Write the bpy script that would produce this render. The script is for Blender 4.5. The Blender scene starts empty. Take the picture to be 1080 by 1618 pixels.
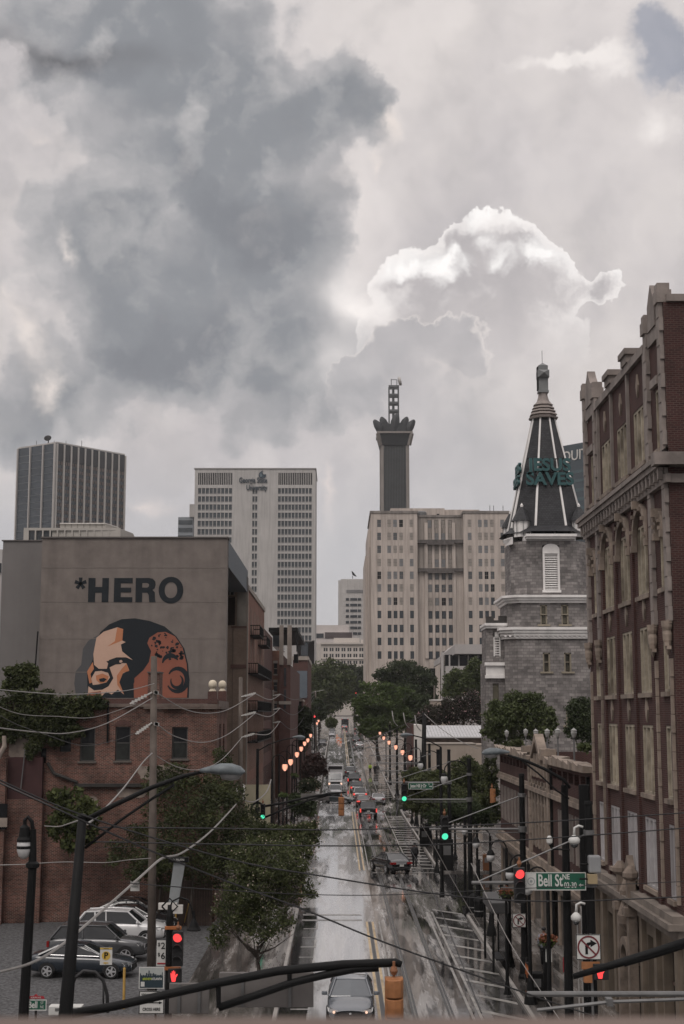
import bpy, math, random
from mathutils import Vector, Matrix
import numpy as np
random.seed(7)
R = math.radians
sc = bpy.context.scene
# ---------------------------------------------------------------- camera
CZ = 11.8; F = 2247.0; PITCH = R(8.08); YAW = R(0.13)
cd = bpy.data.cameras.new('camera'); cam = bpy.data.objects.new('camera', cd)
sc.collection.objects.link(cam); sc.camera = cam
cd.sensor_fit = 'VERTICAL'; cd.sensor_height = 36.0; cd.lens = 50.0
cd.clip_start = 0.2; cd.clip_end = 8000
cam.location = (0, 0, CZ); cam.rotation_euler = (R(90) + PITCH, 0, -YAW)
cd.dof.use_dof = True; cd.dof.focus_distance = 140; cd.dof.aperture_fstop = 5.6
# ---------------------------------------------------------------- world
SUN_EL, SUN_AZ = 52, 205      # azimuth in degrees from +Y, clockwise: behind and a little left of the camera
w = bpy.data.worlds.new("World"); sc.world = w; w.use_nodes = True
nt = w.node_tree; nt.nodes.clear()
def nd(t, **k):
 n = nt.nodes.new(t)
 for a, b in k.items(): setattr(n, a, b)
 return n
def lk(a, b): nt.links.new(a, b)
def val(i, v):
 if hasattr(v, 'links') or hasattr(v, 'is_linked'): lk(v, i)
 else: i.default_value = v
def M(op, a, b=0.0, c=0.0, clamp=False):
 n = nd('ShaderNodeMath', operation=op, use_clamp=clamp)
 val(n.inputs[0], a); val(n.inputs[1], b); val(n.inputs[2], c)
 return n.outputs[0]
def add(*a):
 r = a[0]
 for x in a[1:]: r = M('ADD', r, x)
 return r
def sub(a, b): return M('SUBTRACT', a, b)
def mul(a, b): return M('MULTIPLY', a, b)
def mxm(a, b): return M('MAXIMUM', a, b)
def step(x, a, b, lo=0.0, hi=1.0, kind='SMOOTHSTEP'):
 n = nd('ShaderNodeMapRange', interpolation_type=kind)
 val(n.inputs[0], x); n.inputs[1].default_value = a; n.inputs[2].default_value = b
 n.inputs[3].default_value = lo; n.inputs[4].default_value = hi
 return n.outputs[0]
def mixc(f, a, b):
 n = nd('ShaderNodeMix', data_type='RGBA'); val(n.inputs[0], f)
 for i, v in ((6, a), (7, b)):
  if isinstance(v, tuple): n.inputs[i].default_value = (*v, 1)
  else: lk(v, n.inputs[i])
 return n.outputs[2]
def lin(r, g, b):
 f = lambda c: (c/255/12.92) if c/255 <= .04045 else ((c/255+.055)/1.055)**2.4
 return (f(r), f(g), f(b))
tc = nd('ShaderNodeTexCoord'); sep = nd('ShaderNodeSeparateXYZ'); lk(tc.outputs['Generated'], sep.inputs[0])
az = M('ARCTAN2', sep.outputs[0], sep.outputs[1]); el = M('ARCSINE', sep.outputs[2])
# sky coordinates in units of 1000 "pixels": x to the right, y downwards, both angles on the sphere
U = add(mul(az, 2.247), 0.535)
V = sub(0.809, mul(M('TANGENT', sub(el, PITCH)), 2.247))
Vc = M('MAXIMUM', M('MINIMUM', V, 1.3), -2.0)
cmb = nd('ShaderNodeCombineXYZ'); lk(U, cmb.inputs[0]); lk(Vc, cmb.inputs[1])
P0 = cmb.outputs[0]
def noise(vec, scale, detail=4, rough=.55, w_=0.0):
 n = nd('ShaderNodeTexNoise', noise_dimensions='3D'); lk(vec, n.inputs['Vector'])
 n.inputs['Scale'].default_value = scale; n.inputs['Detail'].default_value = detail; n.inputs['Roughness'].default_value = rough
 return n
def vmath(op, a, b=None, s=None):
 n = nd('ShaderNodeVectorMath', operation=op); lk(a, n.inputs[0])
 if b is not None:
  if isinstance(b, tuple): n.inputs[1].default_value = b
  else: lk(b, n.inputs[1])
 if s is not None: n.inputs[3].default_value = s
 return n.outputs[0]
def warp(vec, scale, amt, detail=4, rough=.6, off=(0, 0, 0)):
 v = vmath('ADD', vec, off)
 n = noise(v, scale, detail, rough)
 d = vmath('SUBTRACT', n.outputs['Color'], (.5, .5, .5))
 return vmath('ADD', vec, vmath('SCALE', d, s=amt))
W1 = warp(P0, 3.4, .26, 4, .58)
W2 = warp(P0, 6.0, .13, 5, .64, (3, 1, 2))
def blobs(v, L):
 r = None
 for (cx, cy, rx, ry, a) in L:
  rx *= 2.6; ry *= 2.6
  n = nd('ShaderNodeVectorMath', operation='MULTIPLY_ADD'); lk(v, n.inputs[0]); n.inputs[1].default_value = (1000/rx, 1000/ry, 0); n.inputs[2].default_value = (-cx/rx, -cy/ry, 0)
  g = nd('ShaderNodeTexGradient', gradient_type='QUADRATIC_SPHERE'); lk(n.outputs[0], g.inputs[0])
  r = M('MULTIPLY_ADD', g.outputs['Fac'], a*1.25, 0.0 if r is None else r)
 return r
def puff(vec, scale, off):   # billowed edges: inverted distance cells
 v = vmath('ADD', vec, off)
 n = nd('ShaderNodeTexVoronoi', feature='SMOOTH_F1', voronoi_dimensions='2D'); lk(v, n.inputs['Vector'])
 n.inputs['Scale'].default_value = scale; n.inputs['Smoothness'].default_value = .3; n.inputs['Randomness'].default_value = 1
 return sub(.45, n.outputs['Distance'])
big = noise(W1, 2.4, 5, .6).outputs['Fac']
fine = noise(W2, 9.0, 6, .62).outputs['Fac']
puf = puff(W2, 11.0, (2, 5, 0)); pufb = puff(W2, 26.0, (1, 2, 0))
bf = sub(big, .5); ff = sub(fine, .5)
# high pale veil
base = mixc(step(big, .36, .66), lin(190, 185, 186), lin(204, 198, 196))
base = mixc(blobs(W1, [(700, 60, 220, 110, .5), (560, 330, 70, 170, .6), (1000, 250, 130, 120, .35), (1030, 20, 120, 50, .5)]), base, lin(222, 215, 212))
base = mixc(step(add(blobs(W2, [(900, 105, 90, 12, 1.0), (1000, 130, 60, 30, .6), (1050, 230, 50, 40, .8)]), mul(ff, .8)), .3, 1.0), base, lin(232, 226, 223))
# blue opening at the upper right
blue = step(add(blobs(W2, [(1078, 110, 62, 58, 1.0), (1050, 60, 34, 24, .5)]), mul(ff, 1.4), mul(bf, .5)), .36, .86)
# grey rain cloud on the left
D = blobs(W2, [(60, 60, 200, 90, .8), (250, 60, 150, 130, .9), (400, 190, 150, 80, .9), (545, 150, 62, 50, .8), (600, 180, 34, 36, .5), (330, 330, 120, 100, .9), (450, 390, 80, 80, .95),
    (170, 430, 110, 110, .6), (260, 560, 220, 100, .95), (80, 320, 90, 60, .5), (470, 600, 120, 110, .7), (20, 690, 60, 60, .6), (120, 660, 60, 50, .5)])
Dn = add(D, mul(bf, .7), mul(puf, .5), mul(ff, .6), mul(pufb, .15))
dm = step(Dn, .36, .62)
dcol = mixc(step(Dn, .42, 1.2), lin(172, 170, 172), lin(134, 137, 142))
Dl = add(blobs(W2, [(440, 385, 70, 44, 1.0), (330, 330, 70, 40, .9), (275, 260, 24, 34, .7), (250, 570, 190, 60, .8), (360, 480, 60, 50, .5), (545, 150, 36, 36, .7), (90, 130, 130, 30, .9), (200, 30, 120, 40, .3)]), mul(puf, .6), mul(ff, 1.1), mul(bf, .6))
dcol = mixc(step(Dl, .42, 1.0, 0, .75), dcol, lin(120, 123, 129))
dcol = mixc(blobs(W1, [(60, 120, 120, 20, .8)]), dcol, lin(98, 99, 103))
dcol = mixc(step(add(fine, mul(bf, 1.4)), .54, .95, 0, .4), dcol, lin(184, 180, 179))
skyc = mixc(mul(dm, .96), base, dcol)
skyc = mixc(step(add(blobs(W2, [(28, 545, 30, 44, .9), (108, 405, 14, 34, .7), (60, 630, 26, 40, .7), (40, 235, 44, 20, .5), (10, 480, 20, 30, .5), (628, 205, 16, 24, 1.0), (596, 275, 16, 30, .7), (425, 75, 10, 30, .5)]), mul(puf, .4), mul(ff, 1.2)), .30, 1.2, 0, .85), skyc, lin(228, 218, 212))
# towering cumulus: crisp lit upper edges that dissolve downwards
def tower(L, thr, pa=.42):
 return sub(add(blobs(W2, L), mul(puf, pa), mul(pufb, pa*.55), mul(ff, .55)), thr)
A = tower([(765, 390, 56, 50, 1.0), (690, 420, 50, 34, .8), (620, 430, 34, 26, .6), (840, 440, 44, 36, .8), (945, 462, 40, 16, .8), (790, 530, 120, 110, .9), (640, 520, 60, 70, .6), (730, 600, 150, 90, .8), (715, 370, 30, 30, .4)], .56)
am = mul(step(A, 0, .07), step(V, .62, .42))
acol = mixc(step(add(A, mul(ff, 1.2)), .03, .62), lin(234, 229, 227), lin(182, 177, 178))
acol = mixc(step(add(blobs(W2, [(715, 400, 80, 40, 1.0), (770, 345, 50, 18, .9), (640, 420, 40, 24, .9), (860, 425, 40, 20, .9)]), mul(puf, 1.3), mul(pufb, .8), mul(ff, 1.8)), .45, 1.45), acol, lin(250, 247, 245))
skyc = mixc(am, skyc, acol)
skyc = mixc(blobs(W1, [(600, 515, 34, 30, 1.0), (560, 470, 40, 40, .45), (540, 600, 50, 34, .35)]), skyc, lin(240, 234, 231))
B = tower([(700, 530, 50, 26, 1.0), (635, 530, 30, 26, .7), (755, 555, 40, 30, .7), (590, 580, 40, 20, .7), (680, 640, 120, 90, 1.1), (590, 640, 60, 60, .7)], .66)
bm_ = mul(step(B, 0, .12), step(V, .70, .50))
bcol = mixc(step(add(B, mul(ff, .7)), .0, .30), lin(218, 211, 208), lin(176, 173, 175))
skyc = mixc(mul(bm_, .85), skyc, bcol)
skyc = mixc(blobs(W1, [(720, 680, 110, 70, .5)]), skyc, lin(168, 167, 171))
skyc = mixc(step(V, .66, .90, 0, .6), skyc, lin(176, 178, 183))
skyc = mixc(step(add(blobs(W2, [(235, 805, 40, 24, .9), (522, 770, 16, 50, .8), (15, 760, 20, 40, .4)]), mul(ff, 1.2), mul(puf, .4)), .2, 1.1), skyc, lin(214, 205, 202))
# relief: the same billow field sampled a little nearer to the hidden sun at centre right
n1_ = noise(W2, 4.2, 6, .55).outputs['Fac']; n2_ = noise(vmath('ADD', W2, (.03, .006, 0)), 4.2, 3, .5).outputs['Fac']
rel = sub(n1_, n2_)
relp = M('MAXIMUM', rel, 0.0); reln = M('MAXIMUM', mul(rel, -1.0), 0.0)
rf_ = mul(step(V, .95, .60, .25, 1.0), step(U, .40, .75, 1.0, .75))
skyc = mixc(mul(M('MINIMUM', mul(relp, 2.0), .55), rf_), skyc, lin(236, 229, 226))
skyc = mixc(mul(M('MINIMUM', mul(reln, 1.7), .45), rf_), skyc, lin(112, 114, 120))
# zenith of an overcast sky is brighter than its rim
zen = step(el, R(30), R(60), 1.12, 2.35)
bgc = nd('ShaderNodeBackground'); lk(skyc, bgc.inputs[0]); lk(zen, bgc.inputs[1])
sky = nd('ShaderNodeTexSky', sky_type='NISHITA', sun_disc=False); sky.sun_elevation = R(SUN_EL); sky.sun_rotation = R(SUN_AZ)
bgs = nd('ShaderNodeBackground'); lk(sky.outputs[0], bgs.inputs[0]); bgs.inputs[1].default_value = .08
mxs = nd('ShaderNodeMixShader'); lk(mul(blue, .5), mxs.inputs[0]); lk(bgc.outputs[0], mxs.inputs[1]); lk(bgs.outputs[0], mxs.inputs[2])
wo = nd('ShaderNodeOutputWorld'); lk(mxs.outputs[0], wo.inputs[0])
# ---------------------------------------------------------------- sun behind the clouds: broad and weak
sl = bpy.data.lights.new('sun', 'SUN'); sl.energy = 1.3; sl.angle = R(30); sl.color = (1, .93, .87)
so = bpy.data.objects.new('sun', sl); sc.collection.objects.link(so)
_a = R(SUN_AZ); _d = Vector((math.sin(_a)*math.cos(R(SUN_EL)), math.cos(_a)*math.cos(R(SUN_EL)), math.sin(R(SUN_EL))))
so.rotation_euler = _d.to_track_quat('Z', 'Y').to_euler(); so.location = (0, -40, 90)
sc.view_settings.view_transform = 'Standard'; sc.view_settings.look = 'None'
sc.view_settings.exposure = 0.0; sc.view_settings.gamma = 1.0
# ---------------------------------------------------------------- geometry from the photograph's measurements
_fw = Vector((math.sin(YAW)*math.cos(PITCH), math.cos(YAW)*math.cos(PITCH), math.sin(PITCH)))
_rt = Vector((math.cos(YAW), -math.sin(YAW), 0)); _up = _rt.cross(_fw)
def at(px, py, Y):
 d = _fw + _rt*((px-540)/F) + _up*((809-py)/F)
 return Vector((0, 0, CZ)) + d*(Y/d.y)
_prof = [(-50, 0), (170, 0), (215, .75), (270, 2.1), (337, 4.0), (430, 6.0), (510, 7.3), (600, 9.0), (690, 10.4), (760, 11.0), (3000, 11.0)]
def gz(y):
 for (a, za), (b, zb) in zip(_prof, _prof[1:]):
  if a <= y <= b: return za + (zb-za)*(y-a)/(b-a)
 return 0 if y < 0 else 11.0
def gnd(px, py):
 y = 60.0
 for _ in range(60):
  p = at(px, py, y);
  d = (p.z-CZ)/y
  y2 = (gz(y)-CZ)/d
  y = y*.5 + y2*.5
 p = at(px, py, y); p.z = gz(y); return p
def Zp(py, Y, px=540): return at(px, py, Y).z
def Xp(px, py, Y): return at(px, py, Y).x
# ---------------------------------------------------------------- mesh builder
def link(o): sc.collection.objects.link(o); return o
def root_of(o):
 while o.parent: o = o.parent
 return o
class MB:
 def __init__(s): s.v = []; s.f = []; s.uv = []; s.mi = []; s.T = Matrix.Identity(4); s.m = 0
 def frame(s, origin, n):
  n = Vector((n[0], n[1], 0)).normalized(); u = Vector((-n.y, n.x, 0))
  s.T = Matrix(((u.x, n.x, 0, origin[0]), (u.y, n.y, 0, origin[1]), (0, 0, 1, origin[2] if len(origin) > 2 else 0), (0, 0, 0, 1))); return s
 def add(s, vs, fs, smooth=False):
  b = len(s.v); vs = [Vector(v) for v in vs]; T = s.T; flip = T.determinant() < 0
  s.v += [T @ v for v in vs]
  for f in fs:
   n = Vector((0, 0, 0)); c = len(f)
   for i in range(c):
    a, d = vs[f[i]], vs[f[(i+1) % c]]
    n += Vector(((a.y-d.y)*(a.z+d.z), (a.z-d.z)*(a.x+d.x), (a.x-d.x)*(a.y+d.y)))
   if n.length > 0: n.normalize()
   if abs(n.z) > .7: k = lambda p: (p.x, p.y)
   elif abs(n.x) > abs(n.y): k = lambda p: (p.y, p.z)
   else: k = lambda p: (p.x, p.z)
   ff = list(reversed(f)) if flip else list(f)
   s.f.append([b+i for i in ff]); s.uv += [k(vs[i]) for i in ff]; s.mi.append(s.m)
  return s
 def box(s, x0, y0, z0, x1, y1, z1):
  x0, x1 = min(x0, x1), max(x0, x1); y0, y1 = min(y0, y1), max(y0, y1); z0, z1 = min(z0, z1), max(z0, z1)
  return s.add([(x0,y0,z0),(x1,y0,z0),(x1,y1,z0),(x0,y1,z0),(x0,y0,z1),(x1,y0,z1),(x1,y1,z1),(x0,y1,z1)],
      [(0,3,2,1),(4,5,6,7),(0,1,5,4),(1,2,6,5),(2,3,7,6),(3,0,4,7)])
 def cbox(s, c, size): return s.box(c[0]-size[0]/2, c[1]-size[1]/2, c[2]-size[2]/2, c[0]+size[0]/2, c[1]+size[1]/2, c[2]+size[2]/2)
 def tube(s, pts, r, n=6, cap=True):
  pts = [Vector(p) for p in pts]; rs = r if isinstance(r, (list, tuple)) else [r]*len(pts)
  vs = []; ref = None
  for i, p in enumerate(pts):
   t = (pts[min(i+1, len(pts)-1)] - pts[max(i-1, 0)]).normalized()
   if ref is None: ref = Vector((0, 0, 1)) if abs(t.z) < .9 else Vector((1, 0, 0))
   a = t.cross(ref)
   if a.length < 1e-4: a = t.cross(Vector((0, 1, 0)))
   a.normalize(); b = a.cross(t).normalized(); ref = b
   for k in range(n):
    g = 2*math.pi*k/n; vs.append(p + (a*math.cos(g) + b*math.sin(g))*rs[i])
  fs = []
  for i in range(len(pts)-1):
   for k in range(n):
    k2 = (k+1) % n; fs.append((i*n+k, i*n+k2, (i+1)*n+k2, (i+1)*n+k))
  if cap: fs += [tuple(reversed(range(n))), tuple((len(pts)-1)*n+k for k in range(n))]
  return s.add(vs, fs)
 def lathe(s, prof, c=(0, 0, 0), n=12, rot=0, sx=1, sy=1, cap=True):
  vs = [];
  for (r, z) in prof:
   for k in range(n):
    g = 2*math.pi*k/n+rot; vs.append((c[0]+r*math.cos(g)*sx, c[1]+r*math.sin(g)*sy, c[2]+z))
  fs = []
  for i in range(len(prof)-1):
   for k in range(n):
    k2 = (k+1) % n; fs.append((i*n+k, i*n+k2, (i+1)*n+k2, (i+1)*n+k))
  if cap: fs += [tuple(reversed(range(n))), tuple((len(prof)-1)*n+k for k in range(n))]
  return s.add(vs, fs)
 def prism(s, poly, a, b, axis='z'):
  f = {'z': lambda p, h: (p[0], p[1], h), 'y': lambda p, h: (p[0], h, p[1]), 'x': lambda p, h: (h, p[0], p[1])}[axis]
  n = len(poly); area = sum(poly[i][0]*poly[(i+1) % n][1]-poly[(i+1) % n][0]*poly[i][1] for i in range(n))
  if area < 0: poly = list(reversed(poly))
  vs = [f(p, a) for p in poly] + [f(p, b) for p in poly]
  fs = [tuple(reversed(range(n))), tuple(range(n, 2*n))] + [(i, (i+1) % n, n+(i+1) % n, n+i) for i in range(n)]
  if axis == 'y': fs = [tuple(reversed(q)) for q in fs]
  return s.add(vs, fs)
 def wall(s, u0, u1, z0, z1, holes=(), depth=.2, d=0.0, reveal=None):
  us = sorted({u0, u1, *[h[0] for h in holes], *[h[2] for h in holes]}); zs = sorted({z0, z1, *[h[1] for h in holes], *[h[3] for h in holes]})
  us = [u for u in us if u0-1e-6 <= u <= u1+1e-6]; zs = [z for z in zs if z0-1e-6 <= z <= z1+1e-6]
  for i in range(len(us)-1):
   for j in range(len(zs)-1):
    cu = (us[i]+us[i+1])/2; cz = (zs[j]+zs[j+1])/2
    if any(h[0] < cu < h[2] and h[1] < cz < h[3] for h in holes): continue
    s.add([(us[i], d, zs[j]), (us[i+1], d, zs[j]), (us[i+1], d, zs[j+1]), (us[i], d, zs[j+1])], [(3, 2, 1, 0)])
  e = d-depth
  for (a, b, c, f) in holes:
   s.add([(a,d,b),(a,e,b),(a,e,f),(a,d,f)], [(0,1,2,3)]); s.add([(c,d,b),(c,e,b),(c,e,f),(c,d,f)], [(3,2,1,0)])
   s.add([(a,d,b),(c,d,b),(c,e,b),(a,e,b)], [(0,1,2,3)]); s.add([(a,d,f),(c,d,f),(c,e,f),(a,e,f)], [(3,2,1,0)])
  return s
 def build(s, name, mat, parent=None, smooth=False, subsurf=0, origin=None, bevel=0):
  me = bpy.data.meshes.new(name)
  if parent is not None: org = root_of(parent).location.copy()
  elif origin is not None: org = Vector(origin)
  else:
   xs = [v.x for v in s.v]; ys = [v.y for v in s.v]; org = Vector(((min(xs)+max(xs))/2, (min(ys)+max(ys))/2, min(v.z for v in s.v)))
  me.from_pydata([tuple(v-org) for v in s.v], [], s.f)
  uvl = me.uv_layers.new(name='UVMap'); uvl.data.foreach_set('uv', [c for t in s.uv for c in t])
  mats = mat if isinstance(mat, (list, tuple)) else [mat]
  for m in mats: me.materials.append(m)
  if len(mats) > 1: me.polygons.foreach_set('material_index', s.mi)
  if smooth: me.polygons.foreach_set('use_smooth', [True]*len(me.polygons))
  me.update(); o = link(bpy.data.objects.new(name, me))
  if parent is not None: o.parent = parent
  else: o.location = org
  if bevel:
   b = o.modifiers.new('bevel', 'BEVEL'); b.width = bevel; b.segments = 2; b.limit_method = 'ANGLE'
  if subsurf:
   m = o.modifiers.new('subsurf', 'SUBSURF'); m.levels = m.render_levels = subsurf
  return o
def thing(name, label, cat, loc=(0, 0, 0), group=None, rotz=0):
 o = link(bpy.data.objects.new(name, None)); o.empty_display_size = .2; o.location = loc; o.rotation_euler = (0, 0, rotz)
 o['label'] = label; o['category'] = cat
 if group: o['group'] = group
 return o
def tag(o, label, cat, group=None, kind=None):
 if label: o['label'] = label
 if cat: o['category'] = cat
 if group: o['group'] = group
 if kind: o['kind'] = kind
 return o
def copy_tree(o, parent=None):
 c = o.copy(); link(c); c.parent = parent
 for ch in list(o.children): copy_tree(ch, c)
 return c
def place(o, loc, rotz=0, label=None, copy=True, group=None, scale=None):
 c = copy_tree(o) if copy else o
 c.location = loc; c.rotation_euler = (0, 0, rotz)
 if label: c['label'] = label
 if group: c['group'] = group
 if scale: c.scale = (scale,)*3
 return c
def struct(o): o['kind'] = 'structure'; return o
def text_part(txt, size, mat, parent, origin, n=(0, -1), ext=.02, name='lettering', bold=0.0, sx=1.0, align='CENTER'):
 cu = bpy.data.curves.new('t', 'FONT'); cu.body = txt; cu.size = size; cu.extrude = ext; cu.offset = bold; cu.align_x = align; cu.align_y = 'CENTER'; cu.resolution_u = 4
 to = link(bpy.data.objects.new('t', cu)); dg = bpy.context.evaluated_depsgraph_get(); dg.update()
 me = bpy.data.meshes.new_from_object(to.evaluated_get(dg)); me.name = name
 bpy.data.objects.remove(to); bpy.data.curves.remove(cu)
 n = Vector((n[0], n[1], 0)).normalized(); u = Vector((-n.y, n.x, 0))
 T = Matrix(((u.x*sx, 0, n.x, origin[0]), (u.y*sx, 0, n.y, origin[1]), (0, 1, 0, origin[2]), (0, 0, 0, 1)))
 if parent is not None: T = Matrix.Translation(-root_of(parent).location) @ T
 me.transform(T); me.materials.clear(); me.materials.append(mat)
 for p in me.polygons: p.material_index = 0
 o = link(bpy.data.objects.new(name, me)); o.parent = parent; return o
# ---------------------------------------------------------------- materials
MATS = {}
def newmat(name):
 m = bpy.data.materials.new(name); m.use_nodes = True; t = m.node_tree; t.nodes.clear(); return m, t
def mat(name, col, rough=.7, var=.18, scale=1.2, metal=0.0, spec=.4, bump=0.0, emit=None, es=1.0, grime=0.0, coat=0.0, streak=0.0, alpha=None):
 if name in MATS: return MATS[name]
 m, t = newmat(name); N = t.nodes.new; L = t.links.new
 out = N('ShaderNodeOutputMaterial'); p = N('ShaderNodeBsdfPrincipled'); L(p.outputs[0], out.inputs[0])
 p.inputs['Roughness'].default_value = rough; p.inputs['Metallic'].default_value = metal; p.inputs['Specular IOR Level'].default_value = spec
 if coat: p.inputs['Coat Weight'].default_value = coat; p.inputs['Coat Roughness'].default_value = .05
 tc = N('ShaderNodeTexCoord'); nz = N('ShaderNodeTexNoise'); nz.inputs['Scale'].default_value = scale; nz.inputs['Detail'].default_value = 6; nz.inputs['Roughness'].default_value = .65
 mp = N('ShaderNodeMapping'); L(tc.outputs['Object'], mp.inputs[0]); L(mp.outputs[0], nz.inputs['Vector'])
 mr = N('ShaderNodeMapRange'); L(nz.outputs['Fac'], mr.inputs[0]); mr.inputs[1].default_value = .3; mr.inputs[2].default_value = .7
 mr.inputs[3].default_value = 1-var; mr.inputs[4].default_value = 1+var
 c = N('ShaderNodeMix'); c.data_type = 'RGBA'; c.blend_type = 'MULTIPLY'; c.inputs[0].default_value = 1; c.inputs[6].default_value = (*col, 1)
 L(mr.outputs[0], c.inputs[7]); last = c.outputs[2]
 if streak:    # rain streaks: noise drawn out vertically
  n2 = N('ShaderNodeTexNoise'); m2 = N('ShaderNodeMapping'); m2.inputs['Scale'].default_value = (1.2, 1.2, .07); L(tc.outputs['Object'], m2.inputs[0]); L(m2.outputs[0], n2.inputs['Vector'])
  n2.inputs['Scale'].default_value = 1.0; n2.inputs['Detail'].default_value = 5
  r2 = N('ShaderNodeMapRange'); L(n2.outputs['Fac'], r2.inputs[0]); r2.inputs[1].default_value = .42; r2.inputs[2].default_value = .72; r2.inputs[3].default_value = 1; r2.inputs[4].default_value = 1-streak
  c2 = N('ShaderNodeMix'); c2.data_type = 'RGBA'; c2.blend_type = 'MULTIPLY'; c2.inputs[0].default_value = 1; L(last, c2.inputs[6]); L(r2.outputs[0], c2.inputs[7]); last = c2.outputs[2]
 if grime:
  n2 = N('ShaderNodeTexNoise'); n2.inputs['Scale'].default_value = scale*.35; n2.inputs['Detail'].default_value = 8; L(tc.outputs['Object'], n2.inputs['Vector'])
  r2 = N('ShaderNodeMapRange'); L(n2.outputs['Fac'], r2.inputs[0]); r2.inputs[1].default_value = .5; r2.inputs[2].default_value = .68; r2.inputs[3].default_value = 0; r2.inputs[4].default_value = grime
  c2 = N('ShaderNodeMix'); c2.data_type = 'RGBA'; L(r2.outputs[0], c2.inputs[0]); L(last, c2.inputs[6]); c2.inputs[7].default_value = (col[0]*.3, col[1]*.28, col[2]*.27, 1); last = c2.outputs[2]
 L(last, p.inputs['Base Color'])
 if bump:
  b = N('ShaderNodeBump'); b.inputs['Strength'].default_value = bump; b.inputs['Distance'].default_value = .02
  n3 = N('ShaderNodeTexNoise'); n3.inputs['Scale'].default_value = scale*9; L(tc.outputs['Object'], n3.inputs['Vector']); L(n3.outputs['Fac'], b.inputs['Height']); L(b.outputs[0], p.inputs['Normal'])
 if emit: p.inputs['Emission Color'].default_value = (*emit, 1); p.inputs['Emission Strength'].default_value = es
 MATS[name] = m; return m
def brick(name, c1, c2, mortar, bw=.22, bh=.075, ms=.012, var=.35, stain=.35, rough=.85, offset=.5, squash=1.0, bias=0.0, pale=0.0):
 if name in MATS: return MATS[name]
 m, t = newmat(name); N = t.nodes.new; L = t.links.new
 out = N('ShaderNodeOutputMaterial'); p = N('ShaderNodeBsdfPrincipled'); L(p.outputs[0], out.inputs[0]); p.inputs['Roughness'].default_value = rough; p.inputs['Specular IOR Level'].default_value = .25
 tc = N('ShaderNodeTexCoord'); b = N('ShaderNodeTexBrick'); L(tc.outputs['UV'], b.inputs['Vector'])
 b.inputs['Color1'].default_value = (*c1, 1); b.inputs['Color2'].default_value = (*c2, 1); b.inputs['Mortar'].default_value = (*mortar, 1)
 b.inputs['Scale'].default_value = 1; b.inputs['Mortar Size'].default_value = ms; b.inputs['Brick Width'].default_value = bw; b.inputs['Row Height'].default_value = bh; b.inputs['Bias'].default_value = bias
 b.offset = offset
 n = N('ShaderNodeTexNoise'); L(tc.outputs['Object'], n.inputs['Vector']); n.inputs['Scale'].default_value = .55; n.inputs['Detail'].default_value = 8; n.inputs['Roughness'].default_value = .7
 r = N('ShaderNodeMapRange'); L(n.outputs['Fac'], r.inputs[0]); r.inputs[1].default_value = .35; r.inputs[2].default_value = .7; r.inputs[3].default_value = 1+var*.5; r.inputs[4].default_value = 1-stain
 c = N('ShaderNodeMix'); c.data_type = 'RGBA'; c.blend_type = 'MULTIPLY'; c.inputs[0].default_value = 1; L(b.outputs['Color'], c.inputs[6]); L(r.outputs[0], c.inputs[7]); last = c.outputs[2]
 if pale:
  n2 = N('ShaderNodeTexNoise'); L(tc.outputs['Object'], n2.inputs['Vector']); n2.inputs['Scale'].default_value = .8; n2.inputs['Detail'].default_value = 9; n2.inputs['Roughness'].default_value = .75
  r2 = N('ShaderNodeMapRange'); L(n2.outputs['Fac'], r2.inputs[0]); r2.inputs[1].default_value = .6; r2.inputs[2].default_value = .68; r2.inputs[4].default_value = pale
  c3 = N('ShaderNodeMix'); c3.data_type = 'RGBA'; L(r2.outputs[0], c3.inputs[0]); L(last, c3.inputs[6]); c3.inputs[7].default_value = (.34, .27, .23, 1); last = c3.outputs[2]
 L(last, p.inputs['Base Color'])
 bp = N('ShaderNodeBump'); bp.inputs['Strength'].default_value = .5; bp.inputs['Distance'].default_value = .02; L(b.outputs['Fac'], bp.inputs['Height']); bp.invert = True; L(bp.outputs[0], p.inputs['Normal'])
 MATS[name] = m; return m
def leafmat(name, c1, c2, scale=.5, rough=.65):
 m, t = newmat(name); N = t.nodes.new; L = t.links.new
 out = N('ShaderNodeOutputMaterial'); p = N('ShaderNodeBsdfPrincipled'); L(p.outputs[0], out.inputs[0]); p.inputs['Roughness'].default_value = rough; p.inputs['Specular IOR Level'].default_value = .25
 tc = N('ShaderNodeTexCoord'); n = N('ShaderNodeTexNoise'); L(tc.outputs['Object'], n.inputs['Vector']); n.inputs['Scale'].default_value = scale; n.inputs['Detail'].default_value = 7; n.inputs['Roughness'].default_value = .8
 r = N('ShaderNodeMapRange'); L(n.outputs['Fac'], r.inputs[0]); r.inputs[1].default_value = .38; r.inputs[2].default_value = .64
 c = N('ShaderNodeMix'); c.data_type = 'RGBA'; L(r.outputs[0], c.inputs[0]); c.inputs[6].default_value = (*c1, 1); c.inputs[7].default_value = (*c2, 1)
 L(c.outputs[2], p.inputs['Base Color'])
 tr = N('ShaderNodeBsdfTranslucent'); L(c.outputs[2], tr.inputs[0]); ms = N('ShaderNodeMixShader'); ms.inputs[0].default_value = .25; L(p.outputs[0], ms.inputs[1]); L(tr.outputs[0], ms.inputs[2]); L(ms.outputs[0], out.inputs[0])
 return m
def glow(name, col, s):
 m, t = newmat(name); N = t.nodes.new
 out = N('ShaderNodeOutputMaterial'); e = N('ShaderNodeEmission'); e.inputs[0].default_value = (*col, 1); e.inputs[1].default_value = s; t.links.new(e.outputs[0], out.inputs[0]); return m
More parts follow.
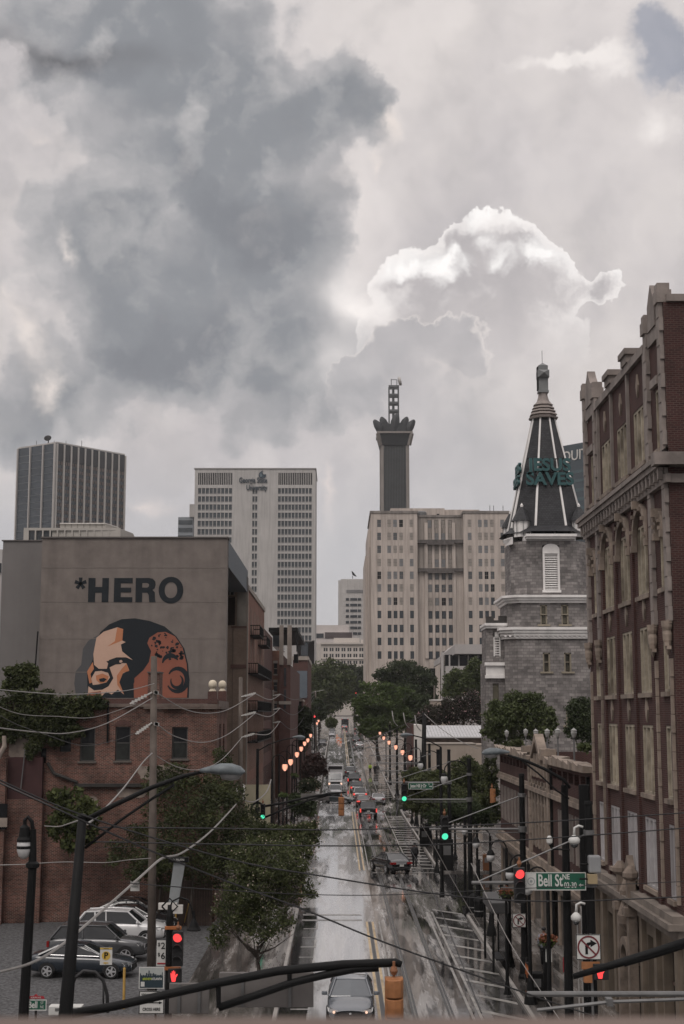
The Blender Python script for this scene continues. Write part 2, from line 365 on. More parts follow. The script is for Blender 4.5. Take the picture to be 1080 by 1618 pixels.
def wetroad(name, c1, c2, r0, r1, stretch=(1.3, .12, 1), patch=0.0, pc=(.03, .03, .032), wet=.5, dk=.45):
 m, t = newmat(name); N = t.nodes.new; L = t.links.new
 out = N('ShaderNodeOutputMaterial'); p = N('ShaderNodeBsdfPrincipled'); L(p.outputs[0], out.inputs[0]); p.inputs['Specular IOR Level'].default_value = .9
 tc = N('ShaderNodeTexCoord')
 def nz(scale, det, ro, off=0):
  mp = N('ShaderNodeMapping'); mp.inputs['Scale'].default_value = scale; mp.inputs['Location'].default_value = (off, off, 0); L(tc.outputs['Object'], mp.inputs[0])
  n = N('ShaderNodeTexNoise'); L(mp.outputs[0], n.inputs['Vector']); n.inputs['Scale'].default_value = 1; n.inputs['Detail'].default_value = det; n.inputs['Roughness'].default_value = ro; return n.outputs['Fac']
 def rng(x, a, b, c=0.0, d=1.0):
  r = N('ShaderNodeMapRange'); L(x, r.inputs[0])
  for i, v in enumerate((a, b, c, d)): r.inputs[i+1].default_value = v
  return r.outputs[0]
 def mixn(f, a, b, bt='MIX'):
  c = N('ShaderNodeMix'); c.data_type = 'RGBA'; c.blend_type = bt; L(f, c.inputs[0])
  for i, v in ((6, a), (7, b)):
   if isinstance(v, tuple): c.inputs[i].default_value = (*v, 1)
   else: L(v, c.inputs[i])
  return c.outputs[2]
 grain = nz(stretch, 8, .68); last = mixn(rng(grain, .35, .65), c1, c2)
 crack = nz((2.2, .9, 1), 9, .8, 7); last = mixn(rng(crack, .60, .66, 0, .6), last, (c1[0]*.35, c1[1]*.35, c1[2]*.35))
 if patch: last = mixn(rng(nz((1.0, .07, 1), 6, .66, 3), .475, .525, 0, patch), last, pc)
 film = rng(nz((1.1, .10, 1), 7, .68, 11), .5-.25*(wet-.3), .62-.25*(wet-.3))      # where water stands
 last = mixn(film, last, mixn(film, last, (dk, dk, dk), 'MULTIPLY')); L(last, p.inputs['Base Color'])
 q = N('ShaderNodeMix'); q.data_type = 'FLOAT'; L(film, q.inputs[0]); L(rng(grain, .35, .65, (r0+r1)/2, r1), q.inputs[2]); q.inputs[3].default_value = r0; L(q.outputs[0], p.inputs['Roughness'])
 b = N('ShaderNodeBump'); b.inputs['Strength'].default_value = .05; b.inputs['Distance'].default_value = .02; L(nz((3, 3, 1), 5, .6, 5), b.inputs['Height']); L(b.outputs[0], p.inputs['Normal'])
 MATS[name] = m; return m
BLK = mat('black_iron', (.007, .0072, .0075), .6, .25, 3, spec=.14)
STEEL = mat('galvanised_steel', (.13, .13, .13), .5, .25, 2, metal=.35)
WOODP = mat('weathered_wood_pole', (.10, .082, .07), .85, .3, 1.5, streak=.3)
GLS = mat('window_glass', (.03, .036, .042), .12, .3, .4, spec=.4)
GLSD = mat('dark_window_glass', (.007, .0075, .0085), .2, .4, .6, spec=.18)
WHT = mat('white_paint', (.55, .53, .50), .6, .12, 1.5, streak=.15)
SIGNW = mat('sign_white', (.5, .5, .48), .5, .08, 3)
SIGNG = mat('sign_green', (.008, .075, .045), .45, .1, 3)
SIGNB = mat('sign_black', (.015, .015, .016), .5, .05, 3)
SIGNR = mat('sign_red', (.28, .02, .03), .5, .1, 3)
LAMP = glow('warm_lamp_glow', (1.0, .45, .30), 1.3)
LAMPOFF = mat('milky_globe', (.42, .42, .42), .3, .08, 2)
REDL = glow('red_signal_light', (1.0, .07, .07), 1.3)
GRNL = glow('green_signal_light', (.10, .95, .55), 1.0)
TAIL = glow('tail_light_glow', (1.0, .10, .08), 1.0)
HEADL = glow('head_light_glow', (1.0, .62, .45), 1.3)
SIGY = mat('signal_yellow', (.27, .115, .045), .6, .25, 5)
w.cycles.sampling_method = 'NONE'
sc.cycles.max_bounces = 5; sc.cycles.diffuse_bounces = 2; sc.cycles.glossy_bounces = 3; sc.cycles.transmission_bounces = 3; sc.cycles.volume_bounces = 0; sc.cycles.transparent_max_bounces = 6
sc.cycles.caustics_reflective = False; sc.cycles.caustics_refractive = False
# ================================================================ ground, road, pavements
ASPH = wetroad('wet_asphalt', (.035, .035, .037), (.07, .068, .067), .04, .28, wet=.9)
LANE = wetroad('wet_concrete_lane', (.33, .33, .335), (.46, .455, .45), .05, .24, stretch=(2.0, .07, 1), wet=.7, dk=.72)
TRACK = wetroad('patched_track_bed', (.20, .195, .19), (.40, .38, .365), .04, .32, stretch=(2.4, .12, 1), patch=.93, pc=(.025, .024, .025), wet=.75, dk=.6)
PAVE = wetroad('wet_pavement', (.14, .13, .122), (.25, .23, .215), .08, .42, stretch=(.8, .5, 1), patch=.6, pc=(.055, .052, .05), wet=.6)
KERB = mat('kerb_stone', (.26, .245, .23), .5, .25, 1.5)
MARKY = mat('yellow_road_paint', (.42, .31, .17), .35, .35, 1.3, grime=.6)
MARKW = mat('worn_white_paint_and_sheen', (.27, .26, .245), .3, .5, 2.2, grime=.8)
GRAVEL = mat('gravel', (.066, .066, .068), .9, .95, 7, bump=.8)
EARTH = mat('dark_earth', (.07, .062, .055), .9, .3, .4)
def ys(y0, y1, st=12):
 n = max(1, int(math.ceil((y1-y0)/st))); r = [y0+(y1-y0)*i/n for i in range(n+1)]
 r += [p[0] for p in _prof if y0 < p[0] < y1]; return sorted(set(round(v, 3) for v in r))
def strip(mb, x0, x1, y0, y1, dz, sk0=None, sk1=None):
 Y = ys(y0, y1); vs = []; fs = []
 for i, y in enumerate(Y): vs += [(x0, y, gz(y)+dz), (x1, y, gz(y)+dz)]
 for i in range(len(Y)-1): fs.append((2*i, 2*i+1, 2*i+3, 2*i+2))
 return mb.add(vs, fs)
# one sheet of ground out to the horizon
mb = MB(); X = [-1500, -600, -120, -60, 60, 120, 600, 1500]; Y = ys(-50, 760, 30)+[1200, 2400]; vs = []; fs = []
for y in Y:
 for x in X: vs.append((x, y, gz(y)-.16))
n = len(X)
for j in range(len(Y)-1):
 for i in range(n-1): fs.append((j*n+i, j*n+i+1, (j+1)*n+i+1, (j+1)*n+i))
struct(mb.add(vs, fs).build('ground', EARTH))
XL, XR = -2.42, 7.5       # kerb lines of the street
YL = 1.55                 # double yellow line
B0, B1 = 91.0, 108.0      # first side street
C0, C1 = 178.0, 195.0     # second side street
struct(strip(MB(), XL, YL+.55, 20, 700, 0).build('road', LANE))
struct(strip(MB(), YL+.55, XR, 20, 700, 0).build('road', TRACK))
mb = MB(); strip(mb, -60, XL, B0, B1, 0); strip(mb, XR, 60, C0, C1, 0)
mb.add([(XR, 87, 0), (11.0, 100.5, 0), (60, 100.5, 0), (60, 109, 0), (XR, 109, 0)], [(0, 1, 2, 3, 4)])
struct(mb.build('side_street', ASPH))
# parking lane asphalt left
struct(strip(MB(), XL+.02, -1.25, 40, B0-1, .004).build('parking_lane', ASPH))
# pavements: raised slabs with a kerb
def pavement(x0, x1, y0, y1, kerb_x, h=.13):
 mb = MB(); strip(mb, min(x0, x1), max(x0, x1), y0, y1, h)
 mb.add([(x0, y0, gz(y0)-.1), (x1, y0, gz(y0)-.1), (x1, y0, gz(y0)+h), (x0, y0, gz(y0)+h)], [(0, 1, 2, 3)])
 mb.add([(x0, y1, gz(y1)-.1), (x1, y1, gz(y1)-.1), (x1, y1, gz(y1)+h), (x0, y1, gz(y1)+h)], [(3, 2, 1, 0)])
 struct(mb.build('pavement', PAVE))
 k = MB(); s = .16 if x1 > kerb_x or x0 > kerb_x else -.16
 Yk = ys(y0, y1)
 for a, b in zip(Yk, Yk[1:]):
  za, zb = gz(a), gz(b)
  k.add([(kerb_x, a, za-.1), (kerb_x+s, a, za-.1), (kerb_x+s, a, za+h+.006), (kerb_x, a, za+h+.006), (kerb_x, b, zb-.1), (kerb_x+s, b, zb-.1), (kerb_x+s, b, zb+h+.006), (kerb_x, b, zb+h+.006)],
    [(0,3,2,1),(4,5,6,7),(3,7,6,2),(0,4,7,3),(1,2,6,5)])
 struct(k.build('kerb', KERB))
pavement(-6.6, XL, 42, B0-1.5, XL)
pavement(-9.2, XL-.3, B1+1.5, 200, XL-.3)
pavement(-12, XL-.3, 200.02, 690, XL-.3)
pavement(XR, 11.4, 42, 86, XR)
pavement(XR, 30, 109.5, C0-1, XR)
pavement(XR, 30, C1+1, 690, XR)
mb = MB(); mb.add([(XR, 86.02, .13), (11.4, 86.02, .13), (11.4, 100.4, .13), (11.0, 100.4, .13)], [(0, 1, 2, 3)]); struct(mb.build('pavement', PAVE))
mb = MB(); mb.box(-60, 50, -.1, -6.62, 56.5, .13); struct(mb.build('pavement', PAVE))
# bulge of the left kerb further up (parking bay ends)
# markings
mb = MB(); strip(mb, 5.68, 7.42, 40, B0-4, .003); strip(mb, 5.3, 7.42, B1+2, C0-2, .003); strip(mb, 5.3, 7.42, C1+2, 400, .003); struct(mb.build('parking_lane', wetroad('wet_dark_asphalt', (.035, .035, .036), (.16, .155, .15), .04, .40, stretch=(1.2, .5, 1), wet=.75, dk=.6)))
mb = MB()
for (a, b) in ((40, 84), (B1+3, C0-3), (C1+3, 660)):
 strip(mb, YL, YL+.12, a, b, .008); strip(mb, YL+.33, YL+.45, a, b, .008)
struct(mb.build('yellow_centre_lines', MARKY))
mb = MB()
for (a, b) in ((40, 84), (B1+3, C0-3)): strip(mb, YL+.14, YL+.31, a, b, .006)
struct(mb.build('tar_strip', mat('tar', (.02, .02, .021), .35, .2, 2)))
mb = MB()
strip(mb, YL+.72, YL+.80, 40, 84, .008); strip(mb, YL+.72, YL+.80, B1+3, C0-3, .008)
for x in (5.22, 5.55):
 strip(mb, x, x+.11, 40, B0-3, .008)
strip(mb, 5.45, 5.56, B1+3, C0-3, .008); strip(mb, 5.5, 5.6, C1+3, 300, .008)
for y in [44+3.3*i for i in range(14)]:    # diagonal hatching beside the track
 mb.add([(5.7, y+1.9, .008), (7.35, y, .008), (7.35, y+.5, .008), (5.7, y+2.4, .008)], [(0, 1, 2, 3)])
for y in [B1+4+2.55*i for i in range(26)]:  # dense pale bars: wet reflections painted onto the road
 mb.add([(5.6, y+.5, .008), (7.35, y, .008), (7.35, y+.62, .008), (5.6, y+1.12, .008)], [(0, 1, 2, 3)])
for i in range(16):
 y = C1+3+4.0*i; mb.add([(5.6, y+.5, gz(y+.5)+.012), (7.35, y, gz(y)+.012), (7.35, y+.45, gz(y+.45)+.012), (5.6, y+.95, gz(y+.95)+.012)], [(0, 1, 2, 3)])
for y in [44+3.1*i for i in range(15)]:     # ticks of the left parking lane
 strip(mb, -1.95, -1.2, y, y+.22, .009)
for y in [44+6.2*i for i in range(7)]: strip(mb, -1.27, -1.17, y, y+2.4, .010)
strip(mb, XL+.3, YL-.2, B0-4.4, B0-3.9, .008); strip(mb, XL+.3, YL-.2, B0-6.6, B0-6.1, .008)
strip(mb, YL+1, XR-.3, B1+1.2, B1+1.6, .008)
struct(mb.build('white_markings_and_sheen', MARKW))
mb = MB(); seam = MB()
for x in (3.0, 4.435):
 strip(mb, x, x+.055, 20, 560, .012); strip(seam, x-.09, x+.145, 20, 560, .004)
struct(mb.build('streetcar_rails', mat('wet_rail_steel', (.25, .24, .23), .22, .2, 3, metal=.8)))
struct(seam.build('rail_grooves', mat('groove_dark', (.03, .03, .03), .3, .2, 3)))
# gravel parking lot
mb = MB(); mb.box(-60, 56.5, -.1, -6.62, 84, -.005); struct(mb.build('parking_lot', GRAVEL))
# brown coping of the viewpoint's own parapet
t = thing('parapet', 'brown coping of the parapet in the immediate foreground, out of focus', 'parapet', (0, 1.15, 10.6))
mb = MB(); mb.box(-4, .95, 10.7, 4, 1.3, 11.45); mb.build('wall', mat('brown_render', (.10, .07, .055), .8, .2, 3), t)
mb = MB(); mb.box(-4, .9, 11.455, 4, 1.36, 11.526); mb.build('coping', mat('brown_coping', (.125, .092, .077), .75, .25, 2.5), t, bevel=.01)
# ================================================================ far towers
def window_mesh(name, w, h, fr, glass=GLS, fw=.08, rail=True, d=.0):
 "origin at the lower left corner of the opening, facing -Y, one frame mesh with pane as second mesh"
 mb = MB(); mb.box(0, -.06, 0, fw, .0, h); mb.box(w-fw, -.06, 0, w, .0, h); mb.box(fw, -.06, 0, w-fw, 0, fw); mb.box(fw, -.06, h-fw, w-fw, 0, h)
 if rail: mb.box(fw, -.05, h*.5-fw*.4, w-fw, 0, h*.5+fw*.4)
 return mb
CONC = mat('pale_concrete', (.40, .385, .37), .8, .10, .12, streak=.22)
LIME = mat('stained_limestone', (.44, .385, .345), .85, .12, .10, streak=.35)
LIMED = mat('dark_stained_limestone', (.20, .18, .165), .85, .3, .3, streak=.4)
def simple_window(t, proto, loc):
 o = proto.copy(); link(o); o.parent = t; o.location = Vector(loc)-t.location; return o
# --- beige deco block
def deco():
 Y = 415.0
 t = thing('office_block', 'beige stone office block with stepped left edge and rain stained central bay', 'building', (at(690, 1100, Y).x, Y+20, gz(Y)))
 X = lambda px, py=950: at(px, py, Y).x
 Z = lambda py: at(690, py, Y).z
 rows = [827, 847.5, 868, 889, 909, 929, 950, 971, 993, 1013.5, 1035]
 cols = [599, 615, 624.5, 634, 650.5, 680, 691, 701.5, 712, 743, 759.5, 769, 778.5, 795]
 holesA, holesB, holesC = [], [], []
 for r, py in enumerate(rows):
  for c, px in enumerate(cols):
   w = .55 if not 5 <= c <= 8 else .62; h = 1.1 if not 5 <= c <= 8 else 1.15
   cx = X(px); cz = Z(py); H = (holesA if c < 5 else holesB if c < 9 else holesC); H.append((cx-w, cz-h, cx+w, cz+h))
 z0 = gz(Y)-1; xa, xb, xc, xd = X(586), X(660), X(733), X(806); zt = Z(811); ztc = Z(816)
 mb = MB().frame((0, Y), (0, -1));
 mb.wall(xa, xb, z0, zt, holesA, .14); mb.wall(xc, xd, z0, zt, holesC, .14)
 mb.wall(xb, xc, z0, Z(898), [h for h in holesB if h[1] < Z(898)], .14, d=-1.6)
 mb.build('wall', LIME, t)
 mb = MB().frame((0, Y), (0, -1)); mb.wall(xb, xc, Z(898), ztc, [h for h in holesB if h[1] > Z(898)], .14, d=-1.6); mb.build('stained_wall', mat('soot_streaked_limestone', (.27, .24, .215), .85, .2, .15, streak=.45), t)
 mb = MB(); mb.box(xa, Y, z0, xa+.01, Y+36, zt); mb.box(xd-.01, Y, z0, xd, Y+36, zt); mb.box(xb-.01, Y, z0, xb, Y+1.6, zt); mb.box(xc, Y, z0, xc+.01, Y+1.6, zt)
 mb.box(xa, Y+36, z0, xd, Y+36.3, zt)
 mb.box(X(581.5), Y+3, z0, xa-.02, Y+40, Z(835)); mb.box(X(577.5), Y+6, z0, X(581.5)-.02, Y+44, Z(875));
 for py, d in ((835, 1.2),): mb.box(X(583), Y+2.2, z0, xa-.03, Y+2.9, Z(py+28))
 mb.build('side_wall', LIME, t)
 mb = MB(); mb.box(xa-.3, Y-.25, zt, xb+.2, Y+36, zt+.7); mb.box(xc-.2, Y-.25, zt, xd+.3, Y+36, zt+.7); mb.box(xb+.21, Y+1.3, ztc, xc-.21, Y+36, ztc+.6); mb.build('roof', LIMED, t)
 mb = MB(); mb.box(X(619), Y+8, zt, X(707), Y+30, Z(797)); mb.box(X(707)+.05, Y+9, zt, X(764), Y+30, Z(798.5)); mb.box(X(735), Y+7.7, zt, X(765.5), Y+30.2, Z(806)); mb.build('penthouse', LIME, t)
 mb = MB(); mb.box(X(694), Y+7.9, Z(813), X(698), Y+8, Z(806)); mb.build('penthouse_door', GLSD, t)
 mb = MB(); mb.lathe([(1.6, 0), (1.6, 1.2), (1.2, 1.6)], (X(668), Y+5, ztc+.6), 10); mb.build('roof_tank', STEEL, t)
 mb = MB()
 for px in (601, 777, 783, 798): mb.tube([(X(px), Y+2, zt), (X(px), Y+2, zt+2.6)], .08, 4)
 mb.build('roof_mast', BLK, t)
 # dark stained sills of the central bay
 mb = MB()
 for py, dd in ((853, .9), (898, .9)):
  z = Z(py); mb.box(xb+.05, Y-.2+.6, z-.9, xc-.05, Y+1.6, z+.1); mb.box(X(675), Y-.3+.4, z-1.4, X(718), Y+.4-.01, z-.1)
 mb.build('stained_ledge', mat('sooty_stone', (.10, .09, .085), .9, .3, .4, streak=.4), t)
 mb = MB()
 for px in (685.5, 696, 707): mb.box(X(px)-.35, Y+1.25, Z(1040), X(px)+.35, Y+1.59, Z(820))
 for px in (674, 718): mb.box(X(px)-.5, Y+1.1, Z(1040), X(px)+.5, Y+1.59, Z(825))
 mb.build('pilaster', LIME, t)
 mats = [mat('dim_glass', (.07, .075, .08), .3, .3, .4), mat('blind_window', (.25, .225, .20), .5, .15, 1), mat('grey_blind', (.16, .165, .17), .4, .2, 1), GLSD]
 protos = []
 for m in mats:
  mb = MB(); mb.m = 0; mb.box(-.62, -.04, -1.15, .62, .0, 1.15); mb.m = 1; mb.box(-.62, -.09, -.05, .62, -.05, .05); mb.box(-.05, -.09, -1.15, .0, -.05, 1.15)
  o = mb.build('window', [m, LIMED], None, origin=(0, 0, 0)); o.parent = t; protos.append(o)
 rr = random.Random(5); n = 0; rest = MB()
 for r, py in enumerate(rows):
  for c, px in enumerate(cols):
   k = rr.choice([0, 0, 0, 1, 2, 2, 3] if r > 3 else [1, 1, 2, 2, 0]); yy = Y+.12 if not 5 <= c <= 8 else Y+1.72
   if n < 96:
    if n < 4: o = protos[n]; o.location = Vector((X(px), yy, Z(py)))-t.location; o.data = protos[n].data
    else: o = simple_window(t, protos[k], (X(px), yy, Z(py)))
    if not 5 <= c <= 8: o.scale = (.88, 1, .95)
   else: rest.cbox((X(px), yy, Z(py)), (1.1, .04, 2.2))
   n += 1
 tag(rest.build('window', GLS, t), None, None, kind='stuff')
 # ground floor portico piers
 mb = MB()
 for px in (674, 690, 706): mb.box(X(px)-.7, Y-.7, z0, X(px)+.7, Y, Z(1046))
 mb.build('pier', LIME, t)
 mb = MB(); mb.box(X(664), Y-.45, z0, X(735), Y-.1, Z(1056)); mb.build('entrance_glazing', GLSD, t)
deco()
# --- black topped telecom tower
def telecom():
 Y = 520.0; c = at(623, 800, Y); X = lambda px, py=740: at(px, py, Y).x; Z = lambda py: at(623, py, Y).z
 t = thing('telecom_tower', 'slender dark telecom tower with horn antennas and a lattice mast on top', 'tower', (X(623), Y+5, gz(Y)))
 x0, x1 = X(602), X(645); w = x1-x0; zb = gz(Y)
 mb = MB(); mb.box(x0, Y, zb, x1, Y+w, Z(702)); mb.build('shaft', mat('ribbed_dark_panel', (.045, .048, .05), .55, .15, .3), t)
 mb = MB()
 for i in range(14):
  x = x0+1.2+(w-2.4)*i/13; mb.box(x-.07, Y-.25, zb, x+.07, Y, Z(704))
 mb.build('rib', mat('rib_panel', (.085, .09, .092), .55, .15, .3), t)
 CN = mat('tower_edge_concrete', (.22, .20, .185), .8, .12, .2, streak=.2)
 mb = MB()
 for xa in (x0-.3, x1-.9):
  for ya in (Y-.45, Y+w-.8): mb.box(xa, ya, zb, xa+1.2, ya+1.2, Z(704))
 mb.build('corner_pier', CN, t)
 xa, xb = X(596.5), X(650.5); z1, z2 = Z(704), Z(686)
 mb = MB(); vs = [(x0-.3, Y-.5, z1), (x1+.3, Y-.5, z1), (x1+.3, Y+w+.4, z1), (x0-.3, Y+w+.4, z1), (xa, Y-1.8, z2), (xb, Y-1.8, z2), (xb, Y+w+1.8, z2), (xa, Y+w+1.8, z2)]
 mb.add(vs, [(0,3,2,1),(4,5,6,7),(0,1,5,4),(1,2,6,5),(2,3,7,6),(3,0,4,7)]); mb.build('flared_head', mat('dark_head', (.04, .043, .046), .6, .2, .3), t)
 mb = MB()
 for (a, b) in ((0, 4), (1, 5)): mb.tube([Vector(vs[a])+Vector((0, -.1, 0)), Vector(vs[b])+Vector((0, -.1, 0))], .75, 4)
 mb.build('corner_bracket', CN, t)
 mb = MB(); mb.box(xa-.3, Y-2.2, z2+.01, xb+.3, Y+w+2.2, Z(683)); mb.build('rim', CN, t)
 z3 = Z(683); DK = mat('horn_shell', (.035, .038, .042), .6, .2, .4)
 spots = [(600, 0, -1.1, 11, 22), (646, 0, 1.1, 11, 22), (611, 6, -.7, 12, 31), (636, 6, .8, 12, 31), (623, 2, .4, 12, 33), (617, 9, -.2, 11, 22), (630, 10, .3, 11, 24)]
 for px, dy, lean, wpx, hpx in spots:    # horn reflectors: scoops leaning outwards
  ww = wpx/F*Y; hh = hpx/F*Y; cx = X(px); cy = Y+1+dy*.8
  mb = MB(); pr = [(.38, 0), (.5, .15), (.62, .38), (.6, .62), (.46, .84), (.2, .97), (.02, 1.0)]
  n = 8; vs = []
  for (r_, z_) in pr:
   for k in range(n):
    g = 2*math.pi*k/n; vs.append((cx+lean*hh*.33*z_**1.6+r_*ww*math.cos(g), cy+r_*ww*.6*math.sin(g), z3+z_*hh))
  fs = [(i*n+k, i*n+(k+1) % n, (i+1)*n+(k+1) % n, (i+1)*n+k) for i in range(len(pr)-1) for k in range(n)]
  mb.add(vs, fs+[tuple(reversed(range(n)))]); mb.build('horn_antenna', DK, t)
 mb = MB(); mb.box(X(604), Y+2, z3, X(642), Y+w-1, z3+3.6); mb.build('equipment_deck', DK, t)
 m0, m1 = X(615.5), X(630.5); mw = m1-m0; zt = Z(607.5); mb = MB(); zl = z3
 for xx in (m0, m1):
  for yy in (Y+3, Y+3+mw): mb.tube([(xx, yy, zl), (xx, yy, zt)], .22, 4)
 mb.box((m0+m1)/2-.6, Y+3+mw/2-.5, zl, (m0+m1)/2+.3, Y+3+mw/2+.5, zt)
 for py in (607.5, 621, 633.5, 646):
  z = Z(py); mb.box(m0-.2, Y+2.7, z-.4, m1+.2, Y+3.3, z+.4); mb.box(m0-.2, Y+2.7+mw, z-.4, m1+.2, Y+3.3+mw, z+.4)
 mb.tube([(X(619), Y+3, zt), (X(619), Y+3, Z(596))], .14, 4); mb.tube([(X(628), Y+3, zt), (X(628), Y+3, Z(597))], .14, 4); mb.tube([(X(619), Y+3, Z(597)), (X(628), Y+3, Z(597))], .12, 4)
 mb.build('lattice_mast', mat('mast_steel', (.10, .105, .11), .6, .1, 1), t)
 mb = MB(); c = Vector((X(632.5), Y+3, Z(599.5))); mb.T = Matrix.Translation(c) @ Matrix.Rotation(R(78), 4, 'Y'); mb.lathe([(.5, -.6), (1.6, -.4), (1.75, .3), (1.6, .5)], (0, 0, 0), 14); mb.build('dish', CONC, t)
telecom()
# --- university tower
def university():
 Y = 620.0; X = lambda px, py=850: at(px, py, Y).x; Z = lambda py: at(400, py, Y).z; zb = gz(Y)
 t = thing('university_tower', 'pale concrete university tower with rows of narrow windows and its name at the top', 'building', (X(400), Y+15, zb))
 holes = []; L = []
 def band(px0, px1, py0, py1, n, kind):
  h = (X(px0), Z(py1), X(px1), Z(py0)); holes.append(h); L.append((h, n, kind))
 band(310.5, 366.5, 747, 766, 19, 'louvre'); band(438, 493.5, 747, 766, 19, 'louvre')
 r = 0; py = 771.2
 while py < 1005:
  band(310.5, 366.5, py, py+9.6, 9, 'window'); band(396.8, 406.8, py, py+9.6, 2, 'window'); band(437.5, 493, py, py+9.6, 10, 'window'); py += 12.93; r += 1
 mb = MB().frame((0, Y), (0, -1)); mb.wall(X(306), X(498), Z(1012), Z(741), holes, .5); mb.build('wall', CONC, t)
 mb = MB(); mb.box(X(306)-.01, Y+.01, zb, X(306)+.3, Y+34, Z(741)); mb.box(X(498)-.3, Y+.01, zb, X(498)+.01, Y+34, Z(741)); mb.box(X(306), Y+.6, Z(741)-1, X(498), Y+34, Z(741)-.5); mb.box(X(306)+.3, Y+33.6, zb, X(498)-.3, Y+34, Z(741)-1)
 mb.build('side_wall', CONC, t)
 mb = MB(); mb.box(X(304.8), Y-.35, Z(741), X(499.2), Y+34.3, Z(739.6)); mb.build('roof_edge', mat('roof_edge_concrete', (.26, .25, .24), .8, .1, .2), t)
 mb = MB(); mb.box(X(352), Y-.2, zb, X(470), Y+.4, Z(1012)-.01); mb.build('lower_wall', CONC, t)
 mb = MB(); mb.box(X(476), Y-.05, Z(1036), X(487), Y+.3, Z(1015)); mb.build('lobby_window', GLS, t)
 cnt = 0; frames = {}
 GW = mat('tower_glass', (.045, .055, .062), .2, .25, .15, spec=.5)
 for (h, n, kind) in L:
  w = h[2]-h[0]; hh = h[3]-h[1]; key = (round(w), n, kind)
  if key not in frames:
   mb = MB(); mb.m = 0; mb.box(0, .35, 0, w, .45, hh); mb.m = 1; k = .28 if kind == 'louvre' else .3
   for i in range(n+1):
    x = (w-k)*i/n; mb.box(x, -.02, 0, x+k, .34, hh)
   mb.m = 2
   if kind == 'window': mb.box(0.01, .30, hh*.0, w-.01, .345, hh*.22)
   o = mb.build('louvre' if kind == 'louvre' else 'window_band', [GLSD if kind == 'louvre' else GW, CONC, mat('spandrel', (.13, .13, .13), .5, .2, .3)], None, origin=(0, 0, 0)); o.parent = t; frames[key] = o
  else: o = frames[key].copy(); link(o); o.parent = t
  o.location = Vector((h[0], Y, h[1]))-t.location
 NAVY = mat('sign_navy_metal', (.025, .04, .055), .5, .1, 1)
 s = 1.0
 o = text_part('Georgia State\nUniversity', 3.3, NAVY, t, (X(402.5), Y-.3, Z(765)), ext=.15, name='university_lettering', bold=.05, sx=.68, align='RIGHT'); o.location.x += 5.2
 cx, cz = X(413), Z(750); a = (X(1)-X(0))
 mb = MB(); fl = [(-5.5, -1.5), (-5.0, 1.5), (-3.2, 4), (-.8, 5.6), (1.2, 6.8), (.3, 4.6), (1.1, 2.2), (2.0, .3), (6.4, .3), (6, -2.6), (4, -5), (1, -6.3), (-2, -6), (-4.4, -4.3)]
 mb.prism([(cx+p[0]*a, cz+p[1]*a) for p in fl], Y-.45, Y-.05, 'y'); mb.build('flame_emblem', NAVY, t)
 for dx, s in ((-1.9, 1), (-.2, .8)):
  mb = MB(); p = [(dx-1, -3.8), (dx-1.6, -1), (dx-.6, 1.8), (dx+.4, 3.4), (dx-.2, 1), (dx+.2, -1.4), (dx+1.3, -3.6), (dx+.4, -4)]
  mb.prism([(cx+q[0]*a*s, cz+q[1]*a*s) for q in p], Y-.52, Y-.46, 'y'); mb.build('flame_stripe', mat('sign_slate', (.13, .17, .19), .5, .1, 1), t)
 # low annexe tower at the left
 mb = MB().frame((0, Y+25), (0, -1)); Y2 = Y+25; X2 = lambda px: at(px, 830, Y2).x; Z2 = lambda py: at(292, py, Y2).z
 t2 = thing('stepped_office_tower', 'small grey blue stepped tower behind the left edge of the university tower', 'building', (X2(293), Y2, gz(Y2)))
 G = mat('blue_grey_cladding', (.20, .22, .24), .5, .1, .2)
 mb = MB(); mb.box(X2(281), Y2, gz(Y2), X2(305), Y2+20, Z2(817)); mb.build('lower_block', G, t2)
 mb = MB(); mb.box(X2(299), Y2-.8, Z2(817), X2(308), Y2+20, Z2(797)); mb.build('upper_block', CONC, t2)
 mb = MB()
 for py in (822, 834, 846): mb.box(X2(281.5), Y2-.1, Z2(py+7), X2(304), Y2, Z2(py))
 mb.build('window_band', GW, t2)
university()
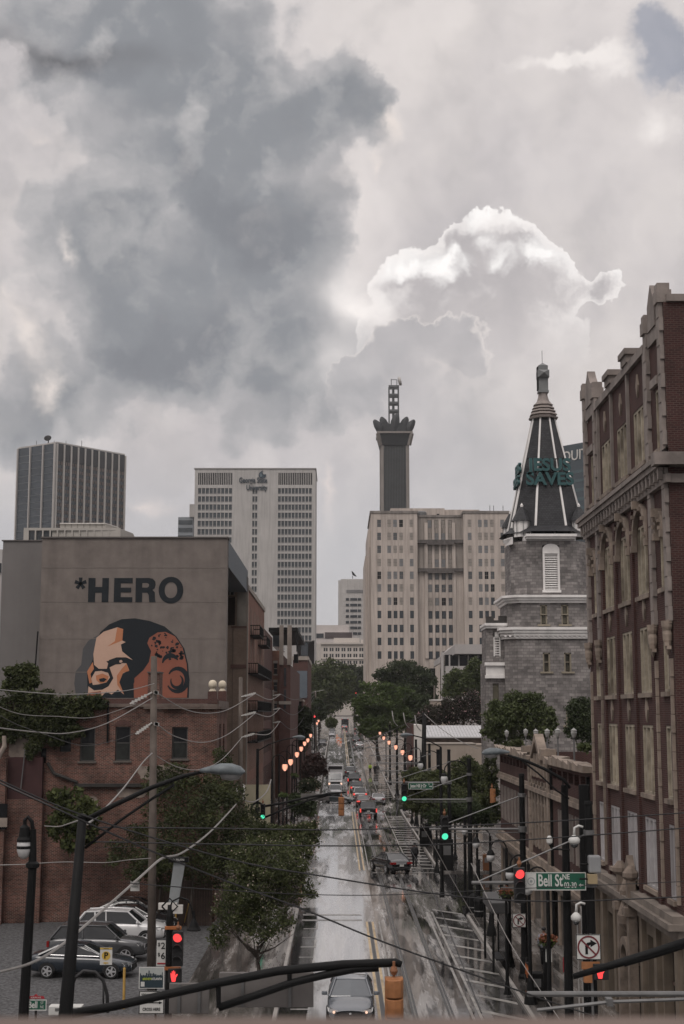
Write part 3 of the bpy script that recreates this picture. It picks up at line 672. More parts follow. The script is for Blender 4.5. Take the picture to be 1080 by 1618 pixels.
# --- dark glass tower at far left
def glass_tower():
 A = at(29, 706, 716); Bc = at(89.5, 700, 700); C = at(197, 720.5, 734); zt = Bc.z; zb = gz(700)
 t = thing('glass_tower', 'dark glass office tower with pale vertical fins, seen on its corner', 'building', (Bc.x, Bc.y+20, zb))
 DG = mat('bronze_glass', (.035, .045, .055), .25, .25, .06, spec=.5); BR = mat('bronze_spandrel', (.095, .075, .065), .6, .15, .1)
 D = Vector((A.x+C.x-Bc.x, A.y+C.y-Bc.y, 0)); P = [(A.x, A.y), (Bc.x, Bc.y), (C.x, C.y), (D.x, D.y)]
 mb = MB(); mb.prism(P, zb, zt, 'z'); mb.build('curtain_wall', DG, t)
 FIN = mat('pale_fin', (.38, .36, .34), .7, .08, .2)
 def side(p, q, nf, first):
  p = Vector((*p, 0)); q = Vector((*q, 0)); d = q-p; L = d.length; u = d/L; n = (u.y, -u.x)
  mb = MB().frame((p.x, p.y), n)
  return mb, L
 mb, L = side(P[1], P[2], 10, 0)
 for i in range(11): mb.box(L*i/10-.35, 0, zb, L*i/10+.35, .9, zt-.4)
 mb.box(-1.9, 0, zb, -1.2, .9, zt)
 mb.build('fin', FIN, t)
 mb, L = side(P[1], P[2], 10, 0); z = zt-9
 rows = 0
 while z > 60:
  for i in range(10):
   mb.box(L*(i+.27)/10, 0, z-1.7, L*(i+.45)/10, .25, z); mb.box(L*(i+.6)/10, 0, z-1.7, L*(i+.82)/10, .25, z)
  z -= 3.5
 mb.build('spandrel_panels', BR, t)['kind'] = 'stuff'
 mb, L = side(P[0], P[1], 3, 0)
 for i in (0, 1, 2): mb.box(L*i/3-.35, 0, zb, L*i/3+.35, .8, zt)
 mb.build('fin', FIN, t)
 mb, L = side(P[0], P[1], 3, 0); z = zt-4
 while z > 60: mb.box(0, 0, z-.5, L, .1, z); z -= 3.5
 mb.build('floor_lines', mat('floor_line', (.07, .08, .09), .5, .1, .2), t)
 mb, L = side(P[1], P[2], 10, 0); mb.box(0, 0, zt-8.5, L, .35, zt-.6); mb.build('plant_louvres', mat('dark_louvre', (.03, .032, .036), .6, .1, .4), t)
 mb = MB(); mb.prism(P, zt, zt+.7, 'z'); mb.build('roof', FIN, t)
 mb = MB(); o = Vector((at(76, 698, 712).x, 712, zt))
 mb.tube([o, o+Vector((0, 0, 4))], .3, 4); mb.T = Matrix.Translation(o+Vector((0, -1, 4))) @ Matrix.Rotation(R(60), 4, 'X'); mb.lathe([(.3, 0), (1.8, .8), (1.9, 1)], (0, 0, 0), 10); mb.T = Matrix.Identity(4)
 for dx in (-6, 3, 9, 17): mb.tube([o+Vector((dx, 0, 0)), o+Vector((dx, 0, 3.5))], .12, 4)
 mb.build('roof_aerials', BLK, t)
glass_tower()
# low beige block in front of the glass tower
def beige_low():
 Y = 330.0; X = lambda px: at(px, 840, Y).x; Z = lambda py: at(120, py, Y).z; zb = gz(Y)
 t = thing('low_office_block', 'low cream office block with dark square windows, its angled top storey below the glass tower', 'building', (X(120), Y+10, zb))
 CR = mat('cream_concrete', (.36, .34, .31), .8, .1, .3); hs = []
 for i in range(13):
  if i: hs.append((X(38+11.6*i-4.5), Z(853), X(38+11.6*i+5), Z(838)))
 mb = MB().frame((0, Y), (0, -1)); mb.wall(X(37), X(190), zb, Z(834), hs, .6); mb.build('wall', CR, t)
 mb = MB(); mb.prism([(X(37), Y+.7), (X(190), Y+.01), (X(201), Y+9), (X(190), Y+30), (X(37), Y+30)], zb, Z(835.2)); mb.build('corner_wall', CR, t)
 mb = MB()
 for h in hs: mb.box(h[0], Y+.5, h[1], h[2], Y+.6, h[3])
 mb.build('window', GLS, t)
 mb = MB(); p = [(X(84), Y+8), (X(157), Y+8), (X(170), Y+15), (X(84), Y+24)]; mb.prism(p, Z(834), Z(819.5)); mb.build('penthouse', CR, t)
 mb = MB(); p = [(X(83.5), Y+7.6), (X(157), Y+7.6), (X(171), Y+15), (X(83.5), Y+24)]; mb.prism(p, Z(821), Z(819.4)); mb.build('roof', WHT, t)
 mb = MB()
 for i in range(7): mb.box(X(92+10*i)-.07, Y+7.85, Z(834), X(92+10*i)+.07, Y+8, Z(821))
 mb.build('panel_joints', mat('joint', (.2, .19, .17), .8, .1, 1), t)
beige_low()
# cream office with many small windows at the end of the street, and the blocks behind it
def cream_offices():
 Y = 790.0; X = lambda px: at(px, 1030, Y).x; Z = lambda py: at(540, py, Y).z; zb = gz(Y)
 t = thing('cream_office', 'cream office with rows of small square windows closing the end of the street', 'building', (X(540), Y+10, zb))
 CR = mat('cream_stone', (.50, .46, .42), .8, .08, .1); hs = []; cols = []
 x = 511.0
 while x < 579: cols += [(x, x+2.6), (x+3.6, x+6.2)]; x += 9.4
 rowp = [(1023.5, 1029), (1033, 1038.5), (1044, 1049)]
 for a, b in cols:
  for c, d in rowp: hs.append((X(a), Z(d), X(b), Z(c)))
 mb = MB().frame((0, Y), (0, -1)); mb.wall(X(507), X(584), zb, Z(1016), hs, .5); mb.build('wall', CR, t)
 mb = MB(); mb.prism([(X(507), Y+.6), (X(584), Y+.6), (X(584), Y+30), (X(488), Y+30)], zb, Z(1016)); mb.build('side_wall', CR, t)
 mb = MB(); mb.box(X(503), Y-1, Z(1018), X(584), Y+.5, Z(1015.5)); mb.box(X(507), Y-.6, Z(1041.5), X(584), Y-.02, Z(1040.5)); mb.build('cornice', CR, t)
 mb = MB().frame((0, Y), (0, -1)); z0 = 0
 pr = None
 for k, h in enumerate(hs):
  if pr is None: mb = MB(); mb.box(0, .3, 0, h[2]-h[0], .4, h[3]-h[1]); pr = mb.build('window', GLS, None, origin=(0, 0, 0)); pr.parent = t; o = pr
  else: o = pr.copy(); link(o); o.parent = t
  o.location = Vector((h[0], Y, h[1]))-t.location
 mb = MB(); mb.box(X(527), Y+6, Z(1016), X(568), Y+20, Z(1007)); mb.box(X(570), Y+5, Z(1016), X(583), Y+20, Z(1010)); mb.build('plant_room', CR, t)
 Y = 860.0
 t = thing('stepped_white_block', 'white stepped office block with a brown recess, above and behind the cream office', 'building', (at(530, 1000, Y).x, Y+10, gz(Y)))
 X = lambda px: at(px, 1000, Y).x; Z = lambda py: at(540, py, Y).z
 mb = MB(); mb.box(X(497), Y, gz(Y), X(557), Y+20, Z(999)); mb.box(X(497), Y+1, Z(999), X(551), Y+20, Z(987.5)); mb.build('wall', mat('off_white_panel', (.5, .46, .44), .8, .06, .1), t)
 mb = MB(); mb.box(X(513), Y-.3, Z(1009), X(556), Y-.02, Z(999)); mb.build('recess', mat('brown_recess', (.07, .055, .055), .7, .2, .1), t)
 mb = MB(); mb.box(X(498), Y-.3, Z(1008), X(511), Y-.02, Z(1001)); mb.build('window_band', GLS, t)
 Y = 900.0; X = lambda px: at(px, 950, Y).x; Z = lambda py: at(556, py, Y).z
 t = thing('grey_office_tower', 'pale grey office tower with window bands and a satellite dish on its roof', 'building', (X(556), Y+10, gz(Y)))
 mb = MB(); mb.box(X(534), Y, gz(Y), X(583), Y+26, Z(917)); mb.box(X(538), Y+4, Z(917), X(583), Y+20, Z(914)); mb.build('wall', CONC, t)
 for py in (945, 954, 963, 972, 981, 990, 999):
  mb = MB(); mb.box(X(546), Y-.3, Z(py+4), X(551), Y-.02, Z(py)); mb.box(X(553), Y-.3, Z(py+4), X(564), Y-.02, Z(py)); mb.box(X(565), Y-.3, Z(py+4), X(570), Y-.02, Z(py)); mb.build('window_band', GLS, t)
 mb = MB(); mb.box(X(547), Y-.2, Z(937), X(578), Y-.02, Z(932)); mb.build('dark_band', mat('slate_band', (.14, .14, .14), .6, .1, .2), t)
 mb = MB(); c = Vector((X(557), Y+6, Z(913))); mb.tube([c, c+Vector((0, 0, 2))], .2, 4); mb.T = Matrix.Translation(c+Vector((0, 0, 2.4))) @ Matrix.Rotation(R(50), 4, 'Y'); mb.lathe([(.3, 0), (2.0, .8), (2.4, 1.3)], (0, 0, 0), 10); mb.build('satellite_dish', BLK, t)
cream_offices()
# dark insurance tower behind the steeple
def insurance():
 Y = 560.0; X = lambda px: at(px, 760, Y).x; Z = lambda py: at(915, py, Y).z
 t = thing('insurance_tower', 'dark blue grey glass tower behind the church steeple with white letters near its top', 'building', (X(930), Y+20, gz(Y)))
 DG = mat('slate_glass', (.035, .05, .06), .3, .15, .1, spec=.5)
 x0, x1 = X(878), X(1010); zt = Z(692)
 mb = MB(); mb.prism([(x0, Y+24), (x1, Y-14), (x1+10, Y+40), (x0+10, Y+64)], gz(Y), zt); mb.build('curtain_wall', DG, t)
 d = Vector((x1-x0, -38, 0)).normalized(); n = (d.y, -d.x)
 mb = MB().frame((x0, Y+24), n); z = zt-11
 while z > 40: mb.box(0, 0, z-1.3, (Vector((x1-x0, -38, 0))).length, .15, z); z -= 3.8
 mb.build('window_bands', mat('teal_glass', (.055, .085, .095), .3, .15, .1), t)
 c = Vector((x0, Y+24, 0)) + d*((X(930)-x0)/d.x)
 text_part('EQUITABLE', 6.0, WHT, t, (c.x+.0, c.y-.3, Z(711)), n=n, ext=.15, name='tower_lettering', sx=.95)
insurance()
# modern low building with sloping slab
def modern_low():
 Y = 300.0; X = lambda px: at(px, 1040, Y).x; Z = lambda py: at(735, py, Y).z; zb = gz(Y)
 t = thing('concrete_hall', 'low modern concrete hall with a sloping roof slab over dark glazing, beside the beige block', 'building', (X(740), Y+8, zb))
 CR = mat('hall_concrete', (.36, .34, .33), .8, .1, .3)
 mb = MB(); mb.box(X(719), Y, Z(1033), X(800), Y+20, Z(1018)); mb.add([(X(719), Y, Z(1033)), (X(719), Y, Z(1018)), (X(700), Y+30, Z(1037)), (X(700), Y+30, Z(1046)), (X(719), Y+20, Z(1033)), (X(719), Y+20, Z(1018)), (X(704), Y+40, Z(1037)), (X(704), Y+40, Z(1046))], [(0,1,2,3),(1,5,6,2),(0,3,7,4)])
 mb.build('roof_slab', CR, t)
 mb = MB(); mb.box(X(705), Y+4, zb, X(800), Y+18, Z(1033)-.02); mb.build('glazing', GLSD, t)
 mb = MB(); mb.box(X(704), Y+1, zb, X(800), Y+3.9, Z(1052)); mb.box(X(697), Y+1, zb, X(701), Y+2, Z(1030)); mb.build('lower_wall', CR, t)
 mb = MB()
 for px in (712, 727, 742, 757): mb.box(X(px)-.15, Y+3.6, Z(1052), X(px)+.15, Y+3.9, Z(1034))
 mb.build('mullion', CR, t)
modern_low()
# ================================================================ left side of the street
TAUPE = mat('taupe_render', (.165, .142, .128), .9, .16, .8, streak=.2, bump=.3)
GREYR = mat('grey_render', (.16, .15, .145), .9, .08, .4, streak=.1)
BR_OR = brick('orange_brick', (.23, .105, .075), (.17, .08, .058), (.15, .10, .08), stain=.2)
BR_TAN = brick('tan_brick', (.24, .175, .135), (.20, .145, .11), (.15, .12, .10), stain=.2)
BR_OLD = brick('old_red_brick', (.125, .044, .032), (.034, .016, .014), (.19, .14, .115), var=.8, stain=.7, pale=.3, bias=-.1, ms=.012)
BR_RED = brick('dark_red_brick', (.095, .040, .034), (.065, .028, .026), (.10, .07, .06), stain=.25)
BR_RIGHT = brick('maroon_brick', (.060, .022, .020), (.036, .015, .0145), (.075, .05, .043), stain=.35, ms=.014)
NAVYP = mat('mural_navy', (.008, .012, .016), .85, .1, .6)
def hero():
 Y = 112.0; X1 = Xp(357, 1000, Y); t = thing('mural_building', 'large taupe building with a giant mural head and painted word on its blank wall', 'building', (X1-8, Y+20, 0))
 X = lambda px, py=980: at(px, py, Y).x; Z = lambda py: at(250, py, Y).z
 zt = Z(850.5); xl = Xp(62, 1000, Y)
 mb = MB(); mb.box(xl, Y, 0, X1, Y+1.4, zt); mb.box(xl, Y+1.4, 0, X1-4.4, Y+57, zt-.25); mb.build('wall', TAUPE, t)
 mb = MB(); mb.box(xl-.1, Y-.12, zt, X1+.1, Y+1.5, zt+.12); mb.build('coping', mat('dark_coping', (.09, .08, .075), .7, .1, 1), t)
 mb = MB()
 for py in (897, 951, 1009, 1062): mb.box(xl, Y-.014, Z(py)-.03, X1, Y, Z(py)+.03)
 mb.build('joint_line', mat('taupe_joint', (.152, .131, .118), .9, .1, 1), t)
 # painted word: heavy capitals
 h = Z(913)-Z(950.5); zc = Z(932)
 def P(pts, name='mural_letter', m=NAVYP, d=.03, holes=None):
  mb = MB(); mb.prism([(X(p[0]), Z(p[1])) for p in pts], Y-d, Y-.002, 'y'); return mb.build(name, m, t)
 yt, yb = 913.3, 951.5
 P([(138, yt), (149, yt), (149, 927.5), (160, 927.5), (160, yt), (170.5, yt), (170, yb), (159.5, yb), (159.5, 936.5), (149, 936.5), (149, yb), (138, yb)])
 P([(179, yt), (208, yt), (208, 921.5), (189.5, 921.5), (189.5, 928.5), (206, 928.5), (206, 936), (189.5, 936), (189.5, 943.5), (208, 943.5), (208, yb), (178.5, yb)])
 mb = MB(); out = [(213, yt), (234, yt), (240, 914.5), (244, 919), (244.5, 924), (243, 929.5), (239.5, 932), (243.5, 936), (244, 946), (245, yb), (235, yb), (233.8, 940), (231.5, 936.5), (223.5, 936.5), (223.5, yb), (213, yb)]
 mb.prism([(X(p[0]), Z(p[1])) for p in out], Y-.03, Y-.002, 'y'); mb.build('mural_letter', NAVYP, t)
 mb = MB(); mb.prism([(X(p[0]), Z(p[1])) for p in [(223.5, 921.5), (231.5, 921.5), (234, 923), (234, 926.5), (231.5, 928.5), (223.5, 928.5)]], Y-.036, Y-.031, 'y'); mb.build('mural_letter_counter', TAUPE, t)
 mb = MB(); n = 40; vs = []; cx, cz = X(269), Z(932.5); a = X(288.5)-cx; b = Z(911.5)-cz
 for d in (Y-.03,):
  for (k1, k2) in ((1, 1), (.51, .60)):
   for i in range(n):
    g = 2*math.pi*i/n; vs.append((cx+a*k1*math.copysign(abs(math.cos(g))**.92, math.cos(g)), d, cz+b*k2*math.sin(g)))
 mb.add(vs, [(i, (i+1) % n, n+(i+1) % n, n+i) for i in range(n)]); mb.build('mural_letter', NAVYP, t)
 mb = MB(); c = Vector((X(125.5), Y-.02, Z(922)))
 for k in range(5):
  g = R(90+72*k); e = c+Vector((math.cos(g), 0, math.sin(g)))*.47; s = Vector((-math.sin(g), 0, math.cos(g)))
  mb.add([c-s*.09, e-s*.15, e+s*.15, c+s*.09], [(0, 1, 2, 3)])
 mb.build('mural_asterisk', NAVYP, t)
 # painted head: plain stand-in with the same outline masses and colours
 SH = mat('mural_grey', (.075, .075, .078), .9, .08, .6); CRM = mat('mural_cream', (.50, .33, .25), .9, .06, .6); ORG = mat('mural_orange', (.42, .17, .085), .9, .08, .6); RUST = mat('mural_rust', (.24, .085, .055), .9, .1, .6)
 k = lambda pts: [(100+p[0]/4.696, 880+p[1]/4.696) for p in pts]
 P(k([(110, 1045), (92, 940), (100, 850), (140, 800), (150, 680), (190, 620), (270, 575), (330, 620), (300, 1045)]), 'mural_shadow', SH, .012)
 P(k([(205, 1045), (190, 960), (185, 860), (225, 760), (240, 640), (275, 560), (340, 500), (430, 462), (530, 455), (640, 475), (750, 515), (840, 590), (900, 680), (930, 800), (940, 920), (938, 1045)]), 'mural_head', NAVYP, .020)
 P(k([(640, 600), (700, 560), (760, 556), (830, 590), (885, 670), (918, 790), (930, 920), (925, 1045), (540, 1045), (535, 900), (600, 840), (640, 780), (655, 700), (625, 640)]), 'mural_hair_side', RUST, .028)
 P(k([(248, 600), (300, 555), (400, 522), (445, 535), (440, 620), (465, 632), (430, 650), (440, 700), (520, 765), (470, 745), (400, 745), (345, 765), (330, 830), (270, 830), (235, 800), (228, 720)]), 'mural_forehead', CRM, .028)
 P(k([(400, 524), (445, 535), (440, 620), (330, 665), (385, 625)]), 'mural_brow', ORG, .034)
 P(k([(195, 1040), (198, 960), (240, 990), (300, 985), (345, 960), (380, 900), (350, 820), (420, 785), (475, 790), (495, 840), (440, 870), (420, 930), (460, 1020), (415, 985), (370, 1020), (330, 1000), (290, 1040)]), 'mural_cheek', CRM, .028)
 P(k([(475, 790), (495, 845), (450, 860), (425, 930), (462, 1022), (410, 950), (405, 880), (440, 830)]), 'mural_cheek_edge', ORG, .034)
 P(k([(185, 850), (225, 780), (235, 830), (210, 870), (225, 930), (205, 940)]), 'mural_nose_edge', ORG, .034)
 P(k([(215, 905), (245, 850), (290, 845), (340, 860), (355, 895), (330, 930), (275, 945), (230, 950)]), 'mural_nose', CRM, .034)
 P(k([(250, 880), (300, 865), (345, 885), (335, 925), (285, 940), (255, 915)]), 'mural_nostril_side', ORG, .040)
 P(k([(275, 905), (310, 897), (332, 908), (310, 928), (280, 925)]), 'mural_nostril', NAVYP, .046)
 P(k([(190, 1010), (290, 995), (300, 1045), (185, 1045)]), 'mural_lip', RUST, .034)
 P(k([(325, 775), (400, 755), (470, 770), (430, 795), (350, 800)]), 'mural_eye', NAVYP, .040)
 P(k([(422, 768), (436, 764), (446, 775), (434, 786), (422, 782)]), 'mural_pupil', CRM, .046)
 P(k([(535, 1045), (530, 940), (560, 880), (590, 860), (640, 850), (640, 1045)]), 'mural_neck', RUST, .030)
 rr = random.Random(4); mb = MB()
 for i in range(70):   # stippled hair
  a, b = rr.uniform(650, 905), rr.uniform(565, 760)
  if (a-650)/255+.25 < (b-565)/420 or ((a-735)/165)**2+((b-760)/205)**2 > 1: continue
  r_ = rr.uniform(5, 17); q = [(a+r_*rr.uniform(.5, 1.3)*math.cos(g), b+r_*rr.uniform(.5, 1.3)*math.sin(g)) for g in [i2*math.pi/4 for i2 in range(8)]]
  mb.prism([(X(p[0]), Z(p[1])) for p in k(q)], Y-.034, Y-.03, 'y')
 mb.build('mural_hair_texture', NAVYP, t)
 def arc(cx, cy, r1, r2, a0, a1, wd, nm='mural_ear'):
  mb = MB(); L = []; n = 18
  for i in range(n+1):
   g = R(a0+(a1-a0)*i/n); rr_ = r1+(r2-r1)*i/n; ww = wd*math.sin(math.pi*(.08+.84*i/n)); L.append(((cx+(rr_+ww)*math.cos(g), cy+1.15*(rr_+ww)*math.sin(g)), (cx+(rr_-ww)*math.cos(g), cy+1.15*(rr_-ww)*math.sin(g))))
  vs = []
  for a, b in L:
   for p in (a, b): q = k([p])[0]; vs.append((X(q[0]), Y-.036, Z(q[1])))
  mb.add(vs, [(2*i, 2*i+1, 2*i+3, 2*i+2) for i in range(n)]); mb.build(nm, NAVYP, t)
 arc(850, 910, 70, 78, -150, 150, 18); arc(850, 920, 40, 46, -60, 200, 11); arc(800, 800, 60, 60, 190, 330, 16)
 # left grey wing, a little further back
 t2 = thing('grey_wall_building', 'plain grey rendered building adjoining the left edge of the mural building', 'building', (Xp(20, 1000, Y+4), Y+20, 0))
 mb = MB(); x0 = Xp(1.5, 950, Y+4); mb.box(x0, Y+4, 0, xl-.05, Y+40, at(20, 855, Y+4).z); mb.build('wall', GREYR, t2)
 mb = MB(); mb.box(x0-.1, Y+3.9, at(20, 855, Y+4).z, xl-.05, Y+40.1, at(20, 853.3, Y+4).z); mb.build('coping', MATS['dark_coping'], t2)
 mb = MB(); mb.tube([(Xp(59.5, 998, Y-.3), Y-.3, Z(998)), (Xp(52, 1100, Y-.3), Y-.3, Z(1100))], .06, 6); mb.build('drainpipe', BLK, t)
 t3 = thing('pale_building', 'sliver of a pale building at the left edge of the frame behind the grey wall', 'building', (Xp(-6, 1000, Y+60), Y+62, 0))
 mb = MB(); mb.box(Xp(-60, 900, 170), 170, 0, Xp(2.2, 900, 170), 190, at(0, 868, 170).z); mb.build('wall', CONC, t3)
 mb = MB(); mb.box(Xp(-60, 900, 170), 169.8, at(0, 905, 170).z, Xp(2, 900, 170), 169.98, at(0, 890, 170).z); mb.build('window_band', GLS, t3)
 # roof slab over the notch, dark blue fascia
 zt2 = zt-.05; BLU = mat('slate_blue_fascia', (.04, .055, .07), .5, .12, .6)
 Yb = 137.0
 mb = MB(); mb.box(X1-5, Y+1.41, zt2-2.1, X1+.02, Yb+.5, zt2); mb.build('roof_fascia', BLU, t)
 zc2 = at(375, 912, Yb).z
 mb = MB(); mb.box(X1-4.4, Yb-.8, zc2-1.1, X1+.06, Yb+1, zc2); mb.build('canopy', mat('dark_canopy', (.05, .045, .04), .6, .2, 1), t)
 # set-back front of the taller wing at the notch
 f = lambda py: at(375, py, Yb).z; xx = lambda px: Xp(px, 1000, Yb)
 mb = MB().frame((0, Yb), (0, -1)); mb.wall(X1-4.4, X1, 0, zc2-1.1, [(X1-2.5, f(988), X1-1.15, f(942)), (X1-2.5, f(940), X1-1.25, f(916))], 1.2); mb.build('notch_wall', BR_TAN, t)
 mb = MB(); mb.box(X1-2.5, Yb+1.2, f(988), X1-1.15, Yb+1.25, f(942)); mb.build('balcony_niche', mat('brown_niche', (.05, .03, .025), .8, .2, 1), t)
 mb = MB(); mb.m = 0; mb.box(X1-2.5, Yb+.3, f(940), X1-1.25, Yb+.35, f(916)); mb.m = 1
 for i in range(4): mb.box(X1-2.5+.4*i, Yb+.2, f(940), X1-2.5+.4*i+.07, Yb+.29, f(916))
 mb.build('window', [GLSD, SIGNW], t)
 mb = MB(); mb.box(X1-.95, Yb-.08, f(989), X1-.02, Yb-.003, zc2-1.1); mb.build('concrete_panel', mat('mottled_panel', (.21, .19, .165), .8, .25, .6, streak=.3), t)
 mb = MB(); mb.box(X1-1.5, Yb-.1, f(1056), X1-.02, Yb-.005, f(1050)); mb.box(X1-1.5, Yb-.1, f(992), X1-.02, Yb-.09+.08, f(989.5)); mb.build('string_course', mat('rust_band', (.10, .055, .045), .8, .15, 1), t)
 mb = MB()
 for i in range(4): mb.box(X1-3.6+.75*i, Yb-.05, 0, X1-3.52+.75*i, Yb-.003, f(992))
 mb.build('brick_rib', mat('tan_rib', (.13, .10, .08), .8, .15, 1), t)
 # street side: slit windows and balconies
 Ye = 169.0; z_e = at(417, 962, Ye).z; zr = zc2-1.1
 hs = []; cols = [138.6+1.95*i for i in range(16)]
 bands = [(2.2, 5.2), (6.2, 9.2), (9.8, 12.9), (13.5, 16.4), (17.1, 22.4)]
 for b, (a, c) in enumerate(bands):
  for i, y in enumerate(cols):
   if b == 4 and i % 3 == 1: continue
   hs.append((y, a, y+.75, c))
 mb = MB().frame((X1, 0), (1, 0)); mb.wall(Yb+.01, Ye, 0, zr, hs, .02); mb.build('street_wall', BR_OR, t)
 mb = MB(); mb.box(X1-4, Yb+1.2, zr, X1+.12, Ye, zr+.45); mb.box(X1-14, Ye, 0, X1, Ye+.2, zr+.4); mb.build('parapet', mat('pale_parapet', (.27, .24, .21), .8, .15, 1), t)
 mb = MB().frame((X1, 0), (1, 0)); mb.box(Yb+.02, -.4+.41, 0, Yb+.7, .10, zr); mb.build('corner_panel', MATS['mottled_panel'], t)
 pr = {}
 for k_, h in enumerate(hs[:96]):
  key = round(h[3]-h[1], 2)
  if key not in pr:
   m_ = MB(); m_.m = 0; m_.box(-.018, 0, 0, -.010, .75, key); m_.m = 1; m_.box(-.0099, .34, 0, -.006, .41, key); m_.box(-.0099, 0, key*.5-.04, -.006, .34, key*.5+.04)
   o = m_.build('window', [GLSD, BLK], None, origin=(0, 0, 0)); o.parent = t; pr[key] = o
  else: o = pr[key].copy(); link(o); o.parent = t
  o.location = Vector((X1, h[0], h[1]))-t.location
 mb = MB()
 for h in hs[:]:
  mb.box(X1, h[2]+.0, h[1], X1+.005, h[2]+.34, h[3])
 mb.build('pale_window_piers', mat('pale_pier', (.36, .23, .17), .8, .12, 1), t)
 def balcony(y0, y1, z):
  b = MB(); b.box(X1, y0, z, X1+1.0, y1, z+.12); bo = b.build('balcony', BLK, t)
  b = MB(); b.box(X1+.94, y0, z+1.0, X1+1.0, y1, z+1.08); b.box(X1, y0, z+1.0, X1+.94, y0+.06, z+1.08); b.box(X1, y1-.06, z+1.0, X1+.94, y1, z+1.08); n = int((y1-y0)/.32)
  for i in range(n+1): yy = y0+(y1-y0-.05)*i/n; b.box(X1+.95, yy, z+.12, X1+.99, yy+.05, z+1.0)
  for i in range(4): b.box(X1+.2*i+.1, y0, z+.12, X1+.2*i+.14, y0+.04, z+1.0)
  b.box(X1+.965, y0, z+.12, X1+.975, y1, z+.98)
  b.build('railing', BLK, bo)
 balcony(142, 149, at(400, 1008, 146).z); balcony(156, 164, at(412, 1023, 160).z)
 for py in (1076, 1125, 1166): balcony(139.5, 168, at(417, py, 169).z)
hero()
def ruin():
 Y = 84.0; X = lambda px, py=1250: at(px, py, Y).x; Z = lambda py: at(200, py, Y).z
 XE = X(341); t = thing('old_brick_building', 'derelict red brick building with vines over its roof edge, behind the parking lot', 'building', ((X(0)+XE)/2, Y+4, 0))
 W = [(124, 148, 1150, 1203), (180, 204, 1148, 1202), (270, 295, 1149, 1199)]
 hs = [(X(a), Z(d), X(b), Z(c)) for a, b, c, d in W]
 low = [(X(0)-1, Z(1306), X(19), Z(1268)), (X(62), Z(1206), X(71), Z(1182)), (X(92), Z(1188), X(110), Z(1160))]
 mb = MB().frame((0, Y), (0, -1)); mb.wall(X(0)-14, XE, 0, Z(1117), hs+low, .28); mb.build('front_wall', BR_OLD, t)
 hs2 = [(Y+1.9, 9.3, Y+2.8, 11.2), (Y+4.6, 9.3, Y+5.6, 11.2)]
 mb = MB().frame((XE, 0), (1, 0)); mb.wall(Y, Y+7.5, 0, Z(1117), hs2, .28); mb.build('street_wall', BR_OLD, t)
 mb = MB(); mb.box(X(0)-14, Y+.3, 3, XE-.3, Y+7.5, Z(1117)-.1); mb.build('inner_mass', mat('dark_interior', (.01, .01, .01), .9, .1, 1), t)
 mb = MB(); mb.box(X(165), Y-.12, Z(1117)+.0, XE+.1, Y+.3, Z(1112.5)); mb.box(X(225), Y-.26, Z(1120), XE+.26, Y, Z(1117.6)); mb.box(XE+.002, Y, Z(1120), XE+.26, Y+7.5, Z(1117.6)); mb.box(XE-.2, Y+.31, Z(1117), XE+.1, Y+7.5, Z(1107)); mb.build('cornice', mat('rusty_cornice', (.13, .10, .085), .8, .3, 2, streak=.3), t)
 mb = MB(); mb.box(X(0)-14, Y-.06, Z(1117)+.001, X(164.5), Y+.3, Z(1103)); mb.box(X(165), Y-.05, Z(1112)+.01, XE+.02, Y+.28, Z(1104)); mb.build('parapet_wall', BR_RED, t)
 # chimney like brick shaft in front of the mural
 mb = MB(); mb.box(X(224.5), Y+1.5, Z(1110), X(243.5), Y+3, Z(1062)); mb.build('chimney', BR_OLD, t)
 mb = MB(); mb.box(X(223.5), Y+1.4, Z(1062), X(244.5), Y+3.1, Z(1060)); mb.build('chimney_cap', MATS['dark_coping'], t)
 for i, h in enumerate(hs):
  w, hh = h[2]-h[0], h[3]-h[1]; mb = MB(); m = .07
  mb.box(h[0], Y+.14, h[1], h[0]+m, Y+.22, h[3]); mb.box(h[2]-m, Y+.14, h[1], h[2], Y+.22, h[3]); mb.box(h[0]+m, Y+.14, h[1], h[2]-m, Y+.22, h[1]+m); mb.box(h[0]+m, Y+.14, h[3]-m, h[2]-m, Y+.22, h[3]); mb.box(h[0]+m, Y+.13, h[1]+hh*.5, h[2]-m, Y+.22, h[1]+hh*.5+m)
  wo = mb.build('window', mat('old_window_frame', (.05, .048, .045), .6, .2, 3), t)
  mb = MB(); mb.box(h[0]+m, Y+.2, h[1]+hh*.5+m, h[2]-m, Y+.21, h[3]-m); mb.build('upper_pane', GLSD, wo)
  mb = MB(); mb.box(h[0]+m, Y+.17, h[1]+m, h[2]-m, Y+.18, h[1]+hh*.5); mb.build('lower_pane', mat('dusty_pane', (.022, .024, .022), .35, .6, 1.2, spec=.2), wo)
  mb = MB(); mb.box(h[0]-.1, Y-.1, h[1]-.1, h[2]+.1, Y+.13, h[1]); mb.build('sill', mat('stone_sill', (.10, .085, .075), .8, .2, 2), wo)
 # segmental arch over the middle window
 for (a, b, c, d) in (W[1],):
  mb = MB(); cx = (X(a)+X(b))/2; hw = (X(b)-X(a))/2+.08; zt = Z(c); n = 9
  for i in range(n):
   g0, g1 = R(180*i/n), R(180*(i+1)/n); mb.add([(cx+r*math.cos(g), y, zt-.05+hk*math.sin(g)) for y in (Y-.03, Y-.001) for (r, hk, g) in ((hw, .15, g0), (hw+.02, .42, g0), (hw+.02, .42, g1), (hw, .15, g1))], [(0,1,2,3),(1,5,6,2),(0,3,7,4)])
  mb.build('arch', BR_RED, t)
 for h in low:
  mb = MB(); mb.box(h[0], Y+.2, h[1], h[2], Y+.22, h[3]); mb.build('dark_opening', GLSD, t)
 for h in hs2:
  mb = MB(); mb.box(XE-.2, h[0], h[1], XE-.18, h[2], h[3]); mb.build('window', GLSD, t)
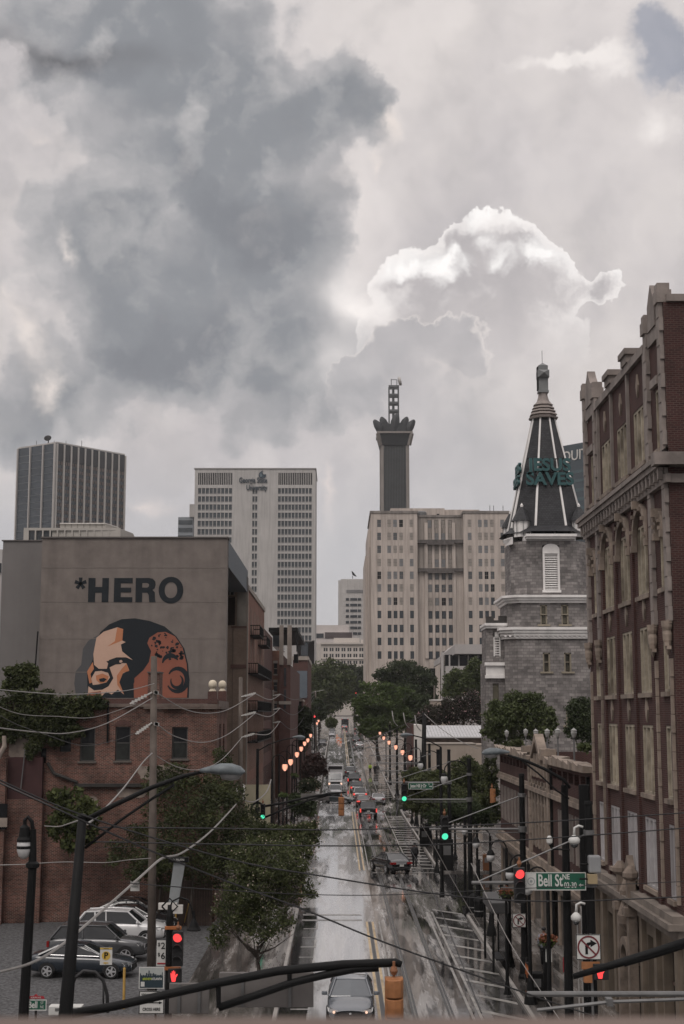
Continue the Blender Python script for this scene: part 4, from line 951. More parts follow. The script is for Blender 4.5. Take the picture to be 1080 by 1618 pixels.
 mb = MB(); mb.box(XE-.12, hs2[0][0]-.1, 9.15, XE+.08, hs2[1][2]+.1, 9.29); mb.build('sill', MATS['stone_sill'], t)
 # patches of bare render and a broken ledge
 PL = mat('peeling_plaster', (.24, .20, .17), .9, .35, 1.6, grime=.7)
 mb = MB(); rr = random.Random(2)
 def patch(px0, px1, py0, py1, d=.02):
  n = 16; c = ((px0+px1)/2, (py0+py1)/2); q = []
  for i in range(n):
   g = 2*math.pi*i/n; k_ = rr.uniform(.75, 1.1); q.append((X(c[0]+(px1-px0)/2*k_*math.copysign(abs(math.cos(g))**.5, math.cos(g))), Z(c[1]+(py1-py0)/2*k_*math.copysign(abs(math.sin(g))**.5, math.sin(g)))))
  mb.prism(q, Y-d, Y-.002, 'y')
 patch(215, 285, 1208, 1232); patch(183, 230, 1245, 1262); patch(12, 50, 1160, 1200); patch(140, 156, 1258, 1290)
 mb.build('render_patch', PL, t)
 mb = MB(); mb.box(X(118), Y-.25, Z(1243), X(250), Y, Z(1238)); mb.build('broken_ledge', mat('dark_ledge', (.03, .028, .026), .9, .3, 2), t)
 mb = MB(); mb.box(X(14), Y-.45, Z(1262), X(68), Y-.01, Z(1196)); mb.build('dark_shed', mat('maroon_shed', (.045, .02, .02), .9, .25, 1), t)
 mb = MB(); mb.box(X(-40), Y-.5, 0, X(70), Y-.01, Z(1262)); mb.box(X(-40), Y-1.0, 0, X(14), Y-.51, Z(1197)); mb.build('lower_wing', BR_OLD, t)
 mb = MB(); mb.box(X(0)-.5, Y-1.1, Z(1308), X(19), Y-1.02, Z(1268)); mb.build('wing_window', GLSD, t)
 mb = MB();
 for k_ in range(6): mb.tube([(X(2+3*k_), Y-1.15, Z(1305)), (X(3+3*k_), Y-1.15, Z(1290))], .02, 4)
 mb.box(X(-1), Y-1.2, Z(1304), X(20), Y-1.12, Z(1290)); mb.build('window_board', PL, t)
 mb = MB(); mb.tube([(X(168), Y-.1, Z(1108)), (X(168), Y-.1, Z(1174))], .06, 6); mb.build('drainpipe', BLK, t)
 mb = MB(); mb.tube([(X(41), Y-.6, Z(1182)), (X(36), Y-.6, Z(1245))], .035, 6); mb.build('thin_pipe', STEEL, t)
 mb = MB(); mb.tube([(X(74), Y-.12, Z(1205)), (X(85), Y-.12, Z(1222)), (X(122), Y-.12, Z(1236))], .10, 6); mb.build('collapsed_gutter', MATS['dark_ledge'], t)
 mb = MB(); mb.tube([(X(12), Y-1.4, Z(1162)), (X(13), Y-1.4, Z(1178)), (X(4), Y-1.4, Z(1196))], [.12, .14, .16], 7); mb.build('bent_duct', PL, t)
 # ornamental globes on the corner piers
 STN = mat('pale_cast_stone', (.52, .46, .36), .7, .15, 3)
 for (px, dy) in ((335, .1), (350.5, 5.5)):
  yy = Y+dy; c = Vector((Xp(px, 1095, yy), yy+.2, 0)); z0 = at(px, 1104, yy).z if dy < 1 else at(px, 1103, yy).z
  mb = MB(); mb.box(c.x-.26, yy-.05, z0-.3, c.x+.26, yy+.45, z0+.42); pier = mb.build('corner_pier', BR_RED, t)
  mb = MB(); mb.lathe([(.22, .42), (.2, .5), (.13, .55), (.13, .62), (.2, .66), (.24, .74), (.25, .86), (.22, .98), (.13, 1.07), (.02, 1.1)], (c.x, yy+.2, z0), 14); mb.build('globe_finial', STN, pier, smooth=True)
ruin()
# wooden fence at the back of the lot
def fence():
 Y = 82.5; x0, x1 = Xp(246, 1400, Y), Xp(332, 1400, Y); t = thing('wooden_fence', 'tall brown board fence at the back of the parking lot under the vines', 'fence', ((x0+x1)/2, Y, 0))
 mb = MB(); x = x0; rr = random.Random(1)
 while x < x1: mb.box(x, Y+rr.uniform(0, .02), 0, x+.13, Y+.05, 2.5+rr.uniform(-.05, .05)); x += .145
 mb.build('boards', mat('brown_boards', (.075, .052, .042), .85, .3, 2, streak=.3), t)
 mb = MB(); mb.box(x0, Y+.06, .5, x1, Y+.12, .62); mb.box(x0, Y+.06, 1.9, x1, Y+.12, 2.02); mb.build('rail', MATS['brown_boards'], t)
fence()
# next blocks down the left side
def blocks():
 XS = -8.9
 # narrow brick return between the mural building and the side street
 t = thing('brick_return_block', 'narrow dark brick block between the mural building and the steel framed one', 'building', (XS-4, 173, 0))
 mb = MB(); mb.box(XS-9, 169.4, 0, XS-.25, 197, at(425, 994, 176).z); mb.build('wall', BR_RED, t)
 mb = MB()
 for y in [170.5+2.1*i for i in range(12)]:
  for z in (3, 7, 11, 15): mb.box(XS-.25, y, z, XS-.246, y+.9, z+2.4)
 mb.build('window_slit', GLSD, t)
 # steel framed brick building with exposed concrete fins
 Y = 198.0; z0 = gz(Y); X = lambda px: Xp(px, 1050, Y); Z = lambda py: at(450, py, Y).z
 t = thing('framed_brick_building', 'red brick building with a dark steel roof frame carried on two concrete fins', 'building', (X(445), Y+10, z0))
 hs = [(X(432.5), Z(1065), X(437.5), Z(1048)), (X(432.5), Z(1092), X(437.5), Z(1078)), (X(432.5), Z(1124), X(437.5), Z(1112))]
 mb = MB().frame((0, Y), (0, -1)); mb.wall(X(428), X(441.5), z0-1, Z(1028), hs, .3); mb.build('wall', BR_OR, t)
 mb = MB(); mb.box(X(441.6), Y-1.2, z0-1, X(459), Y+46, Z(1051)); mb.box(X(428), Y+.35, z0, X(441.5), Y+40, Z(1028)-.1); mb.build('brick_mass', BR_RED, t)
 for h in hs:
  mb = MB(); mb.m = 0; mb.box(h[0], Y+.25, h[1], h[2], Y+.28, h[3]); mb.m = 1; mb.box(h[0]-.1, Y-.1, h[3], h[2]+.1, Y-.003, h[3]+.35); mb.box(h[0]-.08, Y-.1, h[1]-.2, h[2]+.08, Y-.003, h[1]); mb.box(h[0], Y+.15, h[1]+.7, h[2], Y+.24, h[1]+.8); mb.build('window', [GLS, MATS['pale_parapet']], t)
 mb = MB(); mb.box(X(424), Y-.6, Z(998), X(470), Y+40, Z(992)); mb.box(X(468), Y-1, Z(1030), X(470), Y-.4, Z(998)-.01); mb.box(X(464), Y-1, Z(1048), X(471), Y+.0, Z(1034)); mb.build('roof_frame', BLK, t)
 mb = MB(); mb.box(X(430), Y+1, Z(1021), X(441), Y+20, Z(1003)); mb.build('glass_storey', GLS, t)
 FN = mat('stained_concrete_fin', (.23, .195, .17), .8, .2, 1, streak=.35)
 for a, b in ((441.5, 448), (454, 461)):
  mb = MB(); mb.box(X(a), Y-1.5, Z(1051), X(b), Y-1.21, Z(989)); mb.build('concrete_fin', FN, t)
 mb = MB(); mb.box(X(449), Y-1.3, Z(1085), X(452.5), Y-1.21, Z(1056)); mb.box(X(449), Y-1.3, Z(1120), X(452.5), Y-1.21, Z(1090)); mb.build('window_strip', GLS, t)
 mb = MB(); mb.box(X(441), Y-1.4, Z(1113), X(460.5), Y-1.22, Z(1108)); mb.build('string_course', MATS['pale_parapet'], t)
 # gable block further on
 Y = 262.0; z0 = gz(Y); X = lambda px: Xp(px, 1090, Y); Z = lambda py: at(475, py, Y).z
 t = thing('brick_gable_block', 'dark red brick block with a grey glazed panel and pale coping, nearest the trees', 'building', (X(475), Y+10, z0))
 mb = MB(); mb.box(X(462), Y, z0-1, X(486), Y+34, Z(1043)); mb.build('wall', BR_RED, t)
 mb = MB(); mb.box(X(461), Y-.3, Z(1043), X(487), Y+34.3, Z(1037)); mb.build('coping', MATS['pale_parapet'], t)
 mb = MB(); mb.box(X(467.5), Y-.2, Z(1103), X(485), Y-.003, Z(1060)); mb.build('glazed_panel', mat('grey_glazing', (.10, .12, .14), .3, .12, .5), t)
 Y = 240.0; z0 = gz(Y); X = lambda px: Xp(px, 1120, Y); Z = lambda py: at(470, py, Y).z
 t = thing('low_shop_block', 'low brick shop block with a flat pale roof edge on the left pavement', 'building', (X(468), Y+6, z0))
 mb = MB(); mb.box(X(458), Y, z0-.5, X(478), Y+14, Z(1108)); mb.build('wall', BR_RED, t)
 mb = MB(); mb.box(X(457.6), Y-.5, Z(1108), X(478.5), Y+14, Z(1105)); mb.box(X(457.6), Y-.5, Z(1121), X(478.5), Y-.01, Z(1119)); mb.build('roof_edge', MATS['pale_parapet'], t)
 mb = MB(); mb.box(X(460), Y-.1, Z(1119)+.01, X(476), Y-.01, Z(1109)); mb.build('window', GLSD, t)
 # shop fronts at street level of the near block
 Y = 116.0; X1 = Xp(357, 1000, 112.0)
 t = thing('shop_awning', 'pale striped canvas awning beside the shop sign on the left pavement', 'awning', (X1+.8, 126, 2.6))
 mb = MB(); mb.add([(X1+.05, 122, 5.6), (X1+.05, 132, 5.6), (X1+2.3, 132, 3.4), (X1+2.3, 122, 3.4), (X1+.05, 122, 5.5), (X1+.05, 132, 5.5), (X1+2.3, 132, 3.3), (X1+2.3, 122, 3.3)], [(0,1,2,3),(7,6,5,4),(0,3,7,4),(1,5,6,2),(3,2,6,7),(0,4,5,1)]); mb.build('canopy', WHT, t)
 mb = MB()
 for i in range(8): mb.add([(X1+.05, 122.3+1.3*i, 5.61), (X1+.05, 122.7+1.3*i, 5.61), (X1+2.31, 122.7+1.3*i, 3.41), (X1+2.31, 122.3+1.3*i, 3.41)], [(0, 1, 2, 3)])
 mb.build('stripes', GREYR, t)
 t = thing('shop_sign', 'cream hanging shop sign with a round dark emblem beside the striped awning', 'sign', (X1+2.6, 119, 0))
 mb = MB(); mb.box(X1+2.1, 119.9, 0.1, X1+2.2, 120, 6.2); mb.build('post', BLK, t)
 mb = MB(); mb.box(X1+1.1, 119.7, 1.9, X1+3.2, 119.85, 6.0); mb.build('panel', mat('cream_sign', (.42, .38, .27), .6, .1, 2), t)
 mb = MB(); n = 20; c = (X1+2.15, 119.68, 4.0)
 mb.add([(c[0]+.62*math.cos(2*math.pi*i/n), c[1], c[2]+.62*math.sin(2*math.pi*i/n)) for i in range(n)]+[(c[0]+.45*math.cos(2*math.pi*i/n), c[1], c[2]+.45*math.sin(2*math.pi*i/n)) for i in range(n)], [(i, (i+1) % n, n+(i+1) % n, n+i) for i in range(n)]); mb.box(c[0]-.2, c[1]-.01, c[2]-.2, c[0]+.2, c[1]+.005, c[2]+.2); mb.build('emblem', BLK, t)
blocks()
# ================================================================ right side of the street
TERRA = mat('grey_terracotta', (.215, .185, .168), .85, .25, 1.5, streak=.35, bump=.2)
TERRAT = mat('warm_terracotta', (.235, .19, .155), .85, .3, 1.5, streak=.45, bump=.2)
BOARD = mat('peeling_window_boards', (.34, .30, .235), .85, .3, 2.2, grime=.92, streak=.35)
BOARDW = mat('white_window_boards', (.36, .345, .35), .8, .15, 1.3, streak=.35, grime=.3)
TANST = mat('stained_tan_stone', (.15, .12, .092), .85, .3, .8, streak=.55, bump=.2)
XF = 11.2
def ornate():
 Y0, Y1 = 47.6, 63.4; L = Y1-Y0; zt = 24.8
 t = thing('ornate_brick_building', 'tall maroon brick building with terracotta trim and boarded windows filling the right edge', 'building', (XF+6, Y0+8, 0))
 rows = [('top', 20.95, 23.1), ('arch', 16.1, 18.7), ('r', 12.55, 14.95), ('r', 8.95, 11.4), ('w', 5.65, 8.1)]
 main = [(3.75, 5.85), (7.1, 9.2), (10.35, 12.45)]; end = [(1.15, 2.15), (14.15, 14.95)]
 hs = []
 for k, a, b in rows:
  for (u0, u1) in main+end: hs.append((u0, a, u1, b))
 f = lambda: MB().frame((XF, Y1), (-1, 0))
 mb = f(); mb.wall(0, L, 5.1, zt, hs, .14); mb.build('brick_wall', BR_RIGHT, t)
 mb = MB(); mb.box(XF+.001, Y0, 5.1, XF+14, Y0+.3, 25.9); mb.box(XF+.4, Y0+.3, 5.1, XF+14, Y1, zt-.6); mb.box(XF+.001, Y1-.01, 0, XF+14, Y1+.2, zt); mb.build('side_wall', BR_RIGHT, t)
 mb = MB(); mb.box(XF+.1, Y0-.12, 25.9, XF+14, Y0+.5, 26.15); mb.build('side_coping', TERRA, t)
 # shallow piers between the bays
 mb = f()
 for u in (3.3, 6.15, 9.45, 12.65): mb.box(u, 0, 5.3, u+.42, .10, 19.4)
 mb.build('brick_pier', BR_RIGHT, t)
 # windows
 for k, a, b in rows:
  for (u0, u1) in main+end:
   w = u1-u0; m = BOARDW if k == 'w' else BOARD
   mb = f(); fr = .09
   mb.box(u0, -.12, a, u0+fr, -.02, b); mb.box(u1-fr, -.12, a, u1, -.02, b); mb.box(u0+fr, -.12, b-fr, u1-fr, -.02, b); mb.box(u0+fr, -.12, a, u1-fr, -.02, a+fr)
   n = 3 if w > 1.5 else 1
   for i in range(1, n): x = u0+w*i/n; mb.box(x-.07, -.12, a+fr, x+.07, -.0, b-fr)
   wo = mb.build('window', m, t)
   mb = f(); mb.box(u0+fr, -.12, a+fr, u1-fr, -.10, b-fr)
   mb.build('boarding', m, wo)
   if k != 'w':
    mb = f()
    for i in range(n): x = u0+w*(i+.5)/n; mb.box(x-.04, -.099, a+.2, x+.05, -.093, b-.3-.4*((i*7) % 3)*.5)
    mb.build('board_gap', mat('dark_gap', (.05, .035, .03), .9, .3, 3, grime=.5), wo)
   mb = f(); mb.box(u0-.08, -.02, a-.16, u1+.08, .12, a); mb.build('sill', TERRAT, wo)
 # arched hoods
 for (u0, u1) in main+end:
  c = (u0+u1)/2; r = (u1-u0)/2; zb = 18.05; mb = f(); n = 12
  for i in range(n):
   g0, g1 = math.pi*i/n, math.pi*(i+1)/n
   pts = [(c+rr_*math.cos(g), y, zb+rr_*1.12*math.sin(g)) for y in (.001, .17) for (rr_, g) in ((r, g0), (r+.24, g0), (r+.24, g1), (r, g1))]
   mb.add(pts, [(4,5,6,7),(0,3,2,1),(1,2,6,5),(0,4,7,3)])
  for i in range(0, n, 2):
   g = math.pi*(i+.5)/n; q = Vector((c+(r+.1)*math.cos(g), .15, zb+(r+.1)*1.12*math.sin(g))); mb.cbox(q, (.13, .24, .13))
  mb.box(c-.09, .02, zb+(r+.05)*1.12, c+.09, .38, zb+(r+.32)*1.12)
  mb.box(u0-.25, 0.0, zb-.25, u0, .22, zb); mb.box(u1, 0.0, zb-.25, u1+.25, .22, zb)
  mb.build('arched_hood', TERRAT, t)
  mb = f(); q = []
  for i in range(n+1): g = math.pi*i/n; q.append((c+(r)*math.cos(g), zb+r*1.12*math.sin(g)))
  # spandrel corners filled with brick so that the opening reads as an arch
  for sgn in (-1, 1):
   pts = [(c+sgn*r, zb+r*1.12+.1)]+[(c+sgn*r*math.cos(math.pi*i/2/6), zb+r*1.12*math.sin(math.pi*i/2/6)) for i in range(7)]
   if max(p[1] for p in pts) > 18.7: pts = [(p[0], min(p[1], 18.72)) for p in pts]
   mb.prism(pts, -.02, .0015, 'y')
  mb.build('arch_spandrel', BR_RIGHT, t)
 # terracotta quoins in pairs
 rr = random.Random(8)
 for u0 in (.0, 2.45, 12.95, 15.2):
  z = 14.9 if u0 > 10 or u0 < 1 else 14.9; mb = f(); k = 0
  top = 26.1 if u0 in (.0, 15.2) else 25.6
  while z < top-.5:
   w = .36 if k % 2 else .50; mb.box(u0+.3-w/2, .002, z, u0+.3+w/2, .14+.02*(k % 2), z+.49); z += .5; k += 1
  mb.box(u0+.02, -.3, z, u0+.58, .22, z+.45); mb.box(u0+.07, -.25, z+.451, u0+.53, .18, z+.7)
  mb.build('quoin_pilaster', TERRA, t)
  mb = f(); prof = [(.02, 0), (.12, .12), (.2, .3), (.3, .5), (.32, .7), (.26, .82), (.36, .95), (.4, 1.15)]
  mb.lathe([(r_*.58, zz+13.75) for r_, zz in prof], (u0+.3, .15, 0), 9, sy=.9)
  for q in range(9):
   g = q*.7; mb.cbox((u0+.3+.2*math.cos(g), .16+.06*math.sin(g*2), 14.0+.11*q), (.13, .14, .12))
  mb.build('carved_corbel', TERRAT, t)
  mb = f(); z = 5.6; k = 0
  while z < 13.6:
   w = .14 if k % 3 else .22; mb.box(u0+.3-w/2, .002, z, u0+.3+w/2, .1, z+.6); z += .62; k += 1
  mb.build('thin_pilaster', TERRAT, t)
 # main cornice
 mb = f(); zc = 19.55
 mb.box(-.3, .0, zc, L+.3, .18, zc+.3); mb.box(-.4, .0, zc+.55, L+.4, .40, zc+.75); mb.box(-.45, .0, zc+.75, L+.45, .48, zc+.92)
 mb.add([(-.45, .46, zc+.921), (L+.45, .46, zc+.921), (L+.45, .0, zc+1.3), (-.45, .0, zc+1.3)], [(0, 1, 2, 3)])
 x = 0
 while x < L: mb.box(x, .18, zc+.15, x+.2, .34, zc+.55); x += .62
 mb.box(0, .18, zc+.45, L, .3, zc+.55)
 mb.T = Matrix.Identity(4); mb.box(XF-.6, Y0-.62, zc+.55, XF+14, Y0-.002, zc+.98); mb.box(XF-.1, Y0-.2, zc, XF+14, Y0-.002, zc+.3); mb.build('cornice', TERRA, t)
 # parapet coping and roof blocks
 mb = f(); mb.box(3.0, -.3, zt, 12.95, .16, zt+.32); mb.box(.6, -.3, zt, 2.4, .1, zt+.5); mb.box(13.6, -.3, zt, 15.1, .1, zt+.5)
 for u in (5.9, 9.3): mb.box(u, -.35, zt+.32, u+1.1, .22, zt+.62); mb.box(u-.1, -.4, zt+.62, u+1.2, .3, zt+.85)
 mb.build('parapet_coping', TERRA, t)
 mb = f()
 for u in (3.3, 6.3, 9.6, 12.7): mb.box(u, .002, 20.9, u+.16, .12, zt)
 mb.build('terracotta_strip', TERRA, t)
 for (u0, u1, zb) in ((.9, 2.3, 25.3), (13.9, 15.0, 25.3)):   # shield panels between the corner pilasters
  mb = f(); c = (u0+u1)/2; mb.prism([(u0, zb), (u1, zb), (u1, zb+.9), (c+.25, zb+1.3), (c, zb+1.6), (c-.25, zb+1.3), (u0, zb+.9)], -.2, .15, 'y'); mb.box(u0, .01, 23.2, u1, .15, 23.5); mb.build('shield_crest', TERRA, t)
 # diamonds
 for (u0, u1) in main:
  c = (u0+u1)/2
  for z in (24.0, 15.65, 12.0):
   mb = f(); mb.prism([(c-.2, z-.05), (c, z-.5), (c+.2, z-.05), (c, z+.4)], .002, .07, 'y'); mb.build('diamond_inset', TERRAT, t)
 # ledge and stone ground floor with portal
 mb = f(); mb.box(-.3, .0, 4.85, L+.3, .55, 5.05); mb.box(-.2, .0, 5.05, L+.2, .40, 5.3); mb.box(-.1, .0, 4.45, L+.1, .2, 4.85); mb.build('ledge', mat('weathered_ledge', (.17, .145, .125), .85, .3, 1.2, streak=.3), t)
 hs = [(.9, .2, 1.7, 3.9), (2.5, .2, 4.4, 3.7), (5.0, .2, 6.6, 3.7), (10.2, .2, 11.9, 3.9), (12.7, .2, 14.9, 3.9)]
 mb = f(); mb.wall(0, L, 0, 4.45, hs, .4); mb.build('stone_base', TANST, t)
 mb = MB(); mb.box(XF+.001, Y0-.0, 0, XF+14, Y0+.3, 5.09); mb.build('side_base', TANST, t)
 mb = f()
 for u in (.2, 1.9, 4.55, 6.8, 9.6, 12.0, 15.1): mb.box(u, .002, 0, u+.45, .18, 4.44)
 mb.build('stone_pilaster', TANST, t)
 for h in hs:
  mb = f(); mb.m = 0; mb.box(h[0], -.36, h[1], h[2], -.33, h[3]); mb.m = 1; c = (h[0]+h[2])/2; mb.box(c-.05, -.32, h[1], c+.05, -.26, h[3]); mb.box(h[0], -.32, 2.6, h[2], -.27, 2.7); mb.build('shop_window', [GLSD, mat('brown_frame', (.09, .06, .045), .7, .2, 2)], t)
 # portal
 p = f();
 for u in (7.25, 9.15):
  p.box(u-.2, .18, 0, u+.2, .5, 4.4); p.box(u-.28, .1, 4.4, u+.28, .65, 4.7); p.box(u-.16, .2, 4.7, u+.16, .5, 5.7); p.lathe([(.22, 5.7), (.3, 5.8), (.3, 5.95), (.1, 6.2)], (u, .35, 0), 8)
 n = 10; c = 8.2
 for i in range(n):
  g0, g1 = math.pi*i/n, math.pi*(i+1)/n; pts = [(c+rr_*math.cos(g), y, 2.6+rr_*math.sin(g)) for y in (.02, .5) for (rr_, g) in ((.62, g0), (.92, g0), (.92, g1), (.62, g1))]; p.add(pts, [(4,5,6,7),(0,3,2,1),(1,2,6,5),(0,4,7,3)])
 p.prism([(7.4, 3.6), (9.0, 3.6), (9.0, 5.2), (8.6, 6.0), (8.2, 6.5), (7.8, 6.0), (7.4, 5.2)], .05, .3, 'y'); p.box(7.45, .3, 4.5, 8.95, .42, 4.7); p.lathe([(.12, 3.7), (.35, 4.0), (.4, 4.3), (.22, 4.8), (.3, 5.2), (.1, 5.7)], (8.2, .3, 0), 8)
 p.build('carved_portal', mat('portal_stone', (.17, .135, .11), .85, .35, 2.5, streak=.4, bump=.5), t)
 mb = f(); mb.box(7.6, -.3, 0, 8.8, .03, 2.6); mb.build('portal_door', GLSD, t)
 mb = MB().frame((XF, Y1), (-1, 0)); mb.wall(7.2, 9.3, 4.45, 5.1, [], .1, d=-.02); mb.build('portal_infill', TANST, t)
ornate()
def low_brick():
 Y0, Y1 = 63.75, 100.3; L = Y1-Y0; zt = 9.35
 t = thing('low_brick_building', 'two storey brick building with a crumbling tan parapet, beyond the ornate brick one', 'building', (XF+6, 82, 0))
 f = lambda: MB().frame((XF, Y1), (-1, 0))
 U = lambda px: Y1 - XF*F/(px-535)
 hs = []
 left = [U(789), U(797), U(803), U(822), U(829)]
 g1 = [(1.0+1.75*i, 4.75, 1.0+1.75*i+1.0, 7.0) for i in range(8)]
 g2 = [(26.6+1.75*i, 4.75, 26.6+1.75*i+1.0, 7.0) for i in range(5)]
 cen = [(17.4+1.25*i, z, 17.4+1.25*i+.75, z+.9) for i in range(5) for z in (4.6, 5.75, 6.9)]
 hs = g1+g2+cen
 mb = f(); mb.wall(0, L, 3.6, 8.15, hs, .3); mb.build('wall', BR_RIGHT, t)
 for h in g1+g2:
  mb = f(); mb.m = 0; mb.box(h[0], -.26, h[1], h[2], -.24, h[3]); mb.m = 1
  mb.box(h[0], -.2, h[1], h[0]+.14, .06, h[3]); mb.box(h[2]-.14, -.2, h[1], h[2], .06, h[3]); mb.box((h[0]+h[2])/2-.06, -.2, h[1], (h[0]+h[2])/2+.06, -.1, h[3]); mb.build('window', [GLSD, TERRA], t)
 for h in cen:
  mb = f(); mb.m = 0; mb.box(h[0], -.26, h[1], h[2], -.24, h[3]); mb.m = 1; mb.box(h[0]-.02, -.2, h[1]-.12, h[2]+.02, .05, h[1]); mb.build('pane_window', [GLSD, TERRAT], t)
 mb = f()
 for i in range(6): mb.box(17.0+1.25*i+.02, .002, 4.4, 17.0+1.25*i+.36, .12, 8.1)
 mb.build('mullion_shaft', TERRAT, t)
 mb = f(); mb.box(-.2, .0, 3.4, L, .34, 3.6); mb.box(-.2, .0, 3.6+.001, L, .2, 3.95); mb.box(-.1, .0, 3.05, L, .2, 3.3); mb.build('ledge', TERRAT, t)
 mb = f(); mb.box(-.2, .0, 7.45, L, .22, 7.68); mb.box(-.1, .0, 7.681, L, .12, 7.85); mb.build('cornice', TERRAT, t)
 for u in (16.2, 23.7):
  mb = f(); z = 0
  while z < 9.6: mb.box(u-.3+.04*(int(z*2) % 2), .002, z, u+.3-.04*(int(z*2) % 2), .18, z+.48); z += .5
  mb.box(u-.4, -.3, 9.6, u+.4, .5, 9.95); mb.build('pilaster', TERRAT, t)
 # attic: band with openings and broken coping blocks
 at_h = [(.6+1.75*i, 8.5, 1.9+1.75*i, 8.95) for i in range(8)]+[(24.6+1.75*i, 8.45, 25.9+1.75*i, 8.95) for i in range(6)]
 mb = f(); mb.wall(0, 15.9, 8.15, 9.2, at_h[:8], .3); mb.build('attic_wall', BR_RIGHT, t); mb = f(); mb.wall(24.0, L, 8.15, 9.2, at_h[8:], .3); mb.build('attic_wall', BR_RIGHT, t)
 mb = f();
 for h in at_h: mb.box(h[0], -.28, h[1], h[2], -.25, h[3])
 mb.build('attic_opening', GLSD, t)
 rr = random.Random(6); mb = f(); x = -.2
 while x < L-1:
  if 16 < x < 23.5: x += .5; continue
  w = rr.uniform(1.1, 1.6); h = rr.uniform(.32, .55); mb.add([(x,-.3,9.2),(x+w,-.3,9.2),(x+w,.38,9.2),(x,.38,9.2),(x,-.3,9.2+h*rr.uniform(.7,1)),(x+w,-.3,9.2+h*rr.uniform(.5,1)),(x+w,.38,9.2+h*rr.uniform(.5,1)),(x,.38,9.2+h)], [(0,3,2,1),(4,5,6,7),(0,1,5,4),(1,2,6,5),(2,3,7,6),(3,0,4,7)]); x += w+rr.uniform(.1, .3)
 mb.build('broken_coping', TERRAT, t)
 mb = f(); mb.wall(16.5, 23.4, 8.15, 8.9, [], .1, d=-.02); mb.build('centre_panel', BR_RIGHT, t)
 mb = f();
 mb.add([(18.2, -.2, 9.3), (18.2, .3, 9.3), (19.9, .3, 10.3), (19.9, -.2, 10.3), (18.2, -.2, 9.65), (18.2, .3, 9.65), (19.9, .3, 10.7), (19.9, -.2, 10.7)], [(0,3,2,1),(4,5,6,7),(0,1,5,4),(1,2,6,5),(2,3,7,6),(3,0,4,7)])
 mb.add([(21.7, -.2, 9.3), (21.7, .3, 9.3), (20.0, .3, 10.3), (20.0, -.2, 10.3), (21.7, -.2, 9.65), (21.7, .3, 9.65), (20.0, .3, 10.7), (20.0, -.2, 10.7)], [(0,1,2,3),(7,6,5,4),(4,5,1,0),(5,6,2,1),(6,7,3,2),(7,4,0,3)])
 for i in range(5): mb.box(17.3+1.3*i, .0, 8.3, 17.6+1.3*i, .2, 9.6)
 mb.build('gable_coping', TERRAT, t)
 # ground floor
 hs = [(1+3.2*i, .3, 3.2+3.2*i, 2.75) for i in range(11)]
 mb = f(); mb.wall(0, L, 0, 3.05, hs, .5); mb.build('shop_wall', mat('grey_stone_base', (.16, .14, .125), .85, .25, 1, streak=.3), t)
 for h in hs:
  mb = f(); mb.m = 0; mb.box(h[0], -.45, h[1], h[2], -.42, h[3]); mb.m = 1; mb.box((h[0]+h[2])/2-.05, -.4, h[1], (h[0]+h[2])/2+.05, -.3, h[3]); mb.box(h[0]-.12, .002, h[1], h[0]+.05, .12, h[3]); mb.build('shop_window', [GLSD, TERRAT], t)
 mb = MB(); mb.box(XF+.35, Y0, 0, XF+13, Y1-.35, 8.2); mb.box(XF+.001, Y1-.3, 0, XF+13, Y1-.001, 9.2); mb.build('inner_mass', BR_RIGHT, t)
 mb = f();
 for (u, w) in ((24.4, .5), (35.6, .7)): mb.box(u, .002, 0, u+w*.3, .14, 9.0)
 mb.build('downpipe', BLK, t)
 # roof terrace lamps
 proto = None
 spots = [(800, 1153, 97), (830, 1151, 90), (846, 1151.5, 84), (864, 1151, 79), (880.5, 1150, 74.5), (906, 1150, 70)]
 lab = ['farthest of the white globe lamps along the roof terrace', 'second from the left of the roof terrace globe lamps', 'third from the left of the roof terrace globe lamps', 'fourth roof terrace globe lamp, right of the stone gable', 'second from the right of the roof terrace globe lamps', 'nearest of the white globe lamps along the roof terrace']
 for i, (px, py, Y) in enumerate(spots):
  p = at(px, py, Y); zb = 8.3
  tt = thing('roof_lamp', lab[i], 'lamp', (p.x, Y, zb), 'globe lamps along the roof terrace')
  mb = MB(); mb.lathe([(.10, 0), (.05, .15), (.04, p.z-zb-.55), (.09, p.z-zb-.5)], (p.x, Y, zb), 8); mb.build('post', STEEL, tt)
  mb = MB(); mb.lathe([(.05, -.5), (.09, -.44), (.145, -.25), (.13, -.14), (.16, -.12), (.06, -.05), (.02, 0)], (p.x, Y, p.z), 10); mb.build('globe', mat('dull_lantern_glass', (.26, .26, .25), .3, .2, 6), tt)
low_brick()
